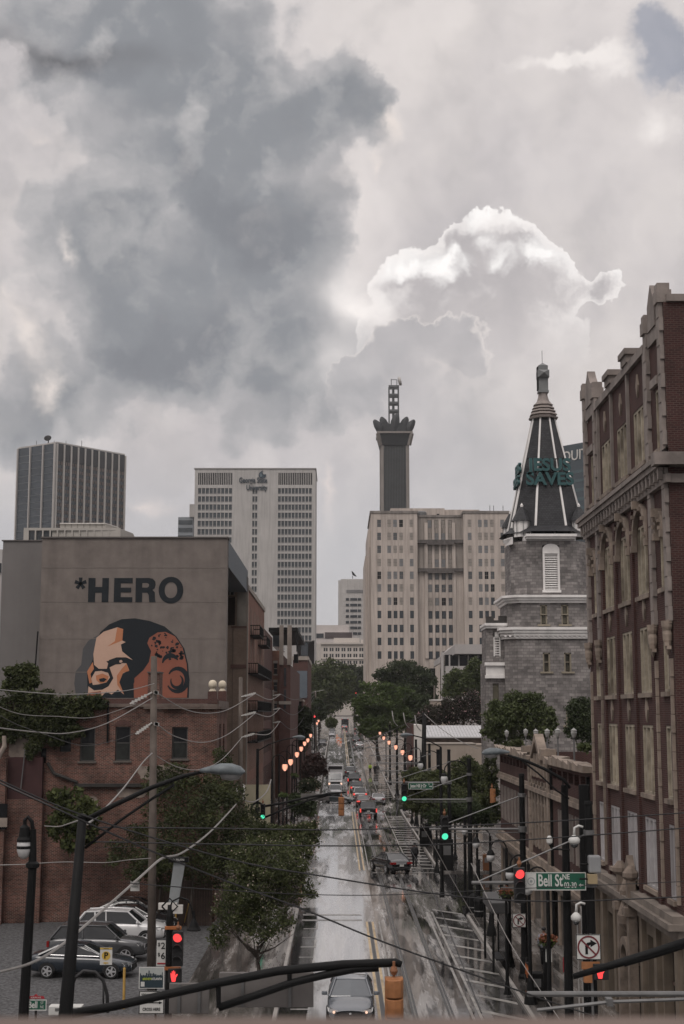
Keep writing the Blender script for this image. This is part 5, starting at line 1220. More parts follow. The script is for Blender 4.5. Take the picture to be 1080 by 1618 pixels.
def church():
 Y = 150.0; X = lambda px, py=1000: at(px, py, Y).x; Z = lambda py: at(866, py, Y).z
 STONE = brick('rubble_stone', (.27, .25, .24), (.14, .13, .127), (.135, .125, .12), bw=.62, bh=.31, ms=.022, var=.5, stain=.45, offset=.4)
 t = thing('stone_church', 'grey rubble stone church with a tall slate steeple between the trees and the brick building', 'church', (X(866), Y+5, 0))
 xa, xb = X(814), X(940); W = xb-xa; ch = X(821)-X(814)+.4
 def oct_(x0, x1, y0, c, grow=0): x0 -= grow; x1 += grow; y0 -= grow; y1 = y0+(x1-x0); return [(x0+c, y0), (x1-c, y0), (x1, y0+c), (x1, y1-c), (x1-c, y1), (x0+c, y1), (x0, y1-c), (x0, y0+c)]
 z1, z2, z3 = Z(1008), Z(951), Z(853)
 wins = [(X(856.5), Z(1061), X(868), Z(1031)), (X(890), Z(1061), X(901.5), Z(1031)), (X(891), Z(1146), X(904), Z(1121))]
 def tower(x0, x1, y0, c, za, zb, hs, name):
  P = oct_(x0, x1, y0, c)
  for i in range(8):
   a, b = P[i], P[(i+1) % 8]; dx, dy = b[0]-a[0], b[1]-a[1]; Ln = math.hypot(dx, dy); n = (dy/Ln, -dx/Ln)
   mb = MB().frame((a[0], a[1]), n)
   hh = [(h[0]-a[0], h[1], h[2]-a[0], h[3]) for h in hs] if i == 0 else []
   mb.wall(0, Ln, za, zb, hh, .4); mb.build(name, STONE, t)
 tower(xa-1.0, xb+1, Y, 1.2, 0, z1, wins, 'lower_wall')
 w2 = [(X(854.5), Z(986), X(865.5), Z(955)), (X(888), Z(986), X(899.5), Z(955))]
 tower(xa-.6, xb+.6, Y+.35, 1.3, z1, z2, w2, 'middle_wall')
 lv = [(X(861), Z(933), X(888), Z(860))]
 tower(xa-.1, xb-.1, Y+.8, 1.5, z2, z3, lv, 'belfry_wall')
 for h in wins+w2:
  mb = MB(); mb.m = 0; mb.box(h[0]+.12, Y+.6, h[1]+.1, h[2]-.12, Y+.62, h[3]-.1); mb.m = 1
  yy = Y-.03 if h in wins else Y+.32
  mb.box(h[0], yy+.1, h[1], h[0]+.15, Y+.6, h[3]); mb.box(h[2]-.15, yy+.1, h[1], h[2], Y+.6, h[3]); mb.box(h[0], yy+.1, h[3]-.15, h[2], Y+.6, h[3]); mb.box(h[0], Y+.3, (h[1]+h[3])/2-.05, h[2], Y+.6, (h[1]+h[3])/2+.05); mb.box(h[0]-.3, yy-.12, h[1]-.2, h[2]+.3, Y+.6, h[1]-.001)
  mb.build('window', [mat('olive_glass', (.09, .08, .055), .4, .3, 1), mat('olive_frame', (.24, .21, .16), .7, .15, 2)], t)
 # louvre
 h = lv[0]; yy = Y+.8; mb = MB(); z = h[1]+.15
 mb.box(h[0], yy-.08, h[1], h[0]+.22, yy+.3, h[3]-.5); mb.box(h[2]-.22, yy-.08, h[1], h[2], yy+.3, h[3]-.5); mb.box(h[0]-.1, yy-.15, h[1]-.15, h[2]+.1, yy+.3, h[1]+.1)
 while z < h[3]-.9: mb.add([(h[0]+.2, yy, z), (h[2]-.2, yy, z), (h[2]-.2, yy+.25, z+.19), (h[0]+.2, yy+.25, z+.19), (h[0]+.2, yy, z+.05), (h[2]-.2, yy, z+.05), (h[2]-.2, yy+.25, z+.24), (h[0]+.2, yy+.25, z+.24)], [(0,1,5,4),(4,5,6,7),(0,3,2,1)]); z += .245
 WH = mat('church_white', (.72, .70, .68), .7, .08, 1.2, streak=.15)
 mb.build('louvre', WH, t)
 mb = MB(); c = (h[0]+h[2])/2; r = (h[2]-h[0])/2; mb.prism([(h[0], h[3]-.9), (h[2], h[3]-.9), (h[2], h[3]-.45)]+[(c+r*math.cos(g), h[3]-.45+.6*math.sin(g)) for g in [math.pi*i/8 for i in range(1, 8)]]+[(h[0], h[3]-.45)], yy-.1, yy+.2, 'y'); mb.build('louvre_head', WH, t)
 mb = MB(); mb.box(h[0]+.1, yy+.36, h[1], h[2]-.1, yy+.39, h[3]); mb.build('louvre_dark', GLSD, t)
 # white cornices, each a stack of mouldings
 def cornice(x0, x1, y0, c, zb, zt_, out, n=3):
  mb = MB()
  for i in range(n): k_ = out*(.35+.65*(i/(n-1)) if n > 1 else 1); mb.prism(oct_(x0, x1, y0, c, k_), zb+(zt_-zb)*i/n, zb+(zt_-zb)*(i+.94)/n)
  mb.build('white_cornice', WH, t)
 cornice(xa-1.0, xb+1, Y, 1.2, Z(1009), Z(991), .7, 4); cornice(xa-.6, xb+.6, Y+.35, 1.3, Z(952), Z(940), .65, 3)
 mb = MB(); x = xa-1.2
 while x < xb+1: mb.box(x, Y-.35, Z(1006.5), x+.22, Y-.2, Z(1004)); x += .5
 mb.build('dentils', WH, t)
 mb = MB(); mb.prism([(X(833), Y+.9), (X(915), Y+.9), (X(917), Y+2), (X(831), Y+2)], Z(853), Z(845)); mb.box(X(835), Y+.1, Z(851), X(913), Y+.9, Z(847.5)); mb.box(X(833.5), Y-.15, Z(847.5)+.001, X(914.5), Y+.9, Z(843.5)); mb.build('white_cornice', WH, t)
 mb = MB(); mb.add([(X(804), Y+2.2, Z(859)), (X(813), Y+.3, Z(859)), (X(813), Y+.3, Z(848)), (X(801), Y+2, Z(850)), (X(806), Y+4, Z(845)), (X(814), Y+2, Z(845)), (X(813), Y+4, Z(859))], [(0,1,2,3),(3,2,5,4),(0,3,4),(1,6,5,2)]); mb.build('corner_cornice', WH, t)
 # spire
 SL = brick('slate_tiles', (.042, .043, .047), (.026, .027, .030), (.012, .012, .013), bw=.30, bh=.21, ms=.018, var=.3, stain=.3, rough=.55)
 cx0, cy0 = X(872.5, 835), Y+5.0; cx1 = X(866, 663)
 Zs = lambda py: at(866, py, Y+5).z
 zb, zt_ = Zs(838), Zs(663); R0, R1 = 4.25, 1.28
 def ring(R_, cx, z, n=8): return [Vector((cx+R_*math.cos(R(22.5+45*k)), cy0+R_*math.sin(R(22.5+45*k)), z)) for k in range(n)]
 a, b = ring(R0, cx0, zb), ring(R1, cx0, zt_)
 cx1 = cx0
 mb = MB(); mb.add(a+b, [(k, (k+1) % 8, 8+(k+1) % 8, 8+k) for k in range(8)]); mb.build('steeple_roof', SL, t)
 for k in range(8):
  mb = MB(); mb.tube([a[k], b[k]], [.15, .11], 5); mb.build('steeple_rib', WH, t)
 sk = [Vector((p.x+(p.x-cx0)*.25, p.y+(p.y-cy0)*.25, zb-.7)) for p in a]; mb = MB(); mb.add(sk+a, [(k, (k+1) % 8, 8+(k+1) % 8, 8+k) for k in range(8)]); mb.build('steeple_skirt', SL, t)
 mb = MB(); pr = [(R1+.35, 0), (R1+.42, .2), (R1+.15, .3), (R1+.05, .42), (R1+.3, .52), (R1+.2, .7), (R1-.05, .85), (R1+.16, .95), (R1+.05, 1.1), (R1-.2, 1.25), (R1+.02, 1.35), (R1-.1, 1.5), (R1-.3, 1.65), (R1-.12, 1.8), (R1-.3, 1.95), (.72, 2.3), (.55, 2.9), (.5, 3.4), (.62, 3.45)]
 sc_ = (Zs(621)-zt_)/3.4; mb.lathe([(r_, z_*sc_) for r_, z_ in pr], (cx0, cy0, zt_), 8, rot=R(22.5)); mb.build('ringed_neck', mat('ring_copper_grey', (.21, .18, .165), .6, .2, 2), t)
 # lantern cross
 GR = mat('dull_zinc', (.15, .155, .155), .5, .15, 1); z0 = Zs(620); z9 = Zs(576); hh = z9-z0
 mb = MB(); mb.box(cx0-.5, cy0-.5, z0, cx0+.55, cy0+.5, z0+hh*.93); mb.box(cx0-.6, cy0-.75, z0+hh*.50, cx0+.66, cy0+.75, z0+hh*.76)
 mb.lathe([(.75, z0+hh*.93), (.5, z0+hh*.97), (.03, z0+hh*1.06)], (cx0+.02, cy0, 0), 4, rot=R(45)); mb.box(cx0-.55, cy0-.6, z0-.1, cx0+.6, cy0+.6, z0+.12)
 for sy in (-1,): mb.add([(cx0-.55, cy0-.76, z0+hh*.5), (cx0+.6, cy0-.76, z0+hh*.5), (cx0+.6, cy0-.76, z0+hh*.76), (cx0-.55, cy0-.76, z0+hh*.76), (cx0+.03, cy0-1.2, z0+hh*.64)], [(0,1,4),(1,2,4),(2,3,4),(3,0,4)])
 mb.tube([(cx0, cy0, z9), (cx0, cy0, z9+1.6)], .03, 4); mb.build('lantern', GR, t)
 mb = MB(); mb.box(cx0-.62, cy0-.35, z0+.2, cx0-.5-.001, cy0+.35, z0+hh*.9); mb.build('lantern_side_panel', BLK, t)  # black panel along the left side of the lantern
 # letters
 TE = mat('teal_letters', (.022, .075, .078), .5, .12, 2)
 ys_ = cy0-R0+1.15
 for k_, (txt, py) in enumerate((('JESUS', 730.5), ('SAVES', 753))):
  text_part(txt, 1.88, TE, t, (X(872, 730), ys_, Z(py)), ext=.16, name='sign_letters', bold=.065, sx=1.02)
 o = text_part('JESUS', 1.5, TE, t, (cx0-2.9, cy0, Z(731)), n=(-1, 0), ext=.14, name='sign_letters', bold=.04); o = text_part('SAVES', 1.5, TE, t, (cx0-3.1, cy0, Z(752)), n=(-1, 0), ext=.14, name='sign_letters', bold=.04)
 mb = MB(); x0, x1 = X(838, 730), X(906, 730)
 for py in (741.5, 763.5, 720): mb.box(x0-.1, ys_+.25, Z(py), x1, ys_+.33, Z(py)+.1)
 for px in (851, 866, 882, 897): mb.box(X(px, 740), ys_+.24, Z(764), X(px, 740)+.08, ys_+2.0, Z(763)); mb.box(X(px, 740), ys_+.24, Z(764), X(px, 740)+.08, ys_+.32, Z(720))
 mb.build('sign_frame', BLK, t)
 # corner turrets
 for (px, w_) in ((826.5, 14.5), (917, 14.5), (808, 13)):
  dy = 0 if px > 815 else 5.5; c = (Xp(px, 830, Y+1.4+dy), Y+2.4+dy); r_ = w_/F*Y
  mb = MB(); mb.lathe([(r_, Z(845)), (r_, Z(838)), (r_*.97, Z(838)), (r_*.97, Z(818)), (r_*1.04, Z(817))], (*c, 0), 8, rot=R(22.5)); tu = mb.build('turret', WH, t)
  mb = MB(); mb.lathe([(r_*1.2, Z(819.5)), (r_*1.14, Z(818)), (r_*.72, Z(807)), (r_*.2, Z(796))], (*c, 0), 10); mb.build('turret_roof', SL, tu)
  mb = MB(); mb.lathe([(r_*.32, Z(799)), (r_*.14, Z(795)), (r_*.2, Z(794)), (r_*.02, Z(789.5))], (*c, 0), 8); mb.build('finial', WH, tu)
  mb = MB();
  for k_ in range(8): g = R(45*k_); mb.box(c[0]+r_*math.cos(g)-.03, c[1]+r_*math.sin(g)-.03, Z(843), c[0]+r_*math.cos(g)+.03, c[1]+r_*math.sin(g)+.03, Z(819))
  mb.build('panel_trim', GR, tu)
 # low battlemented wing at left
 Yw = 152.5; Xw = lambda px: Xp(px, 1030, Yw); Zw = lambda py: at(785, py, Yw).z
 hs = [(Xw(779.5), Zw(1037), Xw(790.5), Zw(999))]; h2 = [(Xw(776.5), Zw(1110), Xw(786), Zw(1080))]
 mb = MB().frame((0, Yw), (0, -1)); mb.wall(Xw(768.5), Xw(806), Zw(1047), Zw(993), hs, .3); mb.wall(Xw(765.5), Xw(807), 0, Zw(1047), h2, .3, d=.5); mb.T = Matrix.Identity(4)
 mb.box(Xw(768.5), Yw+.001, 0, Xw(768.5)+.2, Yw+5, Zw(993)); mb.box(Xw(765.5), Yw-.499, 0, Xw(765.5)+.2, Yw+5, Zw(1047)); mb.build('wing_wall', STONE, t)
 mb = MB(); mb.box(Xw(767), Yw-.4, Zw(993), Xw(806), Yw+5, Zw(989)); mb.box(Xw(765.5), Yw-.6, Zw(989)+.001, Xw(806), Yw+5, Zw(985)); mb.box(Xw(764.5), Yw-.9, Zw(1072), Xw(806.5), Yw-.49, Zw(1067)); mb.box(Xw(766), Yw-.75, Zw(1067), Xw(806.5), Yw-.49, Zw(1052)); mb.box(Xw(764), Yw-1, Zw(1052)+.001, Xw(806.5), Yw-.49, Zw(1047)); mb.build('wing_cornice', WH, t)
 mb = MB(); x = Xw(768.5)
 for a, b, c_ in ((768.5, 781, 974), (781, 788.5, 980), (788.5, 806, 973)): mb.box(Xw(a), Yw, Zw(985), Xw(b)-.02, Yw+.6, Zw(c_))
 mb.build('battlement', mat('sooty_merlon', (.045, .042, .04), .9, .3, 2), t)
 h = hs[0]; mb = MB(); z = h[1]+.1; mb.box(h[0], Yw-.05, h[1], h[0]+.14, Yw+.2, h[3]); mb.box(h[2]-.14, Yw-.05, h[1], h[2], Yw+.2, h[3]); mb.box(h[0], Yw-.05, h[3]-.5, h[2], Yw+.2, h[3])
 while z < h[3]-.5: mb.box(h[0]+.14, Yw, z, h[2]-.14, Yw+.14, z+.11); z += .26
 mb.build('louvre', WH, t)
 mb = MB(); h = h2[0]; mb.m = 0; mb.box(h[0], Yw-.3, h[1], h[2], Yw-.28, h[3]); mb.build('window', [MATS['olive_glass']], t)
 mb = MB(); mb.box(X(826), Y+2.6, Z(1160), X(930), Y+3.2, z3-.1); mb.build('inner_core', GLSD, t)
church()
def white_shed():
 Y = 205.0; z0 = gz(Y); X = lambda px: Xp(px, 1180, Y); Z = lambda py: at(720, py, Y).z
 t = thing('white_walled_shop', 'low building with a white metal roof, white gable and beige side wall near the steeple', 'building', (X(720), Y+8, z0))
 mb = MB(); mb.box(X(653.5), Y, z0-.3, X(667.5), Y+16, Z(1145)); mb.build('white_gable', WHT, t)
 mb = MB(); mb.box(X(650.5), Y-.1, z0-.3, X(653.4), Y+16, Z(1143.5)); mb.build('brick_pier', BR_RED, t)
 mb = MB(); mb.box(X(667.6), Y+.3, z0-.3, X(800), Y+16, Z(1166)); mb.build('wall', mat('rusty_band_wall', (.12, .09, .075), .8, .4, .8, streak=.5), t)
 mb = MB(); mb.add([(X(667.6), Y-.2, Z(1164)), (X(803), Y-.2, Z(1164)), (X(803), Y+9, Z(1147)), (X(667.6), Y+9, Z(1147)), (X(667.6), Y-.2, Z(1166)), (X(803), Y-.2, Z(1166)), (X(803), Y+9, Z(1149)), (X(667.6), Y+9, Z(1149))], [(0,1,2,3),(7,6,5,4),(4,5,1,0),(0,3,7,4)]); mb.build('metal_roof', mat('pale_metal_roof', (.42, .42, .43), .5, .12, 1, streak=.1), t)
 mb = MB()
 for i in range(26): x = X(668)+i*.45; mb.add([(x, Y-.2, Z(1164)+.03), (x+.05, Y-.2, Z(1164)+.03), (x+.05, Y+9, Z(1147)+.03), (x, Y+9, Z(1147)+.03)], [(0, 1, 2, 3)])
 mb.build('roof_seams', STEEL, t)
 Y2 = Y-7
 t2 = thing('beige_annexe', 'beige rendered annexe with a tall dark door, in front of the white metal roof', 'building', (Xp(730, 1200, Y2), Y2+3, 0))
 X2 = lambda px: Xp(px, 1190, Y2); Z2 = lambda py: at(730, py, Y2).z
 mb = MB().frame((0, Y2), (0, -1)); mb.wall(X2(674), X2(767), gz(Y2)-.3, Z2(1176), [(X2(689), gz(Y2), X2(696), Z2(1184))], .3); mb.T = Matrix.Identity(4); mb.box(X2(674), Y2+.001, gz(Y2), X2(674)+.2, Y2+6.5, Z2(1176)); mb.box(X2(674), Y2+.3, Z2(1177), X2(767), Y2+6.5, Z2(1176)-.01); mb.build('wall', mat('beige_render', (.33, .28, .235), .85, .08, .6, streak=.15), t2)
 mb = MB(); mb.box(X2(673), Y2-.1, Z2(1176), X2(752), Y2+6.5, Z2(1174.5)); mb.box(X2(753), Y2-.1, Z2(1178), X2(767), Y2+.05, Z2(1176.5)); mb.build('coping', MATS['pale_parapet'], t2)
 mb = MB(); mb.box(X2(689), Y2+.26, gz(Y2), X2(696), Y2+.28, Z2(1184)); mb.build('door', GLSD, t2)
 Y3 = 235.0
 t3 = thing('flat_roof_shed', 'small flat roofed shed behind the flowering hedge on the right', 'shed', (Xp(705, 1110, Y3+20), Y3+22, gz(Y3)))
 mb = MB(); mb.box(Xp(682, 1110, Y3+20), Y3+20, gz(Y3), Xp(722, 1110, Y3+20), Y3+26, at(700, 1107, Y3+20).z); mb.build('wall', MATS['beige_render'], t3)
 mb = MB(); mb.box(Xp(681, 1110, Y3+20), Y3+19.8, at(700, 1107, Y3+20).z, Xp(723, 1110, Y3+20), Y3+26.2, at(700, 1105, Y3+20).z); mb.build('roof', WHT, t3)
white_shed()
# ================================================================ trees and plants
LG1 = leafmat('leaf_green', (.034, .048, .018), (.10, .12, .05), .55)
LG2 = leafmat('leaf_dark_green', (.018, .028, .012), (.055, .072, .032), .45)
LG3 = leafmat('leaf_bright_green', (.035, .055, .014), (.085, .12, .035), .3)
LGM = leafmat('leaf_myrtle', (.024, .033, .013), (.10, .115, .045), 1.9)
LGR = leafmat('leaf_reddish', (.035, .022, .018), (.085, .05, .045), .7)
LIVY = leafmat('leaf_ivy', (.016, .024, .010), (.075, .085, .032), .9)
BARK = mat('bark', (.055, .045, .038), .9, .3, 3, bump=.4)
PETAL = mat('pale_petals', (.34, .29, .23), .7, .2, 4)
PETALP = mat('pink_petals', (.30, .19, .19), .7, .25, 4)
def leaves(name, m, parent, clumps, n, size, seed=0, flat=.55, origin=None, shell=.55):
 "n leaf quads spread through ellipsoidal clumps [(centre, (rx, ry, rz))], denser towards their surface"
 g = np.random.default_rng(seed); vol = np.array([c[1][0]*c[1][1]*c[1][2] for c in clumps])**.72; k = g.choice(len(clumps), n, p=vol/vol.sum())
 C = np.array([list(c[0]) for c in clumps])[k]; Rr = np.array([c[1] for c in clumps])[k]
 d = g.normal(size=(n, 3)); d /= np.linalg.norm(d, axis=1, keepdims=True)
 rad = (shell+(1-shell)*g.random(n))**.6 * (1+.16*g.normal(size=n)); P = C+d*Rr*rad[:, None]
 # sprays: leaves gather in small bunches
 P += g.normal(size=(n, 3))*size*.5
 a = g.normal(size=(n, 3)); a /= np.linalg.norm(a, axis=1, keepdims=True); b = np.cross(a, g.normal(size=(n, 3))); b /= np.linalg.norm(b, axis=1, keepdims=True)
 s = size*(.55+.9*g.random(n))[:, None]; a = a*s; b = b*s*flat
 V = np.stack([P-a, P-b*.9, P+a, P+b*.9], 1).reshape(-1, 3)
 org = np.array(root_of(parent).location if parent is not None else (origin or clumps[0][0])); V = V-org
 me = bpy.data.meshes.new(name); me.vertices.add(4*n); me.vertices.foreach_set('co', V.astype(np.float32).ravel())
 me.loops.add(4*n); me.loops.foreach_set('vertex_index', np.arange(4*n, dtype=np.int32)); me.polygons.add(n)
 me.polygons.foreach_set('loop_start', np.arange(0, 4*n, 4, dtype=np.int32)); me.polygons.foreach_set('loop_total', np.full(n, 4, dtype=np.int32))
 me.materials.append(m); me.update(calc_edges=True); me.validate(); o = link(bpy.data.objects.new(name, me))
 if parent is not None: o.parent = parent
 else: o.location = org
 return o
def trunk_mb(base, h, r, limbs, rr, spread):
 mb = MB(); base = Vector(base); top = base+Vector((rr.uniform(-.1, .1)*h, rr.uniform(-.05, .05)*h, h))
 pts = [base, base.lerp(top, .35)+Vector((rr.uniform(-.04, .04)*h, 0, 0)), base.lerp(top, .7), top]; mb.tube(pts, [r*1.25, r*.9, r*.7, r*.4], 8)
 for i in range(limbs):
  g = rr.uniform(0, 6.28); s = base.lerp(top, rr.uniform(.45, .95)); e = s+Vector((math.cos(g)*spread, math.sin(g)*spread, rr.uniform(.5, 1.1)*spread))
  m_ = s.lerp(e, .5)+Vector((0, 0, -.08*spread)); mb.tube([s, m_, e], [r*.5, r*.3, r*.1], 5)
 return mb
def tree(name, label, base, th, crown, n, size, m, seed, group=None, r=.2, limbs=6, flowers=None, core=True, shell=.35):
 "crown: list of (dx, dy, dz, rx, ry, rz) relative to the base"
 t = thing(name, label, 'tree' if 'bush' not in name and 'shrub' not in name else 'shrub', base, group); rr = random.Random(seed); b = Vector(base)
 spread = max(c[3] for c in crown)
 trunk_mb(base, th, r, limbs, rr, spread).build('trunk', BARK, t)
 cl = []
 for c in crown:
  cl.append((b+Vector(c[:3]), c[3:]))
  for i in range(13):   # smaller clumps on the rim make the outline uneven
   g = rr.uniform(0, 6.28); e = rr.uniform(-.5, 1.3); d = Vector((math.cos(g)*math.cos(e)*c[3], math.sin(g)*math.cos(e)*c[4], math.sin(e)*c[5]))*rr.uniform(.75, 1.16)
   s = rr.uniform(.14, .38); cl.append((b+Vector(c[:3])+d, (c[3]*s, c[4]*s, c[5]*s*.8)))
 leaves('crown', m, t, cl, n, size, seed, shell=shell)
 if flowers: leaves('flowers', flowers[0], t, [(c[0], tuple(v*1.03 for v in c[1])) for c in cl], flowers[1], flowers[2], seed+50, flat=.9, shell=.9)
 return t
def crown_px(base, items, Y):
 out = []
 for (px, py, rx, ry, dy) in items:
  p = at(px, py, Y+dy); k = (Y+dy)/F; out.append((p.x-base[0], dy, p.z-base[2], rx*k, rx*k*.9, ry*k))
 return out
def ptree(name, label, bpx, Y, items, n, size, m, seed, **kw):
 x = Xp(bpx, 1128, Y); b = (x, Y, gz(Y)+.1 if abs(x) > 3 else gz(Y)); cr = crown_px(b, items, Y)
 th = max(1.2, min(c[2] for c in cr)*.9); return tree(name, label, b, th, cr, n, size, m, seed, **kw)
G = 'trees along the far street'
# foreground myrtles on the left pavement
x = gnd(412, 1536)
ptree('crape_myrtle', 'large flowering crape myrtle with pale blossom, nearest tree on the left pavement', 410, 64.5, [(425, 1365, 54, 38, 0), (372, 1435, 34, 38, .5), (462, 1398, 32, 30, 0), (420, 1458, 40, 28, -.5), (345, 1482, 16, 18, 0), (482, 1345, 18, 18, 1), (388, 1368, 28, 22, 0), (400, 1410, 44, 30, 0)], 22000, .066, LGM, 11, r=.09, limbs=14, flowers=(PETAL, 1100, .034))
ptree('crape_myrtle', 'second crape myrtle with pale blossom, just behind the nearest one on the left', 452, 82, [(455, 1328, 40, 22, 0), (425, 1322, 26, 18, 0), (488, 1318, 18, 18, 0)], 9500, .085, LGM, 12, r=.09, limbs=7, flowers=(PETAL, 450, .045))
# ivy covered thicket against the brick building
def thicket():
 Y = 79.5; t = thing('ivy_thicket', 'dark evergreen thicket of ivy climbing over the corner behind the parked cars', 'shrub', (Xp(300, 1330, Y), Y, 0))
 cl = []
 for (px, py, rx, ry, dy) in [(300, 1270, 60, 40, 2.5), (300, 1330, 66, 46, 1), (230, 1345, 46, 36, 2), (350, 1300, 46, 56, 1), (385, 1320, 30, 40, 2), (330, 1375, 36, 24, 2), (270, 1230, 40, 20, 4), (345, 1245, 22, 26, 3), (350, 1205, 13, 20, 4), (255, 1375, 34, 24, 2)]:
  p = at(px, py, Y+dy); k = (Y+dy)/F; cl.append((p, (rx*k, 1.1, ry*k)))
  for i in range(8):
   a = random.uniform(0, 6.28); q = p+Vector((math.cos(a)*rx*k, random.uniform(-1.4, .2), math.sin(a)*ry*k)); cl.append((q, (rx*k*.3, .5, ry*k*.3)))
 leaves('foliage', LIVY, t, cl, 24000, .085, 21, shell=.3)
 mb = MB()
 for px in (250, 300, 350): p = at(px, 1330, Y+2); mb.tube([(p.x, p.y, 0), (p.x+.2, p.y, 2.5), p], [.12, .08, .04], 6)
 mb.build('stem', BARK, t)
thicket()
def leafy_vine(name, label, Y, items, n, size, m, seed, cat='vine', thick=.35):
 p0 = at(items[0][0], items[0][1], Y); t = thing(name, label, cat, (p0.x, Y, p0.z)); cl = []; rr = random.Random(seed)
 for (px, py, rx, ry) in items:
  p = at(px, py, Y); k = Y/F; cl.append((p, (rx*k, thick, ry*k)))
  for i in range(6): a = rr.uniform(0, 6.28); cl.append((p+Vector((math.cos(a)*rx*k, -.1, math.sin(a)*ry*k)), (rx*k*.3, thick*.8, ry*k*.35)))
 leaves('foliage', m, t, cl, n, size, seed, shell=.5)
 mb = MB();
 for (px, py, rx, ry) in items[:3]: p = at(px, py-ry, Y); q = at(px+3, py+ry, Y); mb.tube([p, q], [.05, .03], 5)
 mb.build('stem', BARK, t); return t
leafy_vine('roof_vine', 'dark vine draped along the roof edge of the derelict brick building', 83.7, [(20, 1120, 30, 24), (70, 1122, 36, 24), (110, 1118, 30, 20), (145, 1110, 24, 9), (60, 1145, 26, 18), (15, 1150, 22, 18), (100, 1140, 18, 20), (120, 1155, 10, 10), (90, 1160, 10, 20)], 16000, .10, LIVY, 22)
leafy_vine('ivy_clump', 'round ivy clump growing up the drainpipe at the left end of the roof', 86.0, [(34, 1070, 22, 20), (30, 1085, 20, 14), (42, 1060, 10, 12)], 4200, .12, LGM, 23, cat='shrub')
leafy_vine('hanging_ivy', 'bright edged ivy tuft hanging below the roof at the left of the first window', 83.6, [(62, 1165, 12, 14), (50, 1180, 8, 16)], 1500, .09, LIVY, 26)
leafy_vine('sumac_bush', 'bright green bush with long drooping leaves against the brick wall', 81.5, [(112, 1275, 26, 22), (95, 1262, 14, 12), (130, 1300, 22, 26), (92, 1300, 16, 18), (118, 1325, 16, 16), (140, 1278, 10, 14)], 2600, .17, leafmat('leaf_sumac', (.025, .035, .012), (.085, .10, .03), 1), 27, cat='bush', thick=.8)
# small street trees further up on the left
ptree('street_tree', 'reddish brown street tree overhanging the left kerb before the parked cars', 497, 165, [(496, 1212, 18, 16, 0), (488, 1220, 12, 12, 0), (505, 1207, 9, 10, 0)], 4200, .17, LGR, 31, r=.07)
ptree('street_tree', 'small dark street tree on the left pavement beside the mast arm sign', 476, 118, [(476, 1272, 18, 16, 0), (466, 1265, 10, 10, 0), (488, 1268, 9, 10, 0)], 4000, .13, LG2, 32, r=.06)
ptree('flowering_shrub', 'low flowering bush with white blossom beside the left kerb', 489, 148, [(489, 1240, 15, 10, 0), (480, 1244, 9, 8, 0)], 2600, .12, LG2, 33, r=.04, flowers=(PETAL, 120, .08))
ptree('low_shrub', 'low green planting at the kerb under the small dark street tree', 490, 125, [(489, 1284, 10, 5, 0)], 900, .1, LG3, 34, r=.03)
ptree('street_tree', 'tall narrow leafy tree on the left beside the brick gable block', 480, 235, [(478, 1150, 12, 30, 0), (482, 1130, 8, 12, 0)], 4200, .28, LG2, 35, group=G)
ptree('street_tree', 'dark tree on the left pavement beside the far row of lit lamps', 497, 330, [(497, 1118, 12, 15, 0), (507, 1128, 8, 10, 0)], 3200, .34, LG2, 36, group=G)
ptree('street_tree', 'pale green tree over the far cars left of the bus', 524, 430, [(523, 1142, 9, 8, 0)], 1800, .3, LG1, 37, group=G)
# tree masses closing the street
ptree('spreading_tree', 'broad dark green tree left of the street end, in front of the cream office', 505, 480, [(508, 1072, 22, 24, 0), (528, 1066, 18, 20, 4), (500, 1095, 14, 16, -4), (535, 1095, 20, 24, 0), (518, 1115, 20, 14, 0), (548, 1080, 12, 16, 6)], 15000, .48, LG1, 41, r=.5, group=G)
ptree('spreading_tree', 'dark green tree at the end of the street, left of the beige block', 560, 640, [(560, 1068, 16, 16, 0), (572, 1075, 10, 20, 0), (550, 1090, 16, 18, 0), (565, 1098, 14, 16, 0)], 9000, .6, LG2, 42, r=.5, group=G)
ptree('spreading_tree', 'bright green spreading tree over the right pavement in mid distance', 598, 285, [(600, 1105, 34, 24, 0), (630, 1112, 24, 22, 3), (575, 1118, 20, 20, 0), (610, 1140, 40, 20, 0), (588, 1150, 22, 18, -3), (650, 1135, 16, 16, 0)], 17000, .30, LG3, 43, r=.35, group=G)
ptree('tall_tree', 'tall dark tree with a ragged crown in front of the beige block', 640, 345, [(632, 1060, 26, 16, 0), (655, 1068, 22, 16, 0), (605, 1068, 16, 10, 0), (640, 1088, 32, 18, 0), (670, 1092, 18, 22, 0), (612, 1085, 16, 14, 0), (678, 1075, 10, 14, 0)], 13000, .34, LG2, 44, r=.4, group=G)
ptree('round_tree', 'round green tree between the concrete hall and the church wing', 735, 262, [(725, 1080, 24, 20, 0), (745, 1078, 18, 20, 2), (715, 1092, 16, 12, 0), (752, 1060, 14, 18, 0), (762, 1085, 10, 20, 0)], 11000, .26, LG1, 45, r=.3, group=G)
ptree('flowering_hedge_tree', 'dark reddish flowering tree row behind the white metal roof', 715, 228, [(690, 1130, 22, 16, 0), (715, 1126, 24, 20, 0), (745, 1118, 24, 24, 0), (762, 1128, 16, 20, 0), (672, 1135, 14, 12, 0)], 12000, .2, leafmat('leaf_dusky', (.016, .018, .012), (.05, .042, .03), .6), 46, r=.15, group=G, flowers=(PETALP, 1300, .09))
ptree('low_tree', 'dark lower tree beneath the tall one, right of the lit lamps', 672, 270, [(668, 1115, 20, 14, 0), (650, 1105, 12, 10, 0)], 5000, .26, LG2, 47, group=G)
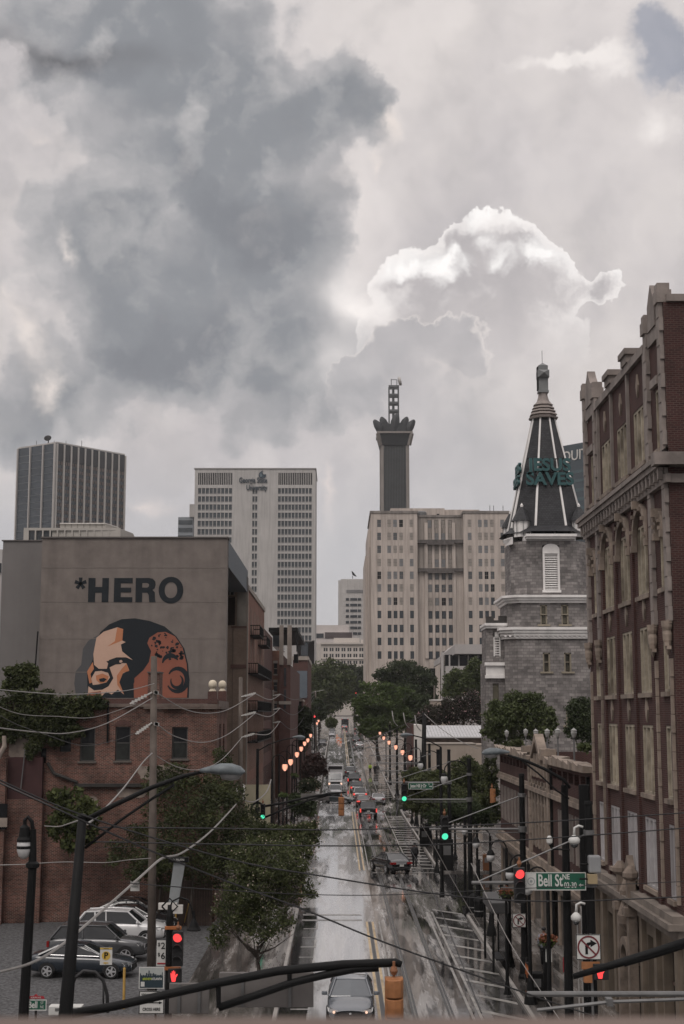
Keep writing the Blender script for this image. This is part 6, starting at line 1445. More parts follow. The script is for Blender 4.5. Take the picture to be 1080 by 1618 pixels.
ptree('tall_tree', 'leafy tree at the foot of the church tower, above the roof terrace lamps', 815, 128, [(800, 1135, 34, 26, 0), (835, 1125, 30, 24, 0), (815, 1110, 20, 16, 0), (790, 1158, 24, 16, 0), (850, 1150, 26, 22, 0), (868, 1140, 12, 16, 0), (782, 1120, 10, 12, 0)], 22000, .13, LG1, 48, r=.2, group=G)
ptree('tall_tree', 'leafy tree between the church tower and the ornate brick building', 925, 124, [(918, 1135, 22, 26, 0), (935, 1150, 24, 24, 0), (908, 1155, 14, 14, 0), (925, 1115, 12, 12, 0)], 10000, .13, LG2, 49, r=.2, group=G)
# street trees in the middle of the right pavement
ptree('street_tree', 'dark street tree on the right pavement under the green street sign', 690, 128, [(680, 1238, 38, 16, 0), (700, 1268, 52, 24, 0), (655, 1225, 22, 10, 0), (735, 1275, 36, 20, 0), (660, 1270, 22, 14, 0)], 19000, .12, LGM, 51, r=.1)
ptree('street_tree', 'yellowish street tree behind the lamp poles, below the beige annexe', 745, 138, [(735, 1222, 26, 16, 0), (755, 1240, 24, 22, 0), (725, 1245, 22, 14, 0), (738, 1205, 10, 10, 0)], 11000, .13, LGM, 52, r=.1)
ptree('street_tree', 'dark green street tree low over the right pavement beside the signal pole', 732, 112, [(735, 1282, 36, 18, 0), (700, 1292, 26, 12, 0), (768, 1290, 18, 16, 0)], 12000, .11, LG2, 53, r=.1)
leafy_vine('wall_creeper', 'creeper hanging on the stone pier at the left end of the low brick building', 101.0, [(775, 1215, 9, 20), (778, 1240, 8, 18), (770, 1262, 9, 14), (782, 1285, 8, 14)], 3200, .10, LIVY, 54)
leafy_vine('roof_shrub', 'small yellowish shrub growing behind the far roof terrace parapet', 95.0, [(810, 1176, 14, 6)], 700, .10, LGM, 55, cat='shrub')
leafy_vine('roof_shrub', 'spiky green shrub behind the near end of the roof terrace parapet', 68.0, [(924, 1180, 9, 5)], 500, .09, LG1, 56, cat='shrub')
# ================================================================ vehicles
def paint(name, c, rough=.25): return mat(name, c, rough, .04, 2, spec=.5, coat=.8)
P_BLACK = paint('black_car_paint', (.012, .013, .015)); P_GREY = paint('grey_car_paint', (.06, .062, .065)); P_SILV = paint('silver_car_paint', (.28, .28, .29)); P_WHITE = paint('white_car_paint', (.55, .55, .55))
P_NAVY = paint('navy_car_paint', (.014, .020, .028)); P_SLATE = paint('slate_car_paint', (.10, .11, .125)); P_RED = paint('dark_red_car_paint', (.07, .015, .017)); P_TEAL = paint('dark_teal_car_paint', (.03, .04, .045))
TYRE = mat('tyre_rubber', (.012, .012, .012), .8, .1, 4); RIM = mat('alloy_rim', (.5, .5, .51), .3, .1, 4, metal=.5); CHROME = mat('chrome_trim', (.55, .55, .56), .2, .05, 4, metal=.8)
CGL = mat('car_glass', (.010, .012, .014), .05, .1, 1, spec=.8); CGLL = mat('reflecting_windscreen', (.05, .06, .068), .08, .15, 1, spec=.9); HL = mat('headlamp_lens', (.40, .40, .40), .1, .05, 4, spec=.8); TL = mat('tail_lamp_lens', (.20, .012, .012), .2, .05, 4)
PLATE = mat('number_plate', (.45, .45, .43), .5, .05, 4); BPL = mat('black_plastic', (.014, .014, .015), .6, .1, 4)
ST = {
 'sedan': dict(L=4.75, W=1.83, H=1.45, rows=[(2.37,.28,.60,.60),(2.28,.24,.68,.78),(1.95,.22,.80,.87),(1.35,.22,.90,.91),(.85,.22,.96,.915),(0,.22,.97,.92),(-1.2,.22,1.0,.92),(-1.75,.22,1.03,.90),(-2.1,.24,1.02,.87),(-2.30,.28,.95,.80),(-2.37,.34,.72,.74)], cab=(1.15,.20,-.95,-1.85), belt=.95, rear=1.02, hw=.81, rw=.60),
 'suv': dict(L=4.7, W=1.9, H=1.70, rows=[(2.35,.34,.78,.62),(2.27,.30,.90,.80),(1.95,.28,1.02,.90),(1.4,.28,1.08,.94),(.9,.28,1.12,.95),(0,.28,1.13,.95),(-1.2,.28,1.14,.95),(-1.8,.28,1.14,.94),(-2.15,.30,1.10,.92),(-2.30,.34,.98,.88),(-2.35,.40,.80,.82)], cab=(1.15,.45,-1.75,-2.22), belt=1.10, rear=1.10, hw=.84, rw=.68),
 'pickup': dict(L=5.4, W=1.98, H=1.88, rows=[(2.7,.45,.95,.80),(2.62,.42,1.08,.93),(2.2,.38,1.18,.98),(1.5,.38,1.20,.99),(1.0,.38,1.20,.99),(0,.38,1.20,.99),(-.9,.38,1.20,.99),(-1.8,.38,1.20,.99),(-2.4,.40,1.20,.98),(-2.62,.45,1.18,.97),(-2.70,.50,1.10,.94)], cab=(1.3,.7,-1.9,-2.4), belt=1.17, rear=1.17, hw=.90, rw=.76),
}
def car(kind, name, label, m, group=None, tails=False, heads=False, chrome=False, cat='car', ws=CGL):
 s = ST[kind]; t = thing({'sedan': 'sedan', 'suv': 'estate_car', 'pickup': 'pickup_truck'}[kind], label, cat, (0, 0, 0), group)
 mb = MB(); rings = []
 for (x, zb, zt, w) in s['rows']:
  mid = zb+(zt-zb)*.52
  half = [(0, zb), (w*.80, zb), (w*.97, zb+.10), (w, mid), (w*.985, zt-.13), (w*.90, zt-.02), (w*.55, zt+.02), (0, zt+.035)]
  rings.append([(x, y, z) for y, z in half]+[(x, -y, z) for y, z in reversed(half[1:-1])])
 n = len(rings[0]); vs = [p for r in rings for p in r]; fs = []
 for i in range(len(rings)-1):
  for k in range(n): k2 = (k+1) % n; fs.append((i*n+k, i*n+k2, (i+1)*n+k2, (i+1)*n+k))
 fs += [tuple(range(n)), tuple(reversed([(len(rings)-1)*n+k for k in range(n)]))]
 mb.add(vs, fs); body = mb.build('body', m, t, smooth=True, subsurf=1)
 cf, rf, rb, cb = s['cab']; H = s['H']; hw, rw = s['hw'], s['rw']; bz, rz = s['belt'], s['rear']
 def hull(mb, grow=0, ztop=0):
  A = [(cf, bz-.03, hw), (cf-.02, bz, hw), (rf, H-.05+ztop, rw), ((rf+rb)/2, H-.005+ztop, rw), (rb, H-.06+ztop, rw), (cb, rz, hw*.97), (cb-.02, rz-.05, hw*.97)]; return A
 mb = MB(); A = hull(mb); vs = []
 for (x, z, w) in A: vs += [(x, -w, z), (x+.06 if x > 0 else x-.05, 0, z+.02), (x, w, z)]
 # side base line
 fs = [(3*i, 3*i+1, 3*i+4, 3*i+3) for i in range(len(A)-1)]+[(3*i+1, 3*i+2, 3*i+5, 3*i+4) for i in range(len(A)-1)]
 fs += [tuple(3*i for i in range(len(A)))[::-1], tuple(3*i+2 for i in range(len(A)))]
 mb.add(vs, fs); mb.build('glass', ws, t)
 mb = MB()   # roof skin
 mb.add([(rf+.02, -rw+.02, H-.045), (rf+.06, 0, H-.02), (rf+.02, rw-.02, H-.045), ((rf+rb)/2, rw-.01, H+.012), ((rf+rb)/2, 0, H+.035), ((rf+rb)/2, -rw+.01, H+.012), (rb-.02, rw-.02, H-.05), (rb-.06, 0, H-.025), (rb-.02, -rw+.02, H-.05)], [(0,1,4,5),(1,2,3,4),(5,4,7,8),(4,3,6,7)])
 for sg in (-1, 1): mb.tube([(rf+.04, sg*rw, H-.05), ((rf+rb)/2, sg*(rw+.012), H-.005), (rb-.04, sg*rw, H-.06)], .045, 6)
 mb.build('roof', m, t, smooth=True)
 mb = MB()
 for sg in (-1, 1):
  mb.tube([(cf+.03, sg*(hw+.005), bz-.02), (rf+.02, sg*(rw+.005), H-.045)], .042, 6); mb.tube([(cb, sg*(hw*.97+.01), rz-.02), (rb, sg*(rw+.008), H-.055)], .07 if kind != 'pickup' else .06, 6)
  xm = (rf+rb)/2; mb.tube([(xm+.02, sg*(hw+.012), bz), (xm-.03, sg*(rw+.012), H-.01)], .035, 6)
  if kind != 'sedan': xm = rb+.55; mb.tube([(xm, sg*(hw+.012), bz), (xm-.05, sg*(rw+.012), H-.02)], .05, 6)
 mb.build('pillars', m, t, smooth=True)
 if chrome:
  for sg in (-1, 1):
   mb = MB(); mb.tube([(cf-.1, sg*(hw+.045), bz+.02), (rf-.05, sg*(rw+.055), H-.09), ((rf+rb)/2, sg*(rw+.06), H-.05), (rb+.1, sg*(rw+.055), H-.1), (cb+.35, sg*(hw+.03), rz+.01), (cf-.1, sg*(hw+.045), bz+.02)], .018, 5); mb.build('window_trim', CHROME, t)
 W = s['W']/2; L = s['L']/2; wr = .33 if kind == 'sedan' else .37 if kind == 'suv' else .42; xs = (L-.88, -L+.95)
 for x in xs:
  for sg in (-1, 1):
   mb = MB(); mb.T = Matrix.Translation((x, sg*(W-.11), wr)) @ Matrix.Rotation(R(90)*(-sg), 4, 'X'); mb.lathe([(wr*.68, -.10), (wr*.95, -.10), (wr, -.06), (wr, .08), (wr*.93, .125), (wr*.68, .125)], (0, 0, 0), 20); wh = mb.build('wheel', TYRE, t)
   mb = MB(); mb.T = Matrix.Translation((x, sg*(W-.11), wr)) @ Matrix.Rotation(R(90)*(-sg), 4, 'X'); mb.lathe([(wr*.60, .10), (wr*.69, .112), (wr*.70, .13), (wr*.62, .128)], (0, 0, 0), 18, cap=False)
   for k in range(5):
    g = R(72*k); c, s_ = math.cos(g), math.sin(g); w_ = .045; mb.add([(-s_*w_, c*w_, .135), (s_*w_, -c*w_, .135), (c*wr*.66+s_*w_*.7, s_*wr*.66-c*w_*.7, .13), (c*wr*.66-s_*w_*.7, s_*wr*.66+c*w_*.7, .13)], [(0, 1, 2, 3)])
   mb.lathe([(.06, .12), (.05, .14)], (0, 0, 0), 8); mb.build('rim', RIM, wh)
   mb = MB(); mb.T = Matrix.Translation((x, sg*(W-.11), wr)) @ Matrix.Rotation(R(90)*(-sg), 4, 'X'); mb.lathe([(wr*.66, .0), (wr*.64, .09)], (0, 0, 0), 14); mb.build('brake_disc', BPL, wh)
   mb = MB(); n = 14   # dark wheel arch lip
   vs = []
   for i in range(n+1):
    g = math.pi*i/n
    for r_ in (wr*1.0, wr*1.17): vs.append((x+r_*math.cos(g), sg*(W+.006), wr+r_*math.sin(g)*.98))
   mb.add(vs, [(2*i, 2*i+1, 2*i+3, 2*i+2) for i in range(n)]); mb.build('wheel_arch', BPL, t)
 zf = s['rows'][1][2]; wf = s['rows'][2][3]
 for sg in (-1, 1):
  mb = MB(); mb.add([(L-.06, sg*.42, zf-.05), (L-.10, sg*.48, zf-.17), (L-.26, sg*(wf-.02), zf-.12), (L-.42, sg*(wf+.015), zf+.03), (L-.20, sg*(wf-.12), zf+.035), (L-.0, sg*.44, zf-.09)], [(0,1,2,3,4)]); mb.add([(L+.01, sg*.45, zf-.04), (L-.02, sg*.50, zf-.16), (L-.14, sg*(wf-.06), zf-.13), (L-.12, sg*(wf-.09), zf+.0)], [(0,1,2,3)]); hl = mb.build('headlight', HL, t)
  if heads: mb = MB(); mb.T = Matrix.Translation((L-.02, sg*.62, zf-.10)) @ Matrix.Rotation(R(90), 4, 'Y'); mb.lathe([(.035, 0), (.05, .03), (.045, .05)], (0, 0, 0), 10); mb.build('bulb', HEADL, hl)
  zr = s['rows'][-2][2]; wr_ = s['rows'][-2][3]
  mb = MB()
  if kind == 'sedan': mb.box(-L-.02, sg*(wr_-.36), zr-.20, -L+.06, sg*(wr_+.01), zr-.06); mb.box(-L+.0, sg*(wr_), zr-.20, -L+.22, sg*(wr_+.055), zr-.07)
  elif kind == 'suv': mb.box(-L-.02, sg*(wr_-.20), zr-.28, -L+.10, sg*(wr_+.03), zr-.02)
  else: mb.box(-L-.03, sg*(wr_-.13), zr-.50, -L+.08, sg*(wr_+.02), zr-.08)
  mb.build('tail_light', TAIL if tails else TL, t)
  mb = MB(); mb.lathe([(.02, -.07), (.09, -.06), (.1, .0), (.085, .07), (.02, .08)], (cf-.12, sg*(W+.10), bz+.08), 8, sx=.75, sy=1.15); mb.tube([(cf-.1, sg*(W-.1), bz-.0), (cf-.12, sg*(W+.05), bz+.04)], .02, 4); mb.build('mirror', m, t)
 zf0 = s['rows'][0][1]
 mb = MB(); mb.box(L-.03, -.42, zf-.26, L+.022, .42, zf-.10); mb.box(L-.05, -.62, zf0+.02, L+.012, .62, zf0+.12); mb.build('grille', BPL, t)
 if kind != 'sedan' or heads: mb = MB(); mb.lathe([(.055, 0), (.05, .01)], (0, 0, 0), 12); mb.v = [Vector((L+.026+v.z, v.x, zf-.15+v.y*.7)) for v in mb.v]; mb.build('badge', CHROME, t)
 zb_ = s['rows'][-1][1]
 mb = MB(); mb.box(-L-.03, -.60, zb_+.02, -L+.05, .60, zb_+.16); mb.build('rear_bumper', BPL if kind != 'pickup' else CHROME, t)
 mb = MB(); mb.box(-L-.036, -.16, zb_+.24, -L-.012, .16, zb_+.39); mb.build('number_plate', PLATE, t)
 return t
CG = 'cars queueing and driving on the street'; PG = 'cars in the gravel parking lot'; KG = 'cars parked along the far kerbs'
def put(t, x, y, head, z=None): t.location = (x, y, gz(y)+.004 if z is None else z); sl = math.atan2(gz(y+2)-gz(y-2), 4); t.rotation_euler = (0, -sl*math.sin(R(head)), R(head)); return t
# heading: 90 drives away from us, -90 comes towards us, 0 faces right
put(car('sedan', 'oncoming_sedan', 'slate grey sedan coming towards us with lit headlights at the bottom of the street', P_SLATE, CG, heads=True, ws=CGLL), .48, 58.5, -91)
put(car('sedan', 'turning_sedan', 'black sedan turning across the junction beside the man on foot', P_BLACK, CG, chrome=True), 3.9, 110.4, 109)
put(car('pickup', 'pickup_truck', 'black pickup with lit tail lights, last in the queue going away', P_BLACK, CG, tails=True, cat='pickup truck'), 3.35, 168, 91)
put(car('sedan', 'white_sedan', 'silver white sedan in the right lane beside the black pickup', P_SILV, CG), 5.0, 187, 92)
put(car('sedan', 'red_sedan', 'dark red sedan with brake lights directly ahead of the black pickup', P_RED, CG, tails=True), 3.1, 183, 90)
put(car('suv', 'silver_suv', 'silver car second ahead of the black pickup in the queue', P_SILV, CG, tails=True), 2.85, 195, 90)
put(car('suv', 'dark_sedan', 'dark car with glowing red tail lights in the middle of the queue', P_GREY, CG, tails=True), 2.6, 208, 90)
put(car('pickup', 'black_truck', 'black truck near the head of the queue, between two dark cars', P_BLACK, CG, tails=True, cat='pickup truck'), 2.35, 224, 90)
put(car('suv', 'grey_suv', 'grey high sided car at the head of the queue', P_GREY, CG), 2.0, 243, 90)
put(car('sedan', 'green_sedan', 'dark teal sedan turning left in front of the box truck', P_TEAL, CG), -.25, 188, -18)
put(car('suv', 'white_hatchback', 'white car coming towards us between the teal sedan and the box truck', P_SILV, CG, heads=True), -.45, 199, -90)
put(car('sedan', 'far_oncoming_car', 'white car with lights following the box truck', P_WHITE, CG, heads=True), -.9, 250, -90)
put(car('sedan', 'parked_sedan', 'white sedan parked by the left kerb, nearer of the two behind the reddish tree', P_WHITE, KG), -4.3, 268, -92)
put(car('sedan', 'parked_sedan', 'pale sedan parked by the left kerb, farther of the two behind the reddish tree', P_SILV, KG), -4.5, 290, -92)
put(car('sedan', 'far_sedan', 'white sedan on the right near the green lit car, under the trees', P_WHITE, KG), 4.8, 335, 90)
put(car('suv', 'far_suv', 'dark car just beyond the white sedan under the right hand trees', P_BLACK, KG, heads=True), 4.4, 362, 90)
put(car('suv', 'far_suv', 'dark car alone near the crest, right of the bus', P_BLACK, KG, tails=True), 5.9, 455, 90)
put(car('sedan', 'far_sedan', 'small silver car directly below the back of the bus', P_SILV, CG, tails=True), 1.9, 480, 90)
put(car('sedan', 'far_sedan', 'pale blue car under the pale green tree left of the bus', P_SILV, KG), -1.9, 405, -90)
put(car('suv', 'far_suv', 'dark car parked beyond the pale blue one at far left', P_BLACK, KG), -1.9, 425, -90)
put(car('suv', 'parked_cart', 'dark car with a light cover parked on the left above the barrels', P_BLACK, KG), -3.9, 345, -92)
# parking lot row, noses to the right
def lot(kind, name, label, m, bx, by, **kw):
 p = gnd(bx, by); return put(car(kind, name, label, m, PG, **kw), p.x, p.y, kw.pop('h', -3) if False else -3)
lot('sedan', 'parked_sedan', 'black sedan with chrome window trim, nearest in the parking lot', P_NAVY, 130, 1541, chrome=True)
lot('suv', 'parked_suv', 'dark grey crossover between the nearest black sedan and the white one', P_GREY, 156, 1516)
lot('suv', 'parked_suv', 'white crossover in the middle of the parking lot row', P_WHITE, 191, 1490)
lot('sedan', 'parked_sedan', 'black sedan directly behind the white crossover', P_BLACK, 210, 1473, chrome=True)
lot('sedan', 'parked_sedan', 'black sedan second from the brick wall, with a silver window line', P_BLACK, 213, 1461, chrome=True)
lot('sedan', 'parked_sedan', 'black car farthest back in the parking lot, next to the brick wall', P_BLACK, 215, 1450, chrome=True)
def box_truck():
 t = thing('box_truck', 'white box truck coming towards us with its lights on', 'truck', (0, 0, 0), CG)
 mb = MB(); mb.box(-4.2, -1.2, 1.0, 1.15, 1.2, 3.55); mb.build('cargo_box', P_WHITE, t, bevel=.05)
 mb = MB(); mb.prism([(1.2, .55), (3.1, .55), (3.1, 1.35), (2.35, 1.55), (1.85, 2.5), (1.2, 2.55)], -1.05, 1.05, 'y'); mb.build('cab', P_WHITE, t, bevel=.08)
 mb = MB(); mb.add([(2.36, -.92, 1.58), (2.36, .92, 1.58), (1.90, .88, 2.43), (1.90, -.88, 2.43), (2.44, -.92, 1.58), (2.44, .92, 1.58), (1.98, .88, 2.43), (1.98, -.88, 2.43)], [(4,5,6,7),(0,4,7,3),(1,2,6,5),(3,7,6,2),(0,1,5,4)]); mb.build('windscreen', CGLL, t)
 mb = MB(); mb.box(1.152, -1.0, 2.95, 1.2, 1.0, 3.4); mb.build('dark_panel', BPL, t)
 mb = MB(); mb.box(3.1, -.7, .8, 3.14, .7, 1.25); mb.box(3.05, -1.05, .4, 3.2, 1.05, .6); mb.build('grille', BPL, t)
 for sg in (-1, 1):
  mb = MB(); mb.box(3.08, sg*.75, .85, 3.16, sg*1.0, 1.1); mb.build('headlight', HEADL, t)
  mb = MB(); mb.box(2.0, sg*1.12, 1.6, 2.15, sg*1.38, 2.1); mb.build('mirror', BPL, t)
  for x in (2.1, -2.8): mb = MB(); mb.T = Matrix.Translation((x, sg*.95, .45)) @ Matrix.Rotation(R(-90)*sg, 4, 'X'); mb.lathe([(.3, -.14), (.45, -.12), (.45, .12), (.3, .14)], (0, 0, 0), 16); mb.build('wheel', TYRE, t)
 return t
put(box_truck(), -.5, 215, -90)
def bus():
 t = thing('city_bus', 'dark bus with red top lights going away near the crest of the street', 'bus', (0, 0, 0))
 mb = MB(); mb.box(-6, -1.27, .35, 6, 1.27, 3.15); mb.build('body', mat('dark_bus_paint', (.02, .022, .028), .3, .1, 2), t, bevel=.12)
 mb = MB(); mb.box(-6.03, -1.05, 1.7, -6.0, 1.05, 2.6); mb.build('rear_window', CGL, t)
 mb = MB(); mb.box(-6.03, -1.1, .55, -6.0, 1.1, 1.5); mb.build('engine_cover', BPL, t)
 mb = MB(); mb.box(-6.05, -1.2, 2.85, -5.2, 1.2, 3.3); mb.build('roof_unit', P_WHITE, t)
 for sg in (-1, 1):
  mb = MB(); mb.box(-6.06, sg*.95, 2.68, -6.02, sg*1.15, 2.82); mb.build('tail_light', TAIL, t)
  mb = MB(); mb.box(-5.5, sg*1.28, 1.5, 5.5, sg*1.29, 2.6); mb.build('side_window', CGL, t)
  for x in (-3.6, 3.6): mb = MB(); mb.T = Matrix.Translation((x, sg*1.15, .48)) @ Matrix.Rotation(R(-90)*sg, 4, 'X'); mb.lathe([(.3, -.14), (.48, -.12), (.48, .12), (.3, .14)], (0, 0, 0), 14); mb.build('wheel', TYRE, t)
 return t
put(bus(), 2.2, 512, 90)
# ================================================================ poles, lamps, signals, signs, wires
def disc(mb, c, r, d=.02, n=16, k=1.0):   # disc facing -Y
 mb.add([(c[0]+r*math.cos(2*math.pi*i/n), c[1], c[2]+r*k*math.sin(2*math.pi*i/n)) for i in range(n)], [tuple(range(n))])
def ringp(mb, c, r1, r2, n=24):
 mb.add([(c[0]+r*math.cos(2*math.pi*i/n), c[1], c[2]+r*math.sin(2*math.pi*i/n)) for r in (r1, r2) for i in range(n)], [(i, (i+1) % n, n+(i+1) % n, n+i) for i in range(n)])
def cobra(c, L, parent, sgn=-1, m=None):
 "cobra head lamp, c = the outer tip, body runs back towards +x*(-sgn)"
 mb = MB(); pr = [(0, .03, 0), (.10, .13, .0), (.3, .17, .02), (.55, .16, .03), (.78, .10, .03), (1, .05, .02)]; n = 10; vs = []
 for (s, r, dz) in pr:
  for k in range(n): g = 2*math.pi*k/n; z = r*math.sin(g)*(.9 if math.sin(g) > 0 else .55); vs.append((c[0]-sgn*s*L, c[1]+r*math.cos(g)*1.05, c[2]+dz+z))
 mb.add(vs, [(i*n+k, i*n+(k+1) % n, (i+1)*n+(k+1) % n, (i+1)*n+k) for i in range(len(pr)-1) for k in range(n)]+[tuple(range(n)), tuple(reversed(range((len(pr)-1)*n, len(pr)*n)))])
 o = mb.build('lamp_head', m or mat('cobra_grey', (.095, .11, .118), .5, .35, 6), parent, smooth=True)
 mb = MB(); mb.lathe([(.02, -.16), (.10, -.13), (.13, -.03), (.12, .0)], (c[0]-sgn*.32*L, c[1], c[2]), 10, sx=1.7); mb.build('lens', mat('lamp_lens', (.18, .18, .18), .3, .1, 4), o, smooth=True)
def signal(t, c, lit, face=-1, s=1.0, back=False):
 "three lens traffic signal hung at c (its top centre)"
 mb = MB(); mb.box(c[0]-.17*s, c[1]-.1, c[2]-1.08*s, c[0]+.17*s, c[1]+.12, c[2]);
 if back:
  for k in range(3): mb.lathe([(.17*s, c[2]-(.02+.35*k)*s), (.175*s, c[2]-(.17+.35*k)*s), (.16*s, c[2]-(.34+.35*k)*s)], (c[0], c[1]-.1, 0), 8)
 h = mb.build('signal_housing', SIGY if back else BPL, t, bevel=.015)
 if not back:
  for k, (nm, m) in enumerate((('red', REDL), ('amber', None), ('green', GRNL))):
   z = c[2]-(.19+.35*k)*s; mb = MB(); disc(mb, (c[0], c[1]-.108, z), .145*s); mb.build('lens', m if nm == lit else BPL, h)
   mb = MB(); n = 10; mb.add([(c[0]+.15*s*math.cos(math.pi*i/n), y, z+.15*s*math.sin(math.pi*i/n)) for y in (c[1]-.11, c[1]-.34) for i in range(n+1)], [(i, i+1, n+2+i, n+1+i) for i in range(n)]); mb.build('visor', BPL, h)
 mb = MB(); mb.tube([(c[0], c[1], c[2]-.02), (c[0], c[1], c[2]+.3)], .03, 6); mb.lathe([(.05, .05), (.08, .12), (.05, .2)], (c[0], c[1], c[2]), 8); mb.build('hanger', mat('rusty_hanger', (.20, .085, .04), .6, .3, 6), t)
# ---- tall curb poles with streetcar bracket arms on the right
AG = 'bracket arms holding the streetcar wire'
arms = [(27.4, 7.8, 3.5), (45, 7.75, 4.1), (65.6, 8.3, 4.1), (88, 7.95, 3.6), (110, 8.4, 3.6), (132, 8.3, 3.7), (153, 8.2, 3.7), (176, 8.1, 3.7), (200, 8.1, 3.7), (225, 8.0, 3.7)]
desc = ['nearest galvanised bracket arm, crossing the bottom right corner', 'bracket arm pole carrying the large Bell St sign and a red signal', 'bracket arm pole with a green signal, second along the right kerb', 'bracket arm pole carrying the small green street sign with a right arrow',
  'bracket arm pole just beyond the first junction on the right', 'bracket arm pole standing in front of the beige annexe', 'bracket arm pole left of the tall dark door, mid street', 'bracket arm pole at the second junction on the right', 'bracket arm pole just beyond the second junction', 'farthest bracket arm pole in the row on the right']
POLES = []
for i, (Y, xp, xt) in enumerate(arms):
 g = gz(Y); t = thing('wire_pole', desc[i], 'pole', (xp, Y, g), AG); POLES.append(t)
 mb = MB(); mb.lathe([(.30, 0), (.30, .25), (.24, .35), (.20, .9), (.155, 1.1), (.135, 6.8), (.12, 9.0), (.14, 9.02), (.12, 9.12)], (xp, Y, g), 10); mb.build('pole', BLK, t, smooth=False)
 mb = MB(); mb.tube([(xt, Y, g+6.65), (xp, Y, g+6.65)], .052, 8); mb.lathe([(.20, 6.52), (.2, 6.78)], (xp, Y, g), 10); mb.build('bracket_arm', STEEL, t)
 if i: mb = MB(); mb.tube([(xt+.15, Y, g+6.66), (xp, Y, g+8.15)], .028, 6); mb.tube([(xt+.9, Y, g+6.5), (xp, Y, g+6.5)], .018, 4); mb.lathe([(.17, 8.08), (.17, 8.24)], (xp, Y, g), 8); i and mb.build('tie_rod', STEEL, t)
 if i > 2:
  mb = MB(); mb.tube([(xt, Y, g+6.55), (xt, Y, g+6.2)], .02, 4); mb.build('insulator', STEEL, t)
# signals hung from the arms
def sig(label, px, py, Y, lit, s=1.0, back=False, grp='traffic signals over the street'):
 c = at(px, py, Y-.25); t = thing('traffic_signal', label, 'traffic signal', (c.x, Y-.25, c.z-1.08*s), grp); signal(t, c, lit, s=s, back=back); return t
sig('traffic signal showing red left of the large Bell St sign', 820, 1370.5, 44.8, 'red', s=.98)
sig('black signal with a green light under the second right hand bracket arm', 702, 1289, 65.3, 'green')
sig('small signal with a green light under the green street sign on the right', 638, 1238, 87.5, 'green', s=1.0)
t = sig('traffic signal seen edge on with an orange back, beside the low brick building', 777, 1246, 90, 'none', s=.8, back=True); t.rotation_euler.z = R(78)
sig('orange backed signal hanging from the mast arm over the left lane, mid street', 539, 1259.5, 98.2, 'none', s=1.15, back=True)
sig('orange backed signal at the tip of the nearest mast arm, bottom centre', 622, 1544, 29.1, 'none', s=1.05, back=True)
sig('signal with a green light low on the left pavement beside the cream shop sign', 415, 1270, 98, 'green', s=.95)
# far signals: real signals, small in the picture
for (px, py, Y, lb, lit) in ((504, 1112, 330, 'tiny red signal above the far left kerb, over the lamp row', 'red'), (496.5, 1130, 260, 'tiny red signal in the far row, nearest of the two on the left', 'red'), (562, 1094, 560, 'tiny red signal over the crest of the street at the end', 'red')):
 t = sig(lb, px, py, Y, lit, s=1.3); c = t.location; mb = MB(); mb.tube([(c.x, Y+.2, gz(Y)), (c.x, Y+.2, c.z+1.5)], .1, 5); mb.build('post', BLK, t)
def plate(t, name, c, w, h, m, border=None, Y=None, d=.03, n=None):
 mb = MB(); mb.box(c[0]-w/2, c[1], c[2]-h/2, c[0]+w/2, c[1]+d, c[2]+h/2); o = mb.build(name, m, t)
 if border:
  b = .025 if w > .5 else .012; mb = MB(); y = c[1]-.004
  for (a, e, f, g) in ((-w/2, w/2, h/2-b, h/2), (-w/2, w/2, -h/2, -h/2+b), (-w/2, -w/2+b, -h/2+b, h/2-b), (w/2-b, w/2, -h/2+b, h/2-b)): mb.box(c[0]+a, y, c[2]+f, c[0]+e, c[1], c[2]+g)
  mb.build('border', border, t)
 return o
# large street name sign
def street_sign(label, px, py, Y, w, h, main, small, arrow, seal=False, thingname='street_sign'):
 c = at(px, py, Y-.2); c.y = Y-.2; t = thing(thingname, label, 'street sign', (c.x, c.y, c.z-h/2)); plate(t, 'sign_panel', c, w, h, SIGNG, SIGNW)
 x0 = c.x-w/2
 if seal:
  mb = MB(); mb.box(x0+.03, c.y-.006, c.z-h/2+.03, x0+h*.62, c.y-.001, c.z+h/2-.03); mb.build('seal_panel', SIGNW, t)
  mb = MB(); ringp(mb, (x0+h*.33, c.y-.010, c.z), h*.22, h*.17); disc(mb, (x0+h*.33, c.y-.010, c.z), h*.08); mb.build('city_seal', mat('seal_grey', (.25, .27, .27), .5, .1, 3), t)
  x0 += h*.62
 wrem = c.x+w/2-x0
 text_part(main, h*.92, SIGNW, t, (x0+wrem*.28, c.y-.004, c.z+.01), ext=.003, name='street_name', bold=.008, sx=.60)
 if small:
  a, b = small; text_part(a, h*.42, SIGNW, t, (x0+wrem*.60, c.y-.004, c.z+h*.24), ext=.003, name='suffix', bold=.003, sx=.8); text_part(b, h*.42, SIGNW, t, (x0+wrem*.685, c.y-.004, c.z-h*.22), ext=.003, name='block_numbers', bold=.003, sx=.74)
 ax = c.x+w/2-.16*w/1.85; az = c.z-h*.22 if small else c.z; mb = MB(); s = 1 if arrow == 'L' else -1; k = h*.5
 mb.prism([(ax-s*.22*k, az), (ax, az+.22*k), (ax, az+.08*k), (ax+s*.30*k, az+.08*k), (ax+s*.30*k, az-.08*k), (ax, az-.08*k), (ax, az-.22*k)], c.y-.008, c.y-.004, 'y'); mb.build('arrow', SIGNW, t)
 mb = MB(); mb.tube([(c.x-w*.3, c.y+.05, c.z), (c.x-w*.3, Y, c.z+h*.6)], .015, 4); mb.tube([(c.x+w*.3, c.y+.05, c.z), (c.x+w*.3, Y, c.z+h*.6)], .015, 4); mb.build('bracket', STEEL, t)
street_sign('large green Bell St sign with a left arrow at the right', 877.5, 1392.5, 45, 1.86, .54, 'Bell St', ('NE', '02-30'), 'L', seal=True)
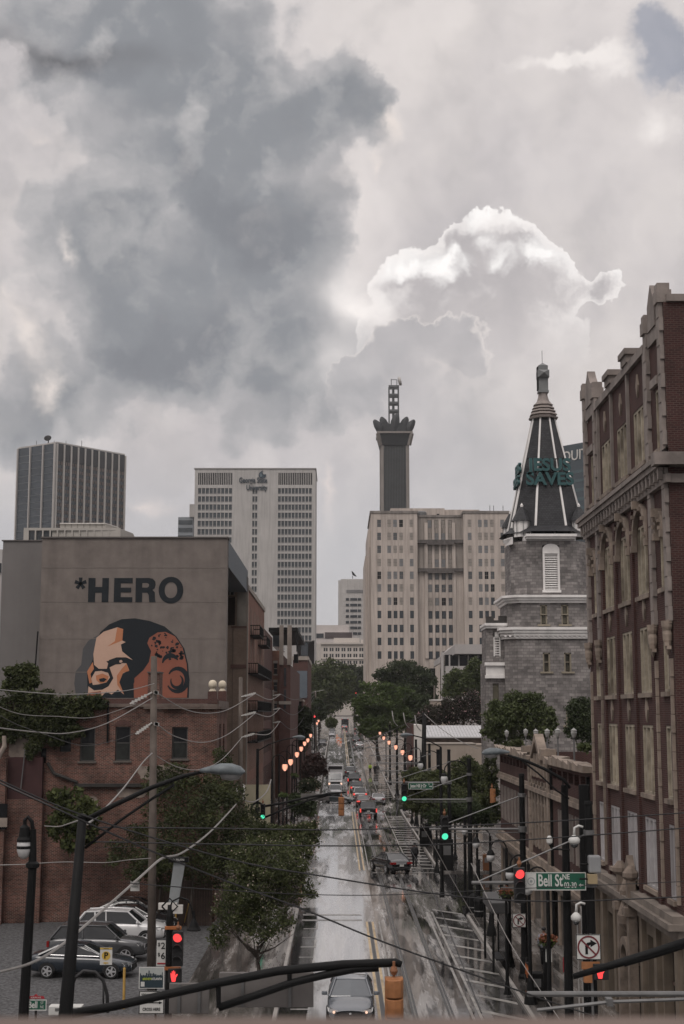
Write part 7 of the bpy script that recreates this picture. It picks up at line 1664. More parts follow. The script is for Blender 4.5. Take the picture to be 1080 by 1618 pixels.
def jesse():
 c = at(664, 1241.5, 87.8); w, h = 1.5, .40; t = thing('street_sign', 'small green street sign with a right arrow above the right hand street trees', 'street sign', (c.x, 87.6, c.z-h/2)); c.y = 87.6; plate(t, 'sign_panel', c, w, h, SIGNG, SIGNW)
 text_part('Jesse Hill Jr Dr', h*.72, SIGNW, t, (c.x-.14, c.y-.006, c.z), ext=.003, name='street_name', bold=.008, sx=.56)
 text_part('SE', h*.34, SIGNW, t, (c.x+.50, c.y-.006, c.z+.09), ext=.003, name='suffix', sx=.8)
 mb = MB(); ax, az, k = c.x+.62, c.z-.03, .3; mb.prism([(ax+.22*k, az), (ax, az+.2*k), (ax, az+.07*k), (ax-.35*k, az+.07*k), (ax-.35*k, az-.07*k), (ax, az-.07*k), (ax, az-.2*k)], c.y-.01, c.y-.005, 'y'); mb.build('arrow', SIGNW, t)
jesse()
def bell_small():
 c = at(56, 1588, 42); w, h = .62, .30; t = thing('street_sign', 'small green Bell St sign with a red topper at the bottom left', 'street sign', (c.x, 42, c.z-2.5)); c.y = 42; plate(t, 'sign_panel', c, w, h, SIGNG, SIGNW)
 text_part('Bell', h*.85, SIGNW, t, (c.x-.08, c.y-.006, c.z), ext=.003, name='street_name', bold=.006, sx=.72); text_part('ST\nNE', h*.36, SIGNW, t, (c.x+.18, c.y-.006, c.z-.0), ext=.003, name='suffix', sx=.8)
 mb = MB(); mb.prism([(c.x-.25, c.z+.17), (c.x+.25, c.z+.17), (c.x+.22, c.z+.24), (c.x+.06, c.z+.25), (c.x, c.z+.31), (c.x-.06, c.z+.25), (c.x-.22, c.z+.24)], c.y, c.y+.02, 'y'); mb.build('topper', SIGNR, t)
 text_part('AUBURN AVE', .06, SIGNW, t, (c.x, c.y-.004, c.z+.205), ext=.002, name='topper_text', sx=.8)
 mb = MB(); mb.tube([(c.x, c.y+.06, c.z-2.6), (c.x, c.y+.06, c.z+.2)], .035, 6); mb.build('post', BLK, t)
bell_small()
def no_turn(label, px, py, Y, s, post):
 c = at(px, py, Y); t = thing('no_turn_sign', label, 'road sign', (c.x, Y, c.z-s/2)); c.y = Y; plate(t, 'sign_panel', c, s, s, SIGNW, BLK)
 mb = MB(); k = s/.75; P = [(-.10, -.21), (-.02, -.21), (-.02, .02), (.06, .07), (.06, -.0), (.25, .11), (.06, .22), (.06, .15), (-.04, .13), (-.10, .05)]; mb.prism([(c.x+p[0]*k, c.z+p[1]*k) for p in P], c.y-.008, c.y-.003, 'y'); mb.build('arrow', BLK, t)
 mb = MB(); ringp(mb, (c.x, c.y-.012, c.z), s*.45, s*.385); d = s*.40; q = .707; w = s*.032
 mb.add([(c.x-d*q-w*q, c.y-.014, c.z+d*q-w*q), (c.x-d*q+w*q, c.y-.014, c.z+d*q+w*q), (c.x+d*q+w*q, c.y-.014, c.z-d*q+w*q), (c.x+d*q-w*q, c.y-.014, c.z-d*q-w*q)], [(3, 2, 1, 0)]); mb.build('prohibition_ring', mat('sign_maroon', (.13, .02, .025), .5, .1, 3), t)
 if post: mb = MB(); mb.tube([(c.x+.1, Y+.08, gz(Y)), (c.x+.1, Y+.08, c.z+s/2)], .04, 6); mb.build('post', STEEL, t)
no_turn('large no right turn sign below the Bell St sign at the right', 929.5, 1496.5, 44.3, .75, True)
no_turn('smaller no turn sign on the second pole along the right pavement', 820, 1454.5, 65.2, .60, False)
def sign_box(name, label, px0, py0, px1, py1, Y, m, cat, border=None, texts=(), post=None, parts=None):
 a = at(px0, py0, Y); b = at(px1, py1, Y); c = Vector(((a.x+b.x)/2, Y, (a.z+b.z)/2)); w, h = b.x-a.x, a.z-b.z
 t = thing(name, label, cat, (c.x, Y, c.z-h/2)); plate(t, 'panel', c, w, h, m, border)
 for (tx, s, ox, oz, tm, sx) in texts: text_part(tx, s*h, tm, t, (c.x+ox*w, Y-.012, c.z+oz*h), ext=.003, name='lettering', bold=.002*h, sx=sx)
 if post: mb = MB(); mb.tube([(c.x+post*w, Y+.07, gz(Y) if Y > 40 else 2), (c.x+post*w, Y+.07, c.z+h/2-.05)], .035, 6); mb.build('post', BLK, t)
 return t, c, w, h
YEL = mat('sign_yellow', (.50, .33, .06), .5, .08, 3)
t, c, w, h = sign_box('parking_sign', 'white parking sign with a yellow disc and letter P over the nearest parked car', 158, 1497.5, 176.5, 1524.5, 50, SIGNW, 'sign', post=.0)
mb = MB(); disc(mb, (c.x, c.y-.008, c.z+.02), w*.36); mb.box(c.x-w/2, c.y-.01, c.z+h*.41, c.x+w/2, c.y-.001, c.z+h*.5); mb.build('disc', YEL, t); text_part('P', h*.5, BLK, t, (c.x, c.y-.014, c.z+.02), ext=.002, bold=.008); text_part('PREMIER', h*.085, BLK, t, (c.x, c.y-.014, c.z+h*.452), ext=.002); text_part('signs', h*.15, YEL, t, (c.x, c.y-.012, c.z-h*.37), ext=.002, bold=.003)
t, c, w, h = sign_box('price_sign', 'white price sign reading $2 and $6 beside the red signal on the left', 247.5, 1486, 262.5, 1526, 50.4, SIGNW, 'sign', post=.0)
text_part('$', h*.2, BLK, t, (c.x-w*.27, c.y-.01, c.z+h*.34), ext=.002, bold=.002); text_part('2', h*.36, BLK, t, (c.x+w*.14, c.y-.01, c.z+h*.28), ext=.002, bold=.003); text_part('$', h*.2, BLK, t, (c.x-w*.27, c.y-.01, c.z-h*.06), ext=.002, bold=.002); text_part('6', h*.36, BLK, t, (c.x+w*.14, c.y-.01, c.z-h*.12), ext=.002, bold=.003)
mb = MB(); mb.box(c.x-w*.42, c.y-.01, c.z-h*.44, c.x+w*.42, c.y-.001, c.z-h*.38); mb.build('red_strip', SIGNR, t)
t, c, w, h = sign_box('city_poster', 'small poster board with a dark skyline and city slogan under the price sign', 219.5, 1528, 258.5, 1562, 47, mat('poster_sky', (.32, .34, .33), .6, .1, 2), 'sign', border=SIGNW, post=.18)
mb = MB(); rr = random.Random(9); x = -.46; mb.box(c.x-w*.46, c.y-.012, c.z-h*.46, c.x+w*.46, c.y-.004, c.z+h*.08)
while x < .42: q = rr.uniform(.02, .06); mb.box(c.x+x*w, c.y-.011, c.z+h*.08, c.x+(x+q)*w, c.y-.004, c.z+h*rr.uniform(.12, .36)); x += q+rr.uniform(0, .03)
mb.build('skyline', mat('poster_dark', (.015, .03, .04), .6, .1, 2), t); text_part('#RENEW', h*.15, mat('slogan_lime', (.30, .36, .05), .6, .1, 2), t, (c.x-w*.16, c.y-.018, c.z-h*.05), ext=.002, name='slogan', bold=.003, sx=.75); text_part('ATLANTA', h*.15, SIGNW, t, (c.x+w*.21, c.y-.018, c.z-h*.05), ext=.002, name='slogan', bold=.003, sx=.75)
mb = MB(); mb.box(c.x-w*.42, c.y-.02, c.z-h*.40, c.x-w*.27, c.y-.013, c.z-h*.18); mb.build('emblem', SIGNW, t)
t, c, w, h = sign_box('closed_sidewalk_sign', 'white sidewalk closed sign with a right arrow at the bottom, under the city poster', 219.5, 1566, 258.5, 1602, 46.8, SIGNW, 'sign', border=BLK, post=.0)
text_part('SIDEWALK CLOSED', h*.17, BLK, t, (c.x, c.y-.01, c.z+h*.33), ext=.002, bold=.002, sx=.62); text_part('CROSS HERE', h*.19, BLK, t, (c.x, c.y-.01, c.z-h*.30), ext=.002, bold=.002, sx=.75)
mb = MB(); mb.prism([(c.x-w*.42, c.z-.02), (c.x-w*.42, c.z+.01), (c.x+w*.3, c.z+.01), (c.x+w*.3, c.z+.04), (c.x+w*.44, c.z-.005), (c.x+w*.3, c.z-.05), (c.x+w*.3, c.z-.02)], c.y-.012, c.y-.004, 'y'); mb.build('arrow', BLK, t)
sign_box('notice', 'small white notice with a yellow top on the brick wall behind the cars', 206, 1391, 220, 1408, 80.5, SIGNW, 'sign', post=.0, texts=[('MONTHLY\nPARKING', .2, 0, 0, SIGNB, .7)])
sign_box('pavement_notice', 'narrow white notice under the flower basket on the right pavement', 861.5, 1499, 872, 1520, 56, SIGNW, 'sign', texts=[('PARK\nPAY\nHERE', .2, 0, 0, SIGNB, .7)])
t, c, w, h = sign_box('red_banner', 'small tilted red banner standing by the shop wall on the right pavement', 889, 1513, 901, 1536, 62, SIGNR, 'banner', texts=[('OPEN', .2, 0, .1, SIGNW, .7)])
mb = MB(); mb.box(c.x-.12, c.y, c.z-h/2-.5, c.x+.12, c.y+.04, c.z-h/2-.01); mb.build('white_foot', SIGNW, t)
# leaning grey panel sign on the lot, capped by a small frame
t = thing('tall_sign_panel', 'tall blank grey sign panel leaning right above the parked cars', 'sign', (Xp(268, 1440, 62), 62, 0)); a, b, c_, d = at(264, 1440, 62), at(279, 1440, 62), at(292, 1364, 62), at(274, 1363, 62)
mb = MB(); mb.add([a, b, c_, d, a+Vector((0, .15, 0)), b+Vector((0, .15, 0)), c_+Vector((0, .15, 0)), d+Vector((0, .15, 0))], [(0,1,2,3),(7,6,5,4),(0,3,7,4),(1,5,6,2),(3,2,6,7),(0,4,5,1)]); mb.build('panel', mat('faded_panel', (.22, .235, .24), .6, .15, 1), t)
mb = MB(); p = at(282, 1359, 62); mb.box(p.x-.42, 61.9, p.z-.09, p.x+.42, 62.2, p.z+.12); q = at(268, 1560, 62); mb.tube([q, at(270, 1440, 62)], .07, 6); mb.build('cap_and_post', BLK, t)
text_part('AUBURN', .14, SIGNW, t, (p.x, 61.88, p.z+.02), ext=.003, sx=.9)
t = thing('grey_gantry_block', 'weathered grey block bolted to the foot of the tall leaning panel', 'bracket', (Xp(268, 1440, 61.8), 61.8, 0)); p = at(266, 1432, 61.8); mb = MB(); mb.box(p.x-.42, 61.7, p.z-.12, p.x+.35, 61.9, p.z+.14); mb.box(p.x+.2, 61.75, p.z-.3, p.x+.6, 61.95, p.z+.05); mb.build('block', WHT, t)
# signal with walk hand on the left
t = sig('traffic signal showing red above a red hand, left of the nearest tree', 281, 1471, 50, 'red', s=1.06)
def ped(label, px, py, Y, side=False):
 c = at(px, py, Y); t = thing('pedestrian_signal', label, 'pedestrian signal', (c.x, Y, c.z-.23), 'pedestrian signals showing a red hand'); mb = MB(); mb.box(c.x-.23, Y, c.z-.23, c.x+.23, Y+.2, c.z+.23); mb.build('housing', BPL, t, bevel=.02)
 h = [(-.05, -.18), (.07, -.18), (.09, -.05), (.15, .04), (.12, .07), (.065, .01), (.06, .14), (.035, .14), (.03, .05), (.02, .17), (-.01, .17), (-.012, .05), (-.03, .15), (-.055, .15), (-.052, .04), (-.075, .10), (-.10, .09), (-.085, -.04)]
 mb = MB(); mb.prism([(c.x-.04+p[0], c.z+p[1]*1.05) for p in h], Y-.012, Y-.004, 'y'); mb.build('hand_symbol', REDL, t); return t, c
ped('pedestrian signal with a red hand under the left red signal', 275.5, 1542, 50)
t, c = ped('pedestrian signal with a red hand on a yellow bracket at the lower right', 949.5, 1536, 44.2)
mb = MB(); mb.box(c.x-.50, 44.25, c.z-.32, c.x-.26, 44.5, c.z+.05); mb.box(c.x-.56, 44.3, c.z+.07, c.x-.02, 44.4, c.z+.28); mb.build('yellow_bracket', SIGY, t)
t = thing('signal_post', 'black signal post with orange clamps left of the nearest tree', 'pole', (Xp(267, 1500, 50.3), 50.3, 0)); x = t.location.x
mb = MB(); mb.lathe([(.2, 0), (.13, .4), (.12, 4.95), (.02, 5.3)], (x, 50.3, 0), 10); mb.build('post', BLK, t)
mb = MB()
for py in (1465, 1529): z = at(270, py, 50.3).z; mb.box(x-.14, 50.1, z-.05, x+.42, 50.22, z+.05)
mb.build('orange_clamp', mat('rust_orange', (.30, .10, .03), .6, .3, 4), t)
# ---- mast arms
def mast(name, label, pole, base_z, top_z, pts_top, pts_low, Y, r=.09, posts=(), lean=0):
 t = thing(name, label, 'mast arm', (pole, Y, base_z))
 mb = MB(); mb.tube(pts_top, [r*1.1]+[r]*(len(pts_top)-2)+[r*.7], 8); mb.build('upper_arm', BLK, t, smooth=True)
 mb = MB(); mb.tube(pts_low, [r*.9]*len(pts_low), 8); mb.build('lower_arm', BLK, t, smooth=True)
 mb = MB()
 for (a, b) in posts: mb.tube([a, b], r*.6, 6)
 mb.build('strut', BLK, t); return t
Y = 29.0; A = lambda px, py: at(px, py, Y)
mast('mast_arm', 'nearest black double mast arm curving up across the bottom of the frame', Xp(112, 1600, Y), 0, 9, [A(100, 1604), A(180, 1590), A(260, 1572), (A(345, 1553)), A(440, 1534), A(540, 1524), A(625, 1521), A(634, 1524)], [A(345, 1592), A(400, 1574), A(460, 1553), A(510, 1541), A(560, 1531), A(598, 1529)], Y, .085, posts=[(A(457, 1533), A(457, 1553)), (A(585, 1522), A(585, 1530)), (A(345, 1553), A(345, 1592))])
def backplate(label, px0, py0, px1, py1, Y):
 a, b = at(px0, py0, Y), at(px1, py1, Y); t = thing('sign_back', label, 'sign', ((a.x+b.x)/2, Y, b.z)); mb = MB(); mb.box(a.x, Y, b.z, b.x, Y+.04, a.z); mb.build('panel', mat('bare_sign_back', (.13, .12, .115), .6, .12, 2), t, bevel=.02)
 mb = MB()
 for s in (.25, .75): x = a.x+(b.x-a.x)*s; mb.box(x-.03, Y-.04, b.z+.02, x+.03, Y-.001, a.z-.02)
 mb.build('stiffener', STEEL, t)
backplate('grey back of a long street sign hung from the nearest mast arm', 346, 1536, 495, 1592, 29.4)
backplate('squarer grey sign back left of the long one on the nearest mast arm', 267, 1553, 330, 1602, 29.4)
Y = 98.0; A = lambda px, py: at(px, py, Y)
t = mast('mast_arm', 'slim double mast arm over the left lane in front of the turning teal sedan', Xp(405, 1270, Y), 0, 6, [A(412, 1275), A(450, 1268), A(490, 1259), A(525, 1253.5), A(546, 1252)], [A(412, 1294), A(450, 1278), A(485, 1265), A(520, 1256)], Y, .075, posts=[(A(485, 1260), A(485, 1265))])
backplate('pale long sign back hung on the mast arm over the left lane', 475, 1254, 520, 1265, 98.3)
Y = 36.0; A = lambda px, py: at(px, py, Y)
mast('mast_arm', 'black mast arm rising out of the frame at the lower right', Xp(1090, 1490, Y), 0, 7, [A(1100, 1483), A(1040, 1502), A(980, 1521), A(905, 1543)], [A(1100, 1487), A(1040, 1506), A(985, 1522)], Y, .10, posts=[(A(1040, 1502), A(1040, 1506))])
# ---- cobra street lights
Y = 28.0; A = lambda px, py: at(px, py, Y)
t = thing('street_light', 'leaning black pole with a long arm and grey cobra head lamp, left foreground', 'street light', (Xp(103, 1618, Y), Y, 0))
p0, p1 = A(100, 1640), A(130, 1292); d = p1-p0; pb = p0-d*(p0.z/d.z)
mb = MB(); mb.tube([pb, p0, p1], [.20, .14, .085], 12); mb.lathe([(.1, 0), (.11, .04), (.02, .08)], p1, 8); mb.build('pole', BLK, t, smooth=True)
mb = MB(); mb.tube([A(131, 1298), A(180, 1272), A(240, 1244), A(290, 1226), A(322, 1219)], [.05, .05, .045, .04, .035], 8); mb.tube([A(134, 1340), A(190, 1296), A(240, 1262), A(275, 1240)], .03, 6); mb.build('arm', BLK, t, smooth=True); cobra(A(387, 1220), .88, t, sgn=1)
Y = 45.2; A = lambda px, py: at(px, py, Y)
t = thing('street_light', 'grey cobra head lamp on a curved arm in front of the low brick building', 'street light', (Xp(905, 1500, Y)-.15, Y, 0)); x = Xp(899, 1500, Y)
mb = MB(); mb.lathe([(.26, 0), (.16, .8), (.13, 5), (.11, A(899, 1241).z)], (x, Y+.25, 0), 10); mb.build('pole', BLK, t)
mb = MB(); mb.tube([A(802, 1193), A(830, 1202), A(860, 1215), A(890, 1232), A(900, 1245)], [.035, .045, .05, .055, .05], 8); mb.tube([A(822, 1200), A(850, 1222), A(880, 1250), A(899, 1262)], .03, 6); mb.tube([A(889, 1231), A(889, 1256)], .02, 5); mb.build('arm', BLK, t, smooth=True); cobra(A(761, 1190), .86, t, sgn=-1)
Y = 95.0; A = lambda px, py: at(px, py, Y)
t = thing('street_light', 'smaller cobra head lamp on a long arm beside the right hand lit lamps', 'street light', (Xp(698, 1300, Y), Y, 0)); x = Xp(698, 1400, Y)
mb = MB(); mb.lathe([(.18, 0), (.12, .8), (.08, A(698, 1181).z)], (x, Y, 0), 8); mb.build('pole', BLK, t)
mb = MB(); mb.tube([A(652, 1162), A(665, 1165), A(680, 1172), A(697, 1181)], .045, 6); mb.build('arm', BLK, t); cobra(A(632, 1162), .86, t, sgn=-1)
t = thing('street_light', 'smaller cobra head lamp over the first lit lamps on the left', 'street light', (Xp(405, 1300, Y), Y, 0)); x = Xp(405, 1400, Y)
mb = MB(); mb.lathe([(.18, 0), (.12, .8), (.09, A(405, 1183).z)], (x, Y, 0), 8); mb.build('pole', BLK, t)
mb = MB(); mb.tube([A(406, 1187), A(425, 1176), A(445, 1169), A(463, 1166)], .045, 6); mb.build('arm', BLK, t); cobra(A(482, 1165.5), .86, t, sgn=1)
# ---- lit ornamental lamps
def orn(label, px, py, Y, side, lit=True, grp=None, xo=1.0):
 c = at(px, py, Y); g = gz(Y); xp = c.x+side*xo; t = thing('street_lamp', label, 'street lamp', (xp, Y, g), grp)
 mb = MB(); mb.lathe([(.24, 0), (.2, .35), (.1, .6), (.08, 3.0), (.065, c.z+.5-g)], (xp, Y, g), 8); mb.build('post', BLK, t)
 mb = MB(); R_ = xo/2; pts = [(xp-side*(R_-R_*math.cos(a)), Y, c.z+.5+R_*.9*math.sin(a)) for a in [math.pi*i/8 for i in range(9)]]; pts.append((c.x, Y, c.z+.42)); mb.tube(pts, .04, 6); mb.lathe([(.06, .42), (.16, .34), (.2, .24), (.19, .22)], c, 10); mb.build('hook_arm', BLK, t)
 mb = MB(); mb.lathe([(.17, .22), (.215, .12), (.22, .0), (.18, -.16), (.10, -.27), (.02, -.31)], c, 12); mb.build('globe', LAMP if lit else LAMPOFF, t, smooth=True)
 if lit: mb = MB(); mb.tube([(c.x-.15, Y-.18, c.z+.2), (c.x-.19, Y-.19, c.z), (c.x-.1, Y-.14, c.z-.25)], .012, 4); mb.tube([(c.x+.15, Y-.18, c.z+.2), (c.x+.19, Y-.19, c.z), (c.x+.1, Y-.14, c.z-.25)], .012, 4); mb.build('globe_ribs', BLK, t)
 return t
ords = ['nearest', 'second', 'third', 'fourth', 'fifth', 'sixth', 'seventh', 'farthest']
Ll = [(449.7, 1212, 113.7), (458.7, 1203.7, 127), (468.8, 1192, 146), (475.5, 1183, 162), (481, 1174.7, 179), (486, 1169.5, 197), (490.5, 1162, 216)]
for i, (px, py, Y) in enumerate(Ll): orn(f'{ords[i] if i < 6 else "farthest"} lit orange lamp in the close row over the left pavement', px, py, Y, -1, grp='lit lamps along the left pavement')
Lr = [(648, 1197, 139), (635.5, 1188.5, 157), (625, 1180.5, 175), (614.3, 1173, 199), (606, 1166, 221), (600, 1158.5, 242)]
for i, (px, py, Y) in enumerate(Lr): orn(f'{ords[i] if i < 5 else "farthest"} lit orange lamp in the row over the right kerb', px, py, Y, 1, grp='lit lamps along the right kerb')
for i, (px, py, Y) in enumerate([(500.5, 1143, 300), (503, 1139, 325), (505.5, 1134, 352), (509, 1129.5, 380)]): orn(f'{["first","second","third","last"][i]} of the four far lit lamps above the left kerb, near the trees', px, py, Y, -1, grp='far lit lamps on the left')
orn('unlit glass lamp under the cobra head on the right, nearer than the lit ones', 664, 1210, 118, 1, lit=False, grp='unlit pendant lamps on the right', xo=1.6)
orn('unlit glass lamp right of the small green street sign', 701.5, 1232, 90, 1, lit=False, grp='unlit pendant lamps on the right', xo=1.5)
# ---- black crook lamps with white pendant globes on the right pavement
CL = [(734, 1316, 90, 'left of the shelter'), (752, 1336, 78, 'above the trash bins'), (775, 1357, 69, 'beside the bus shelter roof'), (806, 1385, 60, 'under the red signal'), (833, 1408, 54, 'below the Bell St sign')]
for i, (px, py, Y, d) in enumerate(CL):
 c = at(px, py, Y); xp = c.x+.75; g = .13; t = thing('crook_lamp', f'black crook lamp with a white globe, {d}, on the right pavement', 'street lamp', (xp, Y, g), 'black crook lamps on the right pavement')
 mb = MB(); mb.lathe([(.28, 0), (.26, .2), (.17, .5), (.12, .9), (.08, 1.2), (.07, c.z-g+.5)], (xp, Y, g), 10); mb.build('post', BLK, t)
 mb = MB(); pts = [(xp-.375+.375*math.cos(a), Y, c.z+.45+.42*math.sin(a)) for a in [math.pi*k/8 for k in range(9)]]; mb.tube(pts, .035, 6); mb.lathe([(.05, .45), (.13, .36), (.19, .22), (.2, .18)], c, 10); mb.build('hook', BLK, t)
 mb = MB(); mb.lathe([(.19, .18), (.2, .05), (.16, -.08), (.03, -.14)], c, 10); mb.build('globe', LAMPOFF, t, smooth=True)
# left foreground lantern pole
Y = 42.0; c = at(38, 1333, Y); t = thing('lantern_pole', 'tall black post with a hooded acorn lantern at the far left', 'street lamp', (Xp(44, 1600, Y), Y, 0)); p0, p1 = at(36, 1618, Y), at(51, 1370, Y); d = p1-p0; pb = p0-d*(p0.z/d.z)
mb = MB(); mb.tube([pb, p0, p1, at(52, 1310, Y)], [.25, .15, .12, .09], 10); mb.lathe([(.12, -.05), (.2, .0), (.2, .1), (.12, .16)], p1, 10); mb.build('post', BLK, t)
mb = MB(); mb.tube([at(52, 1315, Y), at(50, 1298, Y), at(44, 1291, Y), at(39, 1296, Y), c+Vector((0, 0, .55))], .06, 8); mb.lathe([(.05, .55), (.14, .46), (.17, .2), (.22, .12), (.22, .06)], c, 12); mb.build('hood', BLK, t)
mb = MB(); mb.lathe([(.20, .06), (.21, -.05), (.205, -.2), (.15, -.36), (.05, -.43)], c, 14); mb.build('globe', LAMPOFF, t, smooth=True)
mb = MB(); mb.lathe([(.215, -.06), (.225, -.1), (.215, -.14)], c, 14); mb.build('band', BLK, t)
# bell shaped black lamp by the red signal
Y = 56.0; c = at(306, 1460, Y); t = thing('bell_lamp', 'black arched lamp with a bell shaped hood above the left red signal', 'street lamp', (Xp(266, 1540, Y), Y, 0)); x = t.location.x
mb = MB(); mb.lathe([(.25, 0), (.12, .6), (.08, at(266, 1430, Y).z)], (x, Y, 0), 8); mb.build('post', BLK, t)
mb = MB(); mb.tube([at(266, 1440, Y), at(272, 1424, Y), at(284, 1418, Y), at(297, 1422, Y), at(303, 1436, Y), at(305, 1450, Y)], .035, 6); mb.lathe([(.03, .5), (.06, .2), (.12, .1), (.2, -.1), (.28, -.2), (.27, -.24)], c, 12); mb.build('hood', BLK, t)
mb = MB(); q = at(268, 1432, Y); mb.tube([q+Vector((-.3, -.05, 0)), q+Vector((0, -.05, .3)), q+Vector((.3, -.05, 0)), q+Vector((0, -.05, -.3)), q+Vector((-.3, -.05, 0))], .035, 5); mb.build('diamond_bracket', BLK, t)
# utility poles with insulators
WIRE = mat('dark_cable', (.012, .012, .013), .5, .1, 3); WIREL = mat('pale_cable', (.22, .21, .20), .5, .15, 3); INS = mat('white_insulator', (.42, .41, .39), .4, .2, 9)
def util(label, px, pyt, Y, r, ins, m=WOODP, bx=None):
 x = Xp(px, 1300, Y); p = at(px, pyt, Y); t = thing('utility_pole', label, 'utility pole', (Xp(bx or px, 1500, Y), Y, gz(Y))); mb = MB(); mb.tube([(Xp(bx or px, 1500, Y), Y, gz(Y)), (p.x, Y, p.z)], [r*1.25, r*.85], 10); mb.build('pole', m, t, smooth=True)
 for (x0, y0, x1, y1) in ins:
  a, b = at(x0, y0, Y-.15), at(x1, y1, Y-.15); mb = MB(); mb.tube([a, b], .035, 5); n = 5
  for k in range(n): q = a.lerp(b, .3+.7*k/n); mb.cbox(q, (.10, .10, .13))
  mb.build('insulator_arm', INS, t)
 return t
util('large grey wooden pole in front of the brick building with angled insulator strings', 243, 1037, 59, .15, [(240, 1094, 205, 1112), (240, 1142, 214, 1160), (243, 1093, 249, 1095), (243, 1143, 250, 1145)], bx=240)
util('slimmer pole with three white insulator arms beside the mural building corner', 380, 1070, 88, .14, [(381, 1101, 404, 1095), (381, 1131, 404, 1125), (381, 1165, 402, 1159)], bx=378)
util('thin pole with three white insulator arms in front of the long balconies', 431, 1090, 140, .13, [(431, 1099, 443, 1097), (431, 1121, 442, 1119), (431, 1142, 442, 1140)])
util('far wooden pole with a crossarm and grey transformers above the left kerb', 498, 1091, 330, .2, [(492, 1094, 512, 1090)])
util('black wooden pole behind the white shop roof with slack wires', 670, 1126, 165, .28, [], m=BLK)
util('thin wooden pole among the trees behind the white metal roof', 686, 1083, 262, .16, [])
t = thing('transformer', 'pair of grey transformer cans on the far left wooden pole', 'transformer', (Xp(492, 1115, 329.5), 329.5, at(492, 1120, 329.5).z)); mb = MB()
for px in (490, 503): p = at(px, 1121, 329.5); mb.lathe([(.45, 0), (.5, .2), (.5, 1.3), (.3, 1.5)], p, 10)
mb.build('cans', STEEL, t)
# boxes and cameras on the right hand pole
def box_on(name, label, px0, py0, px1, py1, Y, m, cat, bev=.05):
 a, b = at(px0, py0, Y), at(px1, py1, Y); t = thing(name, label, cat, ((a.x+b.x)/2, Y+.2, b.z)); mb = MB(); mb.box(a.x, Y, b.z, b.x, Y+.3, a.z); mb.build('casing', m, t, bevel=bev)
 mb = MB(); mb.tube([(a.x-.25, Y+.15, (a.z+b.z)/2), (a.x, Y+.15, (a.z+b.z)/2)], .03, 5); mb.build('bracket', BLK, t)
box_on('equipment_cabinet', 'grey rounded equipment cabinet above the Bell St sign end at the right', 930, 1352, 950, 1380, 44.6, mat('cabinet_grey', (.22, .225, .23), .5, .1, 2), 'cabinet')
box_on('tan_box', 'small tan box right of the Bell St sign', 929, 1382, 944, 1397, 44.5, mat('tan_box_paint', (.28, .22, .13), .6, .1, 2), 'box', .01)
def dome(label, px, py, Y, s=1.0):
 c = at(px, py, Y); t = thing('dome_camera', label, 'camera', c, 'dome cameras on the right hand pole'); mb = MB(); mb.lathe([(.13*s, .02), (.17*s, .06), (.18*s, .16), (.10*s, .24), (.04*s, .28)], c, 12); mb.tube([c+Vector((0, 0, .26)), c+Vector((.02, 0, .5)), c+Vector((.15, 0, .56)), c+Vector((.28, 0, .52))], .04, 6); mb.build('housing', SIGNW, t, smooth=True)
 mb = MB(); mb.lathe([(.02, -.12*s), (.10*s, -.07*s), (.13*s, .02)], c, 12); mb.build('dome', CGL, t, smooth=True)
dome('white dome camera above the grey equipment cabinet on the right hand pole', 907, 1334, 44.8); dome('white dome camera between the Bell St sign and the no right turn sign', 910, 1456, 44.6, .9)
t = thing('flood_camera', 'small white camera on a thin black bracket left of the upper dome camera', 'camera', at(868, 1342, 45)); c = at(868, 1334, 45); mb = MB(); mb.lathe([(.03, 0), (.09, .05), (.1, .18), (.04, .26)], c, 8); mb.build('housing', SIGNW, t)
mb = MB(); mb.tube([c, at(871, 1341, 45), at(900, 1343, 45)], .03, 5); mb.build('bracket', BLK, t)
for (px, py0, py1) in ((893, 1410, 1500),): pass
t = thing('conduit', 'pair of pale vertical conduits strapped to the right hand pole below the dome camera', 'pipe', (Xp(912, 1500, 44.9), 44.9, 0)); mb = MB()
for px in (913, 919): mb.tube([(Xp(px, 1500, 44.9), 44.9, .2), (Xp(px, 1500, 44.9), 44.9, at(px, 1432, 44.9).z)], .025, 5)
mb.build('tubes', mat('pale_conduit', (.25, .24, .23), .6, .15, 3), t)
t = thing('wide_black_pole', 'thick black pole between the Bell St sign and the ornate brick building', 'pole', (Xp(930, 1500, 46), 46, 0)); mb = MB(); mb.lathe([(.33, 0), (.3, 1), (.20, 3), (.17, at(927, 1240, 46).z)], (Xp(928, 1500, 46), 46, 0), 12); mb.build('pole', BLK, t)
# hanging baskets
FL = mat('rust_blossom', (.17, .055, .025), .7, .35, 6)
def basket(label, px, py, Y, r, m=FL, lm=LG3, n=420):
 c = at(px, py, Y); g = gz(Y)+.13; t = thing('flower_basket', label, 'flower basket', (c.x, Y, g), 'flower baskets on poles'); mb = MB(); mb.lathe([(.05, -r*.9), (r*.5, -r*.75), (r*.72, -r*.2), (r*.75, 0)], c, 12); mb.build('bowl', BPL, t)
 mb = MB(); mb.lathe([(.16, 0), (.08, .5), (.05, c.z-g-r*.8)], (c.x, Y, g), 8); mb.build('post', BLK, t)
 leaves('flowers', m, t, [(c+Vector((0, 0, .1)), (r, r, r*.45)), (c+Vector((r*.4, 0, .0)), (r*.7, r*.7, r*.4)), (c+Vector((-r*.5, 0, .05)), (r*.6, r*.6, r*.35))], n, .06, int(px)); leaves('foliage', lm, t, [(c, (r*.9, r*.9, r*.4))], n//2, .07, int(px)+1)
basket('basket of rust coloured flowers above the white pavement notice', 865, 1487, 56, .34); basket('basket of rust coloured flowers under the bus shelter, near the red signal', 799, 1412, 62, .32, n=300)
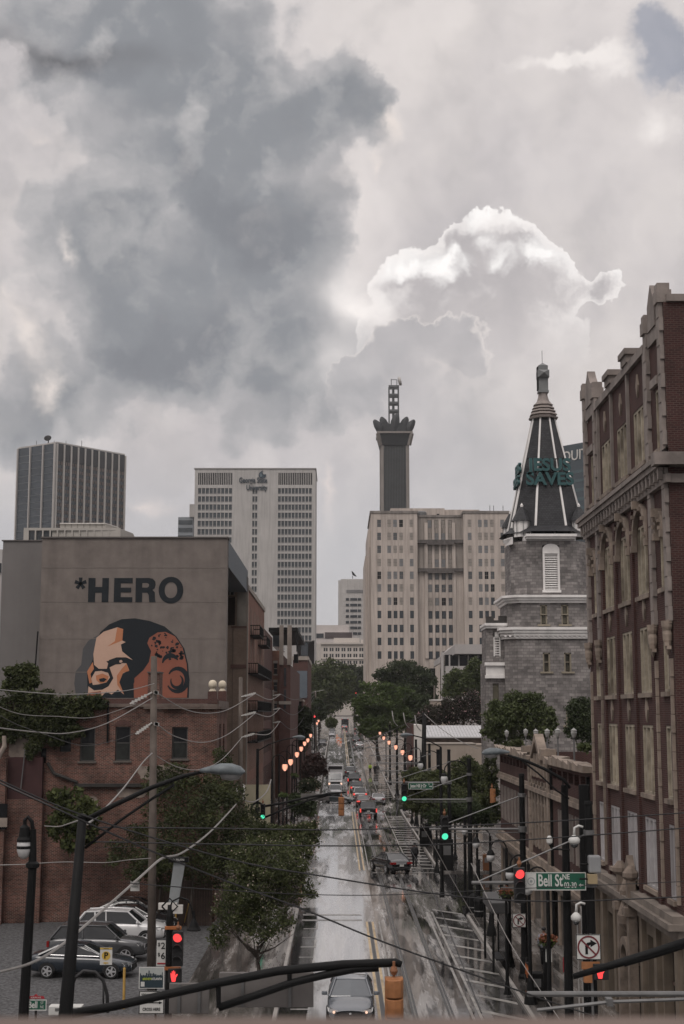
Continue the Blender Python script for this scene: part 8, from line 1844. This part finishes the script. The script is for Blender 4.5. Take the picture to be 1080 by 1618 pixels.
basket('green basket on a pole, lower one beside the left shopfronts', 447, 1257, 104, .30, m=LG3, n=260); basket('green basket on a pole, higher one beside the left lit lamps', 465, 1226, 122, .32, m=LG3, n=240)
# bins, shelter, kiosks on the right pavement
def binn(label, px, py, m=BLK, s=1.0):
 p = gnd(px, py); t = thing('litter_bin', label, 'litter bin', (p.x, p.y, .13), 'litter bins on the right pavement'); mb = MB(); mb.lathe([(.28*s, 0), (.3*s, .05), (.3*s, .85*s), (.34*s, .9*s), (.3*s, 1.0*s), (.12*s, 1.15*s)], (p.x, p.y, .13), 12); mb.build('body', m, t); mb = MB(); mb.lathe([(.305*s, .3), (.32*s, .33), (.305*s, .36)], (p.x, p.y, .13), 12); mb.build('band', STEEL, t)
binn('black litter bin beside the crook lamp, nearer of the pair', 757, 1452); binn('black litter bin at the kerb left of the crook lamp pair', 749, 1446)
binn('black litter bin on the corner of the first junction', 676, 1320)
def shelter():
 Y = 67; a = at(775, 1372, Y); b = at(803, 1372, Y); t = thing('bus_shelter', 'dark bus shelter with a flat roof standing on the right pavement under the red signal', 'bus shelter', ((a.x+b.x)/2, Y+2, .13))
 zt = 2.75; mb = MB(); mb.box(a.x, Y, zt, b.x, Y+4, zt+.5); mb.build('roof', mat('shelter_roof', (.045, .045, .046), .4, .2, 1), t, bevel=.05)
 mb = MB();
 for x in (a.x+.08, b.x-.08):
  for y in (Y+.1, Y+3.9): mb.box(x-.05, y-.05, .13, x+.05, y+.05, zt)
 mb.build('post', BLK, t); mb = MB(); mb.box(b.x-.09, Y+.2, .5, b.x-.06, Y+3.8, 2.5); mb.build('glass_panel', GLSD, t); mb = MB(); mb.box(a.x+.3, Y+1, .5, b.x-.15, Y+3, .58); mb.build('bench', BPL, t)
shelter()
def cab(name, label, px, py, w, h, cat, m=BLK, d=.5):
 p = gnd(px, py); t = thing(name, label, cat, (p.x, p.y, .13)); mb = MB(); mb.box(p.x-w/2, p.y-d/2, .13, p.x+w/2, p.y+d/2, .13+h); mb.build('casing', m, t, bevel=.03); mb = MB(); mb.box(p.x-w*.3, p.y-d/2-.02, .13+h*.5, p.x+w*.3, p.y-d/2-.001, .13+h*.8); mb.build('panel', mat('dull_panel', (.10, .10, .10), .4, .2, 3), t)
cab('control_cabinet', 'tall black control cabinet at the corner under the green signal', 706, 1378, .95, 2.3, 'cabinet'); cab('control_cabinet', 'second dark cabinet left of the tall one at the junction corner', 690, 1358, .6, 1.5, 'cabinet')
cab('street_kiosk', 'black kiosk box under the street trees beside the far crossing', 670, 1340, .8, 1.7, 'kiosk')
cab('orange_machine', 'small orange ticket machine behind the black posts on the right pavement', 768, 1378, .5, 1.2, 'machine', mat('machine_orange', (.10, .04, .015), .5, .2, 3))
# extra black posts on the right pavement
PS = [(735, 1428, 1290, 'plain black post at the corner left of the litter bins'), (793, 1478, 1400, 'black post just beyond the bus shelter'), (806, 1532, 1420, 'black post in line with the smaller no turn sign'), (862, 1580, 1500, 'black post under the pavement notice'), (757, 1440, 1360, 'black post behind the litter bins'), (690, 1382, 1300, 'black post behind the corner cabinet'), (719, 1362, 1300, 'black post by the low dark tree')]
for px, py, pt, lb in PS:
 p = gnd(px, py); top = at(px, pt, p.y).z; t = thing('black_post', lb, 'post', (p.x, p.y, .13), 'black posts on the right pavement'); mb = MB(); mb.lathe([(.2, 0), (.2, .25), (.13, .45), (.09, .7), (.075, top-.2), (.11, top-.15), (.09, top-.05)], (p.x, p.y, .13), 10); mb.build('post', BLK, t); mb = MB(); mb.lathe([(.21, 0), (.24, .04), (.21, .1)], (p.x, p.y, .13), 10); mb.build('foot', BLK, t)
# yellow posts and chain of the parking lot
YP = mat('yellow_post_paint', (.42, .26, .07), .6, .3, 3); PP = [(195, 1594, 1530, 'yellow post holding the chain in front of the nearest parked car'), (310, 1435, 1406, 'yellow post at the foot of the wooden fence, upright one'), (283, 1462, 1442, 'short yellow post right of the white crossover'), (277, 1466, 1444, 'short yellow post beside the grey panel foot')]
for px, py, pt, lb in PP:
 p = gnd(px, py); t = thing('yellow_post', lb, 'post', (p.x, p.y, 0), 'yellow posts of the parking lot'); mb = MB(); mb.lathe([(.055, 0), (.055, at(px, pt, p.y).z), (.02, at(px, pt, p.y).z+.05)], (p.x, p.y, 0), 8); mb.build('post', YP, t); mb = MB(); z = at(px, pt, p.y).z; mb.lathe([(.03, z+.04), (.05, z+.08), (.02, z+.13)], (p.x, p.y, 0), 6); mb.build('cap', STEEL, t)
p = gnd(290, 1462); q = at(298, 1428, p.y-1.0); t = thing('leaning_pole', 'thin yellow pole leaning against the wooden fence', 'pole', p); mb = MB(); mb.tube([(p.x, p.y, 0), q], .035, 6); mb.build('pole', YP, t)
t = thing('bike_rack', 'dark curved hoop rack between the two near poles at the bottom left', 'bike rack', gnd(165, 1592)); Y = 50; mb = MB(); mb.tube([at(113, 1560, Y), at(118, 1545, Y), at(132, 1534, Y), at(150, 1536, Y), at(163, 1550, Y), at(169, 1572, Y), at(170, 1600, Y)], .06, 8); mb.tube([at(163, 1552, Y), at(163, 1600, Y)], .035, 6); mb.build('hoop', BPL, t, smooth=True)
# barrels, hoop, small things
ORB = mat('barrel_orange', (.45, .13, .04), .6, .15, 2)
for px, py, lb in ((534.5, 1171, 'orange traffic barrel on the centre line in the distance, left one'), (538, 1173, 'orange traffic barrel on the centre line in the distance, right one'), (532, 1167, 'orange traffic barrel behind the other two on the centre line')):
 p = gnd(px, py); t = thing('traffic_barrel', lb, 'traffic barrel', p, 'orange traffic barrels'); mb = MB(); mb.lathe([(.34, 0), (.34, .08), (.28, .1), (.24, 1.0), (.1, 1.05)], p, 10); mb.build('body', ORB, t); mb = MB(); mb.lathe([(.275, .35), (.268, .5)], p, 10); mb.lathe([(.262, .65), (.255, .8)], p, 10); mb.build('stripes', SIGNW, t)
# ---- bicycle
def bicycle():
 p = gnd(833, 1560); t = thing('bicycle', 'orange bicycle leaning by the black posts on the right pavement', 'bicycle', (p.x, p.y, .13)); o = Vector((p.x, p.y, .13))
 for dy in (-.52, .52):
  mb = MB(); n = 20; mb.tube([o+Vector((0, dy+.33*math.cos(2*math.pi*k/n), .34+.33*math.sin(2*math.pi*k/n))) for k in range(n+1)], .022, 5);
  for k in range(6): g = math.pi*k/6; mb.tube([o+Vector((0, dy-.32*math.cos(g), .34-.32*math.sin(g))), o+Vector((0, dy+.32*math.cos(g), .34+.32*math.sin(g)))], .004, 3)
  mb.build('wheel', TYRE, t)
 mb = MB(); a, b, c, d, e = o+Vector((0, -.52, .34)), o+Vector((0, .52, .34)), o+Vector((0, 0, .3)), o+Vector((0, -.15, .82)), o+Vector((0, .38, .86))
 for s, f in ((a, c), (c, d), (d, a), (c, e), (d, e), (e, b)): mb.tube([s, f], .022, 6)
 mb.build('frame', mat('bike_orange', (.40, .11, .03), .4, .1, 4), t); mb = MB(); mb.cbox(d+Vector((0, -.02, .1)), (.14, .26, .06)); mb.tube([d, d+Vector((0, 0, .1))], .015, 4); mb.build('saddle', BPL, t); mb = MB(); mb.tube([e, e+Vector((0, .03, .18)), ], .018, 5); mb.tube([e+Vector((-.28, -.05, .2)), e+Vector((0, .03, .18)), e+Vector((.28, -.05, .2))], .016, 5); mb.build('handlebar', BPL, t)
bicycle()
# ---- wires
def cr(pts, n=7):
 out = []; P = [pts[0]]+pts+[pts[-1]]
 for i in range(1, len(P)-2):
  for k in range(n):
   s = k/n; a, b, c, d = P[i-1], P[i], P[i+1], P[i+2]; out.append(.5*((2*b)+(c-a)*s+(2*a-5*b+4*c-d)*s*s+(-a+3*b-3*c+d)*s**3))
 out.append(P[-2]); return out
def wire(label, pts, r=.016, m=WIRE, name='cable'):
 P = cr([at(*p) for p in pts]); mb = MB(); mb.tube(P, r, 5); o = mb.build(name, m); tag(o, label, 'cable', 'overhead cables'); return o
W = wire
W('upper of two dark cables sloping from the left edge down to the right edge', [(-20, 1224, 22), (130, 1288, 23), (360, 1357, 25), (513, 1385, 26), (720, 1416, 28), (880, 1424, 29), (1100, 1416, 31)], .014)
W('dark cable sloping steeply from the left edge down to the bottom right, lower of two', [(-20, 1228, 20), (120, 1292, 20), (240, 1345, 21), (360, 1393, 22), (475, 1435, 22.5), (597, 1485, 23), (720, 1530, 24), (853, 1577, 25), (940, 1606, 26)], .014)
W('level dark cable at the height of the small street tree, nearly straight', [(150, 1307, 30), (360, 1309, 31), (540, 1311, 32), (720, 1305, 33), (900, 1296, 34), (1100, 1283, 35)], .015)
W('level dark cable just under the upper level one', [(150, 1330, 30), (360, 1334, 31), (540, 1336.5, 32), (720, 1333, 33), (900, 1322, 34), (1100, 1307, 35)], .015)
W('level dark cable through the junction below the black turning sedan', [(200, 1395, 32), (360, 1407, 34), (514, 1414, 36), (640, 1413, 37), (820, 1404, 38), (1100, 1392, 40)], .011)
W('pale thick cable rising from the lower left edge to the tall grey panel', [(-20, 1540, 26), (50, 1521, 28), (100, 1491, 30), (160, 1440, 32), (220, 1387, 34), (250, 1360, 35), (262, 1354, 35)], .030, WIREL)
W('pale cable curving up from the grey panel to the slim pole', [(262, 1354, 40), (290, 1346, 46), (330, 1316, 56), (360, 1285, 70), (380, 1262, 87)], .035, WIREL)
W('pale slack cable looping right from the slim pole past the shop sign', [(380, 1262, 87), (400, 1267, 89), (420, 1252, 92), (428, 1232, 96)], .04, WIREL)
W('pale cable sagging from the left edge to the top of the large wooden pole', [(-20, 1088, 40), (60, 1095, 45), (120, 1097, 48), (200, 1091, 54), (243, 1080, 58.5)], .017, WIREL)
W('deeply sagging pale cable from the left edge to the large wooden pole', [(-20, 1148, 40), (60, 1157, 45), (110, 1158, 48), (170, 1142, 52), (240, 1103, 58.5)], .020, WIREL)
W('thin pale cable from the left edge dipping over the vine to the lower insulator', [(-20, 1108, 40), (30, 1128, 44), (90, 1132, 47), (150, 1133, 50), (214, 1112, 57)], .012, WIREL)
W('thin dark cable descending from the left edge across the first windows', [(-20, 1118, 38), (20, 1142, 40), (70, 1160, 44), (130, 1178, 50), (180, 1170, 54), (214, 1158, 57)], .012)
W('pale cable twisting down from the large wooden pole to the leaning lamp pole', [(240, 1190, 58), (225, 1205, 55), (195, 1245, 45), (160, 1283, 34), (138, 1302, 29)], .026, WIREL)
W('pale slack cable from the left wall to the top of the leaning lamp pole', [(70, 1305, 60), (92, 1306, 50), (110, 1301, 40), (128, 1295, 29)], .02, WIREL)
W('nearly level pale cable behind the two left poles', [(-20, 1367, 52), (30, 1366, 52), (100, 1362, 53), (165, 1363, 54), (200, 1359, 55), (238, 1356, 56)], .018, WIREL)
W('upper cable sagging between the large and the slim wooden poles', [(248, 1095, 59), (290, 1120, 66), (325, 1127, 73), (360, 1121, 80), (403, 1096, 87)], .022, WIREL)
W('middle cable sagging between the large and the slim wooden poles', [(248, 1144, 59), (275, 1163, 64), (320, 1173, 72), (360, 1160, 80), (403, 1127, 87)], .022, WIREL)
W('lower cable sagging between the large and the slim wooden poles', [(244, 1193, 59), (280, 1212, 65), (315, 1216, 72), (350, 1200, 80), (383, 1164, 87)], .022, WIREL)
for k, (a, b) in enumerate((((403, 1096), (443, 1097)), ((403, 1127), (442, 1119)), ((402, 1160), (442, 1140)))):
 W(['top', 'middle', 'bottom'][k]+' cable of the run between the slim pole and the thin pole', [(a[0], a[1], 88), ((a[0]+b[0])/2+4, (a[1]+b[1])/2+9, 115), (b[0], b[1], 140)], .03, WIREL)
 W(['top', 'middle', 'bottom'][k]+' cable of the run from the thin pole to the far wooden pole', [(b[0], b[1], 140), (470, b[1]+8, 200), (496, 1094+4*k, 330)], .04, WIRE)
W('cable from the slim pole up to the top left of the balconies', [(150, 1340, 60), (300, 1335, 62), (470, 1330, 64)], .010)
W('streetcar contact wire running up the street over the right lanes', [(760, 1600, 24), (675, 1390, 45), (626, 1300, 65.6), (628, 1262, 88), (612, 1228, 132), (585, 1196, 200), (572, 1178, 260)], .012)
W('guy cable dropping from the second bracket arm to the right pavement', [(744, 1364, 45), (800, 1480, 43), (850, 1560, 42), (890, 1620, 41)], .012, WIREL)
W('guy cable dropping from the third bracket arm past the corner cabinet', [(665, 1302, 65.6), (690, 1345, 66), (720, 1400, 66), (757, 1462, 66)], .016, WIREL)
for k, (px, py) in enumerate(((619, 1135), (637, 1138), (655, 1142))):
 W(['left', 'middle', 'right'][k]+' white slack jumper hanging beside the black pole over the white gable', [(px, py-12, 160), (px+3, py+4, 160), (px+9, py+12, 161)], .05, INS)
W('cable from the black pole sloping right over the white metal roof', [(670, 1128, 164), (695, 1150, 160), (725, 1170, 155), (755, 1183, 150)], .04, WIREL)
for k, (y0, y1) in enumerate(((1172, 1130), (1182, 1134))):
 W(['upper', 'lower'][k]+' cable rising from the lit lamps to the black pole', [(560, y0+8, 250), (610, y0-14, 210), (668, y1, 165)], .04)
t = thing('steel_bar', 'short galvanised bar low at the bottom right below the long one', 'bar', at(850, 1597, 24)); mb = MB(); mb.tube([at(848, 1596, 24), at(965, 1583, 24), at(1100, 1578, 24)], .03, 6); mb.build('bar', STEEL, t)
mb = MB(); mb.box(at(962, 1583, 24).x-.05, 23.9, at(962, 1583, 24).z-.05, at(962, 1583, 24).x+.05, 24.1, at(962, 1583, 24).z+.06); mb.build('clamp', STEEL, t)
# ---- people
SKIN = mat('skin_tone', (.16, .09, .065), .6, .1, 4); DARKC = mat('dark_clothes', (.014, .014, .016), .8, .2, 5); HIVIS = mat('hi_vis_vest', (.30, .42, .05), .7, .1, 4); PALEC = mat('pale_shirt', (.24, .25, .29), .8, .2, 5)
def person(label, px, py, face, top, legs, stride=.25, h=1.76, bag=None, arm=.1, lean=0):
 g = gnd(px, py); zg = g.z+(.13 if g.x > XR or g.x < XL else 0); t = thing('person', label, 'person', (g.x, g.y, zg)); s = h/1.76
 me = bpy.data.meshes.new('body'); V = [(0,0,.93),(0,0,1.12),(.02,0,1.30),(.02,0,1.46),(.03,0,1.54),(.05,0,1.66)]
 E = [(0,1),(1,2),(2,3),(3,4),(4,5)]; Rr = [.15,.135,.15,.075,.06,.105]
 def addv(p, par, r): V.append(p); E.append((par, len(V)-1)); Rr.append(r); return len(V)-1
 for sg, st in ((1, stride), (-1, -stride)):
  a = addv((.02*0, .09*sg, .88), 0, .10); k = addv((st*.55+.04, .10*sg, .50), a, .075); f = addv((st-.02 if st > 0 else st-.05, .10*sg, .10), k, .05); addv((st+.16, .10*sg, .04), f, .045)
  sh = addv((.02, .19*sg, 1.42), 3, .065); el = addv((-st*.4, .25*sg, 1.13), sh, .05); wr = addv((-st*.5+.12+arm, .24*sg, .90), el, .035)
  for q in range(4): addv((-st*.5+.15+arm+.015*q, (.235+.012*(q-1.5))*sg, .80+.012*abs(q-1)), wr, .011)
  addv((-st*.5+.17+arm, .20*sg, .87), wr, .011)
 me.from_pydata([(x*s, y*s, z*s) for x, y, z in V], E, []); o = link(bpy.data.objects.new('body', me)); o.parent = t
 m = o.modifiers.new('skin', 'SKIN'); sv = me.skin_vertices[0].data
 for i, r in enumerate(Rr): sv[i].radius = (r*s, r*s*(1.0 if i not in (1, 2) else 1.25)); sv[i].use_root = (i == 0)
 su = o.modifiers.new('sub', 'SUBSURF'); su.levels = su.render_levels = 1; me.materials.append(SKIN)
 # clothing and hair over the body
 mb = MB(); mb.lathe([(.20, .86), (.205, 1.0), (.19, 1.15), (.22, 1.32), (.21, 1.43), (.10, 1.50), (.07, 1.52)], (0, 0, 0), 12, sx=.72);
 for sg, st in ((1, stride), (-1, -stride)): mb.tube([(.02, .17*sg, 1.43), (-st*.4, .25*sg, 1.13), (-st*.5+.10+arm, .24*sg, .93)], [.085, .068, .052], 8)
 mb.v = [v*s for v in mb.v]; mb.T = Matrix.Identity(4); o2 = MB(); o2.v = [v+t.location for v in mb.v]; o2.f = mb.f; o2.uv = mb.uv; o2.mi = mb.mi; o2.build('jacket', top, t, smooth=True)
 mb = MB()
 for sg, st in ((1, stride), (-1, -stride)): mb.tube([(0, .07*sg, .96), (.01, .09*sg, .85), (st*.55+.04, .10*sg, .50), (st-.02 if st > 0 else st-.05, .10*sg, .10)], [.125, .12, .088, .07], 9)
 o2 = MB(); o2.v = [v*s+t.location for v in mb.v]; o2.f = mb.f; o2.uv = mb.uv; o2.mi = mb.mi; o2.build('trousers', legs, t, smooth=True)
 mb = MB()
 for sg, st in ((1, stride), (-1, -stride)): mb.lathe([(.05, .0), (.06, .03), (.045, .09), (.03, .11)], (st+.04, .10*sg, 0), 8, sx=2.1)
 o2 = MB(); o2.v = [v*s+t.location for v in mb.v]; o2.f = mb.f; o2.uv = mb.uv; o2.mi = mb.mi; o2.build('shoes', BPL, t)
 mb = MB(); mb.lathe([(.095, 1.655), (.112, 1.70), (.10, 1.755), (.05, 1.785), (.01, 1.79)], (.035, 0, 0), 10); o2 = MB(); o2.v = [v*s+t.location for v in mb.v]; o2.f = mb.f; o2.uv = mb.uv; o2.mi = mb.mi; o2.build('hair', BPL, t, smooth=True)
 if bag: mb = MB(); mb.box(-.34, -.16, 1.0, -.13, .16, 1.42); o2 = MB(); o2.v = [v*s+t.location for v in mb.v]; o2.f = mb.f; o2.uv = mb.uv; o2.mi = mb.mi; o2.build('backpack', bag, t, bevel=.05)
 t.rotation_euler = (0, 0, R(face)); return t
person('person in dark clothes crossing the street behind the black turning sedan', 655, 1369, 85, DARKC, DARKC, .16, 1.8, bag=DARKC)
person('person in dark clothes and a pale patterned top walking away on the right pavement', 860, 1532, 80, PALEC, DARKC, .25, 1.76)
person('person in a yellow green vest standing at the far crossing on the right', 584.5, 1222, -90, HIVIS, DARKC, .05, 1.75)
person('dark clothed person standing beside the one in the yellow green vest', 592, 1224, -90, DARKC, DARKC, .05, 1.75)
# near rack of black newspaper boxes and the lot railing
cab('newspaper_box', 'low black newspaper box beside the near bicycle on the right pavement', 848, 1585, .5, 1.1, 'newspaper box')
cab('white_box', 'low white box at the foot of the leaning lamp pole', 104, 1608, 1.3, .35, 'box', SIGNW)
# ---- pieces one could count become parts of their own
def explode(o):
 me = o.data; n = len(me.vertices); par = list(range(n))
 def fd(i):
  while par[i] != i: par[i] = par[par[i]]; i = par[i]
  return i
 for e in me.edges: a, b = fd(e.vertices[0]), fd(e.vertices[1]); par[a] = b
 comp = {}
 for p in me.polygons: comp.setdefault(fd(p.vertices[0]), []).append(p)
 if not 1 < len(comp) <= 100: return
 uvs = me.uv_layers[0].data
 for k, ps in enumerate(comp.values()):
  ids = sorted({v for p in ps for v in p.vertices}); mp = {v: i for i, v in enumerate(ids)}; m2 = bpy.data.meshes.new(o.name.split('.')[0])
  m2.from_pydata([me.vertices[v].co[:] for v in ids], [], [[mp[v] for v in p.vertices] for p in ps]); u = m2.uv_layers.new(name='UVMap')
  u.data.foreach_set('uv', [c for p in ps for li in p.loop_indices for c in uvs[li].uv])
  for m in me.materials: m2.materials.append(m)
  m2.polygons.foreach_set('material_index', [p.material_index for p in ps]); m2.update()
  c = o.copy(); c.data = m2; link(c); c.parent = o.parent
 bpy.data.objects.remove(o)
EX = {'stone_pilaster', 'attic_opening', 'broken_coping', 'stained_ledge', 'corner_bracket', 'roof_mast', 'fin', 'rib', 'pier', 'brick_pier', 'terracotta_strip', 'mullion', 'mullion_shaft', 'window_slit', 'render_patch', 'downpipe', 'pilaster', 'corner_pier', 'dentils', 'brick_rib', 'board_gap', 'thin_pilaster', 'orange_clamp', 'string_course', 'concrete_fin', 'pale_window_piers', 'stiffener', 'window_strip', 'steeple_rib', 'tubes', 'cans', 'pillars', 'wing_cornice', 'strut', 'shield_crest', 'roof_aerials', 'window_bands'}
REN = {'dentils': 'dentil', 'pale_window_piers': 'window_pier', 'tubes': 'tube', 'cans': 'can', 'pillars': 'pillar', 'roof_aerials': 'roof_aerial'}
for o in list(sc.objects):
 b = o.name.split('.')[0]
 if o.type == 'MESH' and b in EX and o.parent is not None and not o.modifiers:
  if b in REN: o.name = REN[b]
  if len(o.data.polygons) < 1400: explode(o)
# ---- damp air
m, t_ = newmat('damp_air'); pv = t_.nodes.new('ShaderNodeVolumePrincipled'); ou = t_.nodes.new('ShaderNodeOutputMaterial'); t_.links.new(pv.outputs[0], ou.inputs['Volume'])
pv.inputs['Color'].default_value = (.86, .85, .86, 1); pv.inputs['Density'].default_value = .00010; pv.inputs['Anisotropy'].default_value = .2
o = MB().box(-1560, -90, -1.3, 1560, 2480, 170).build('haze', m); o['kind'] = 'stuff'
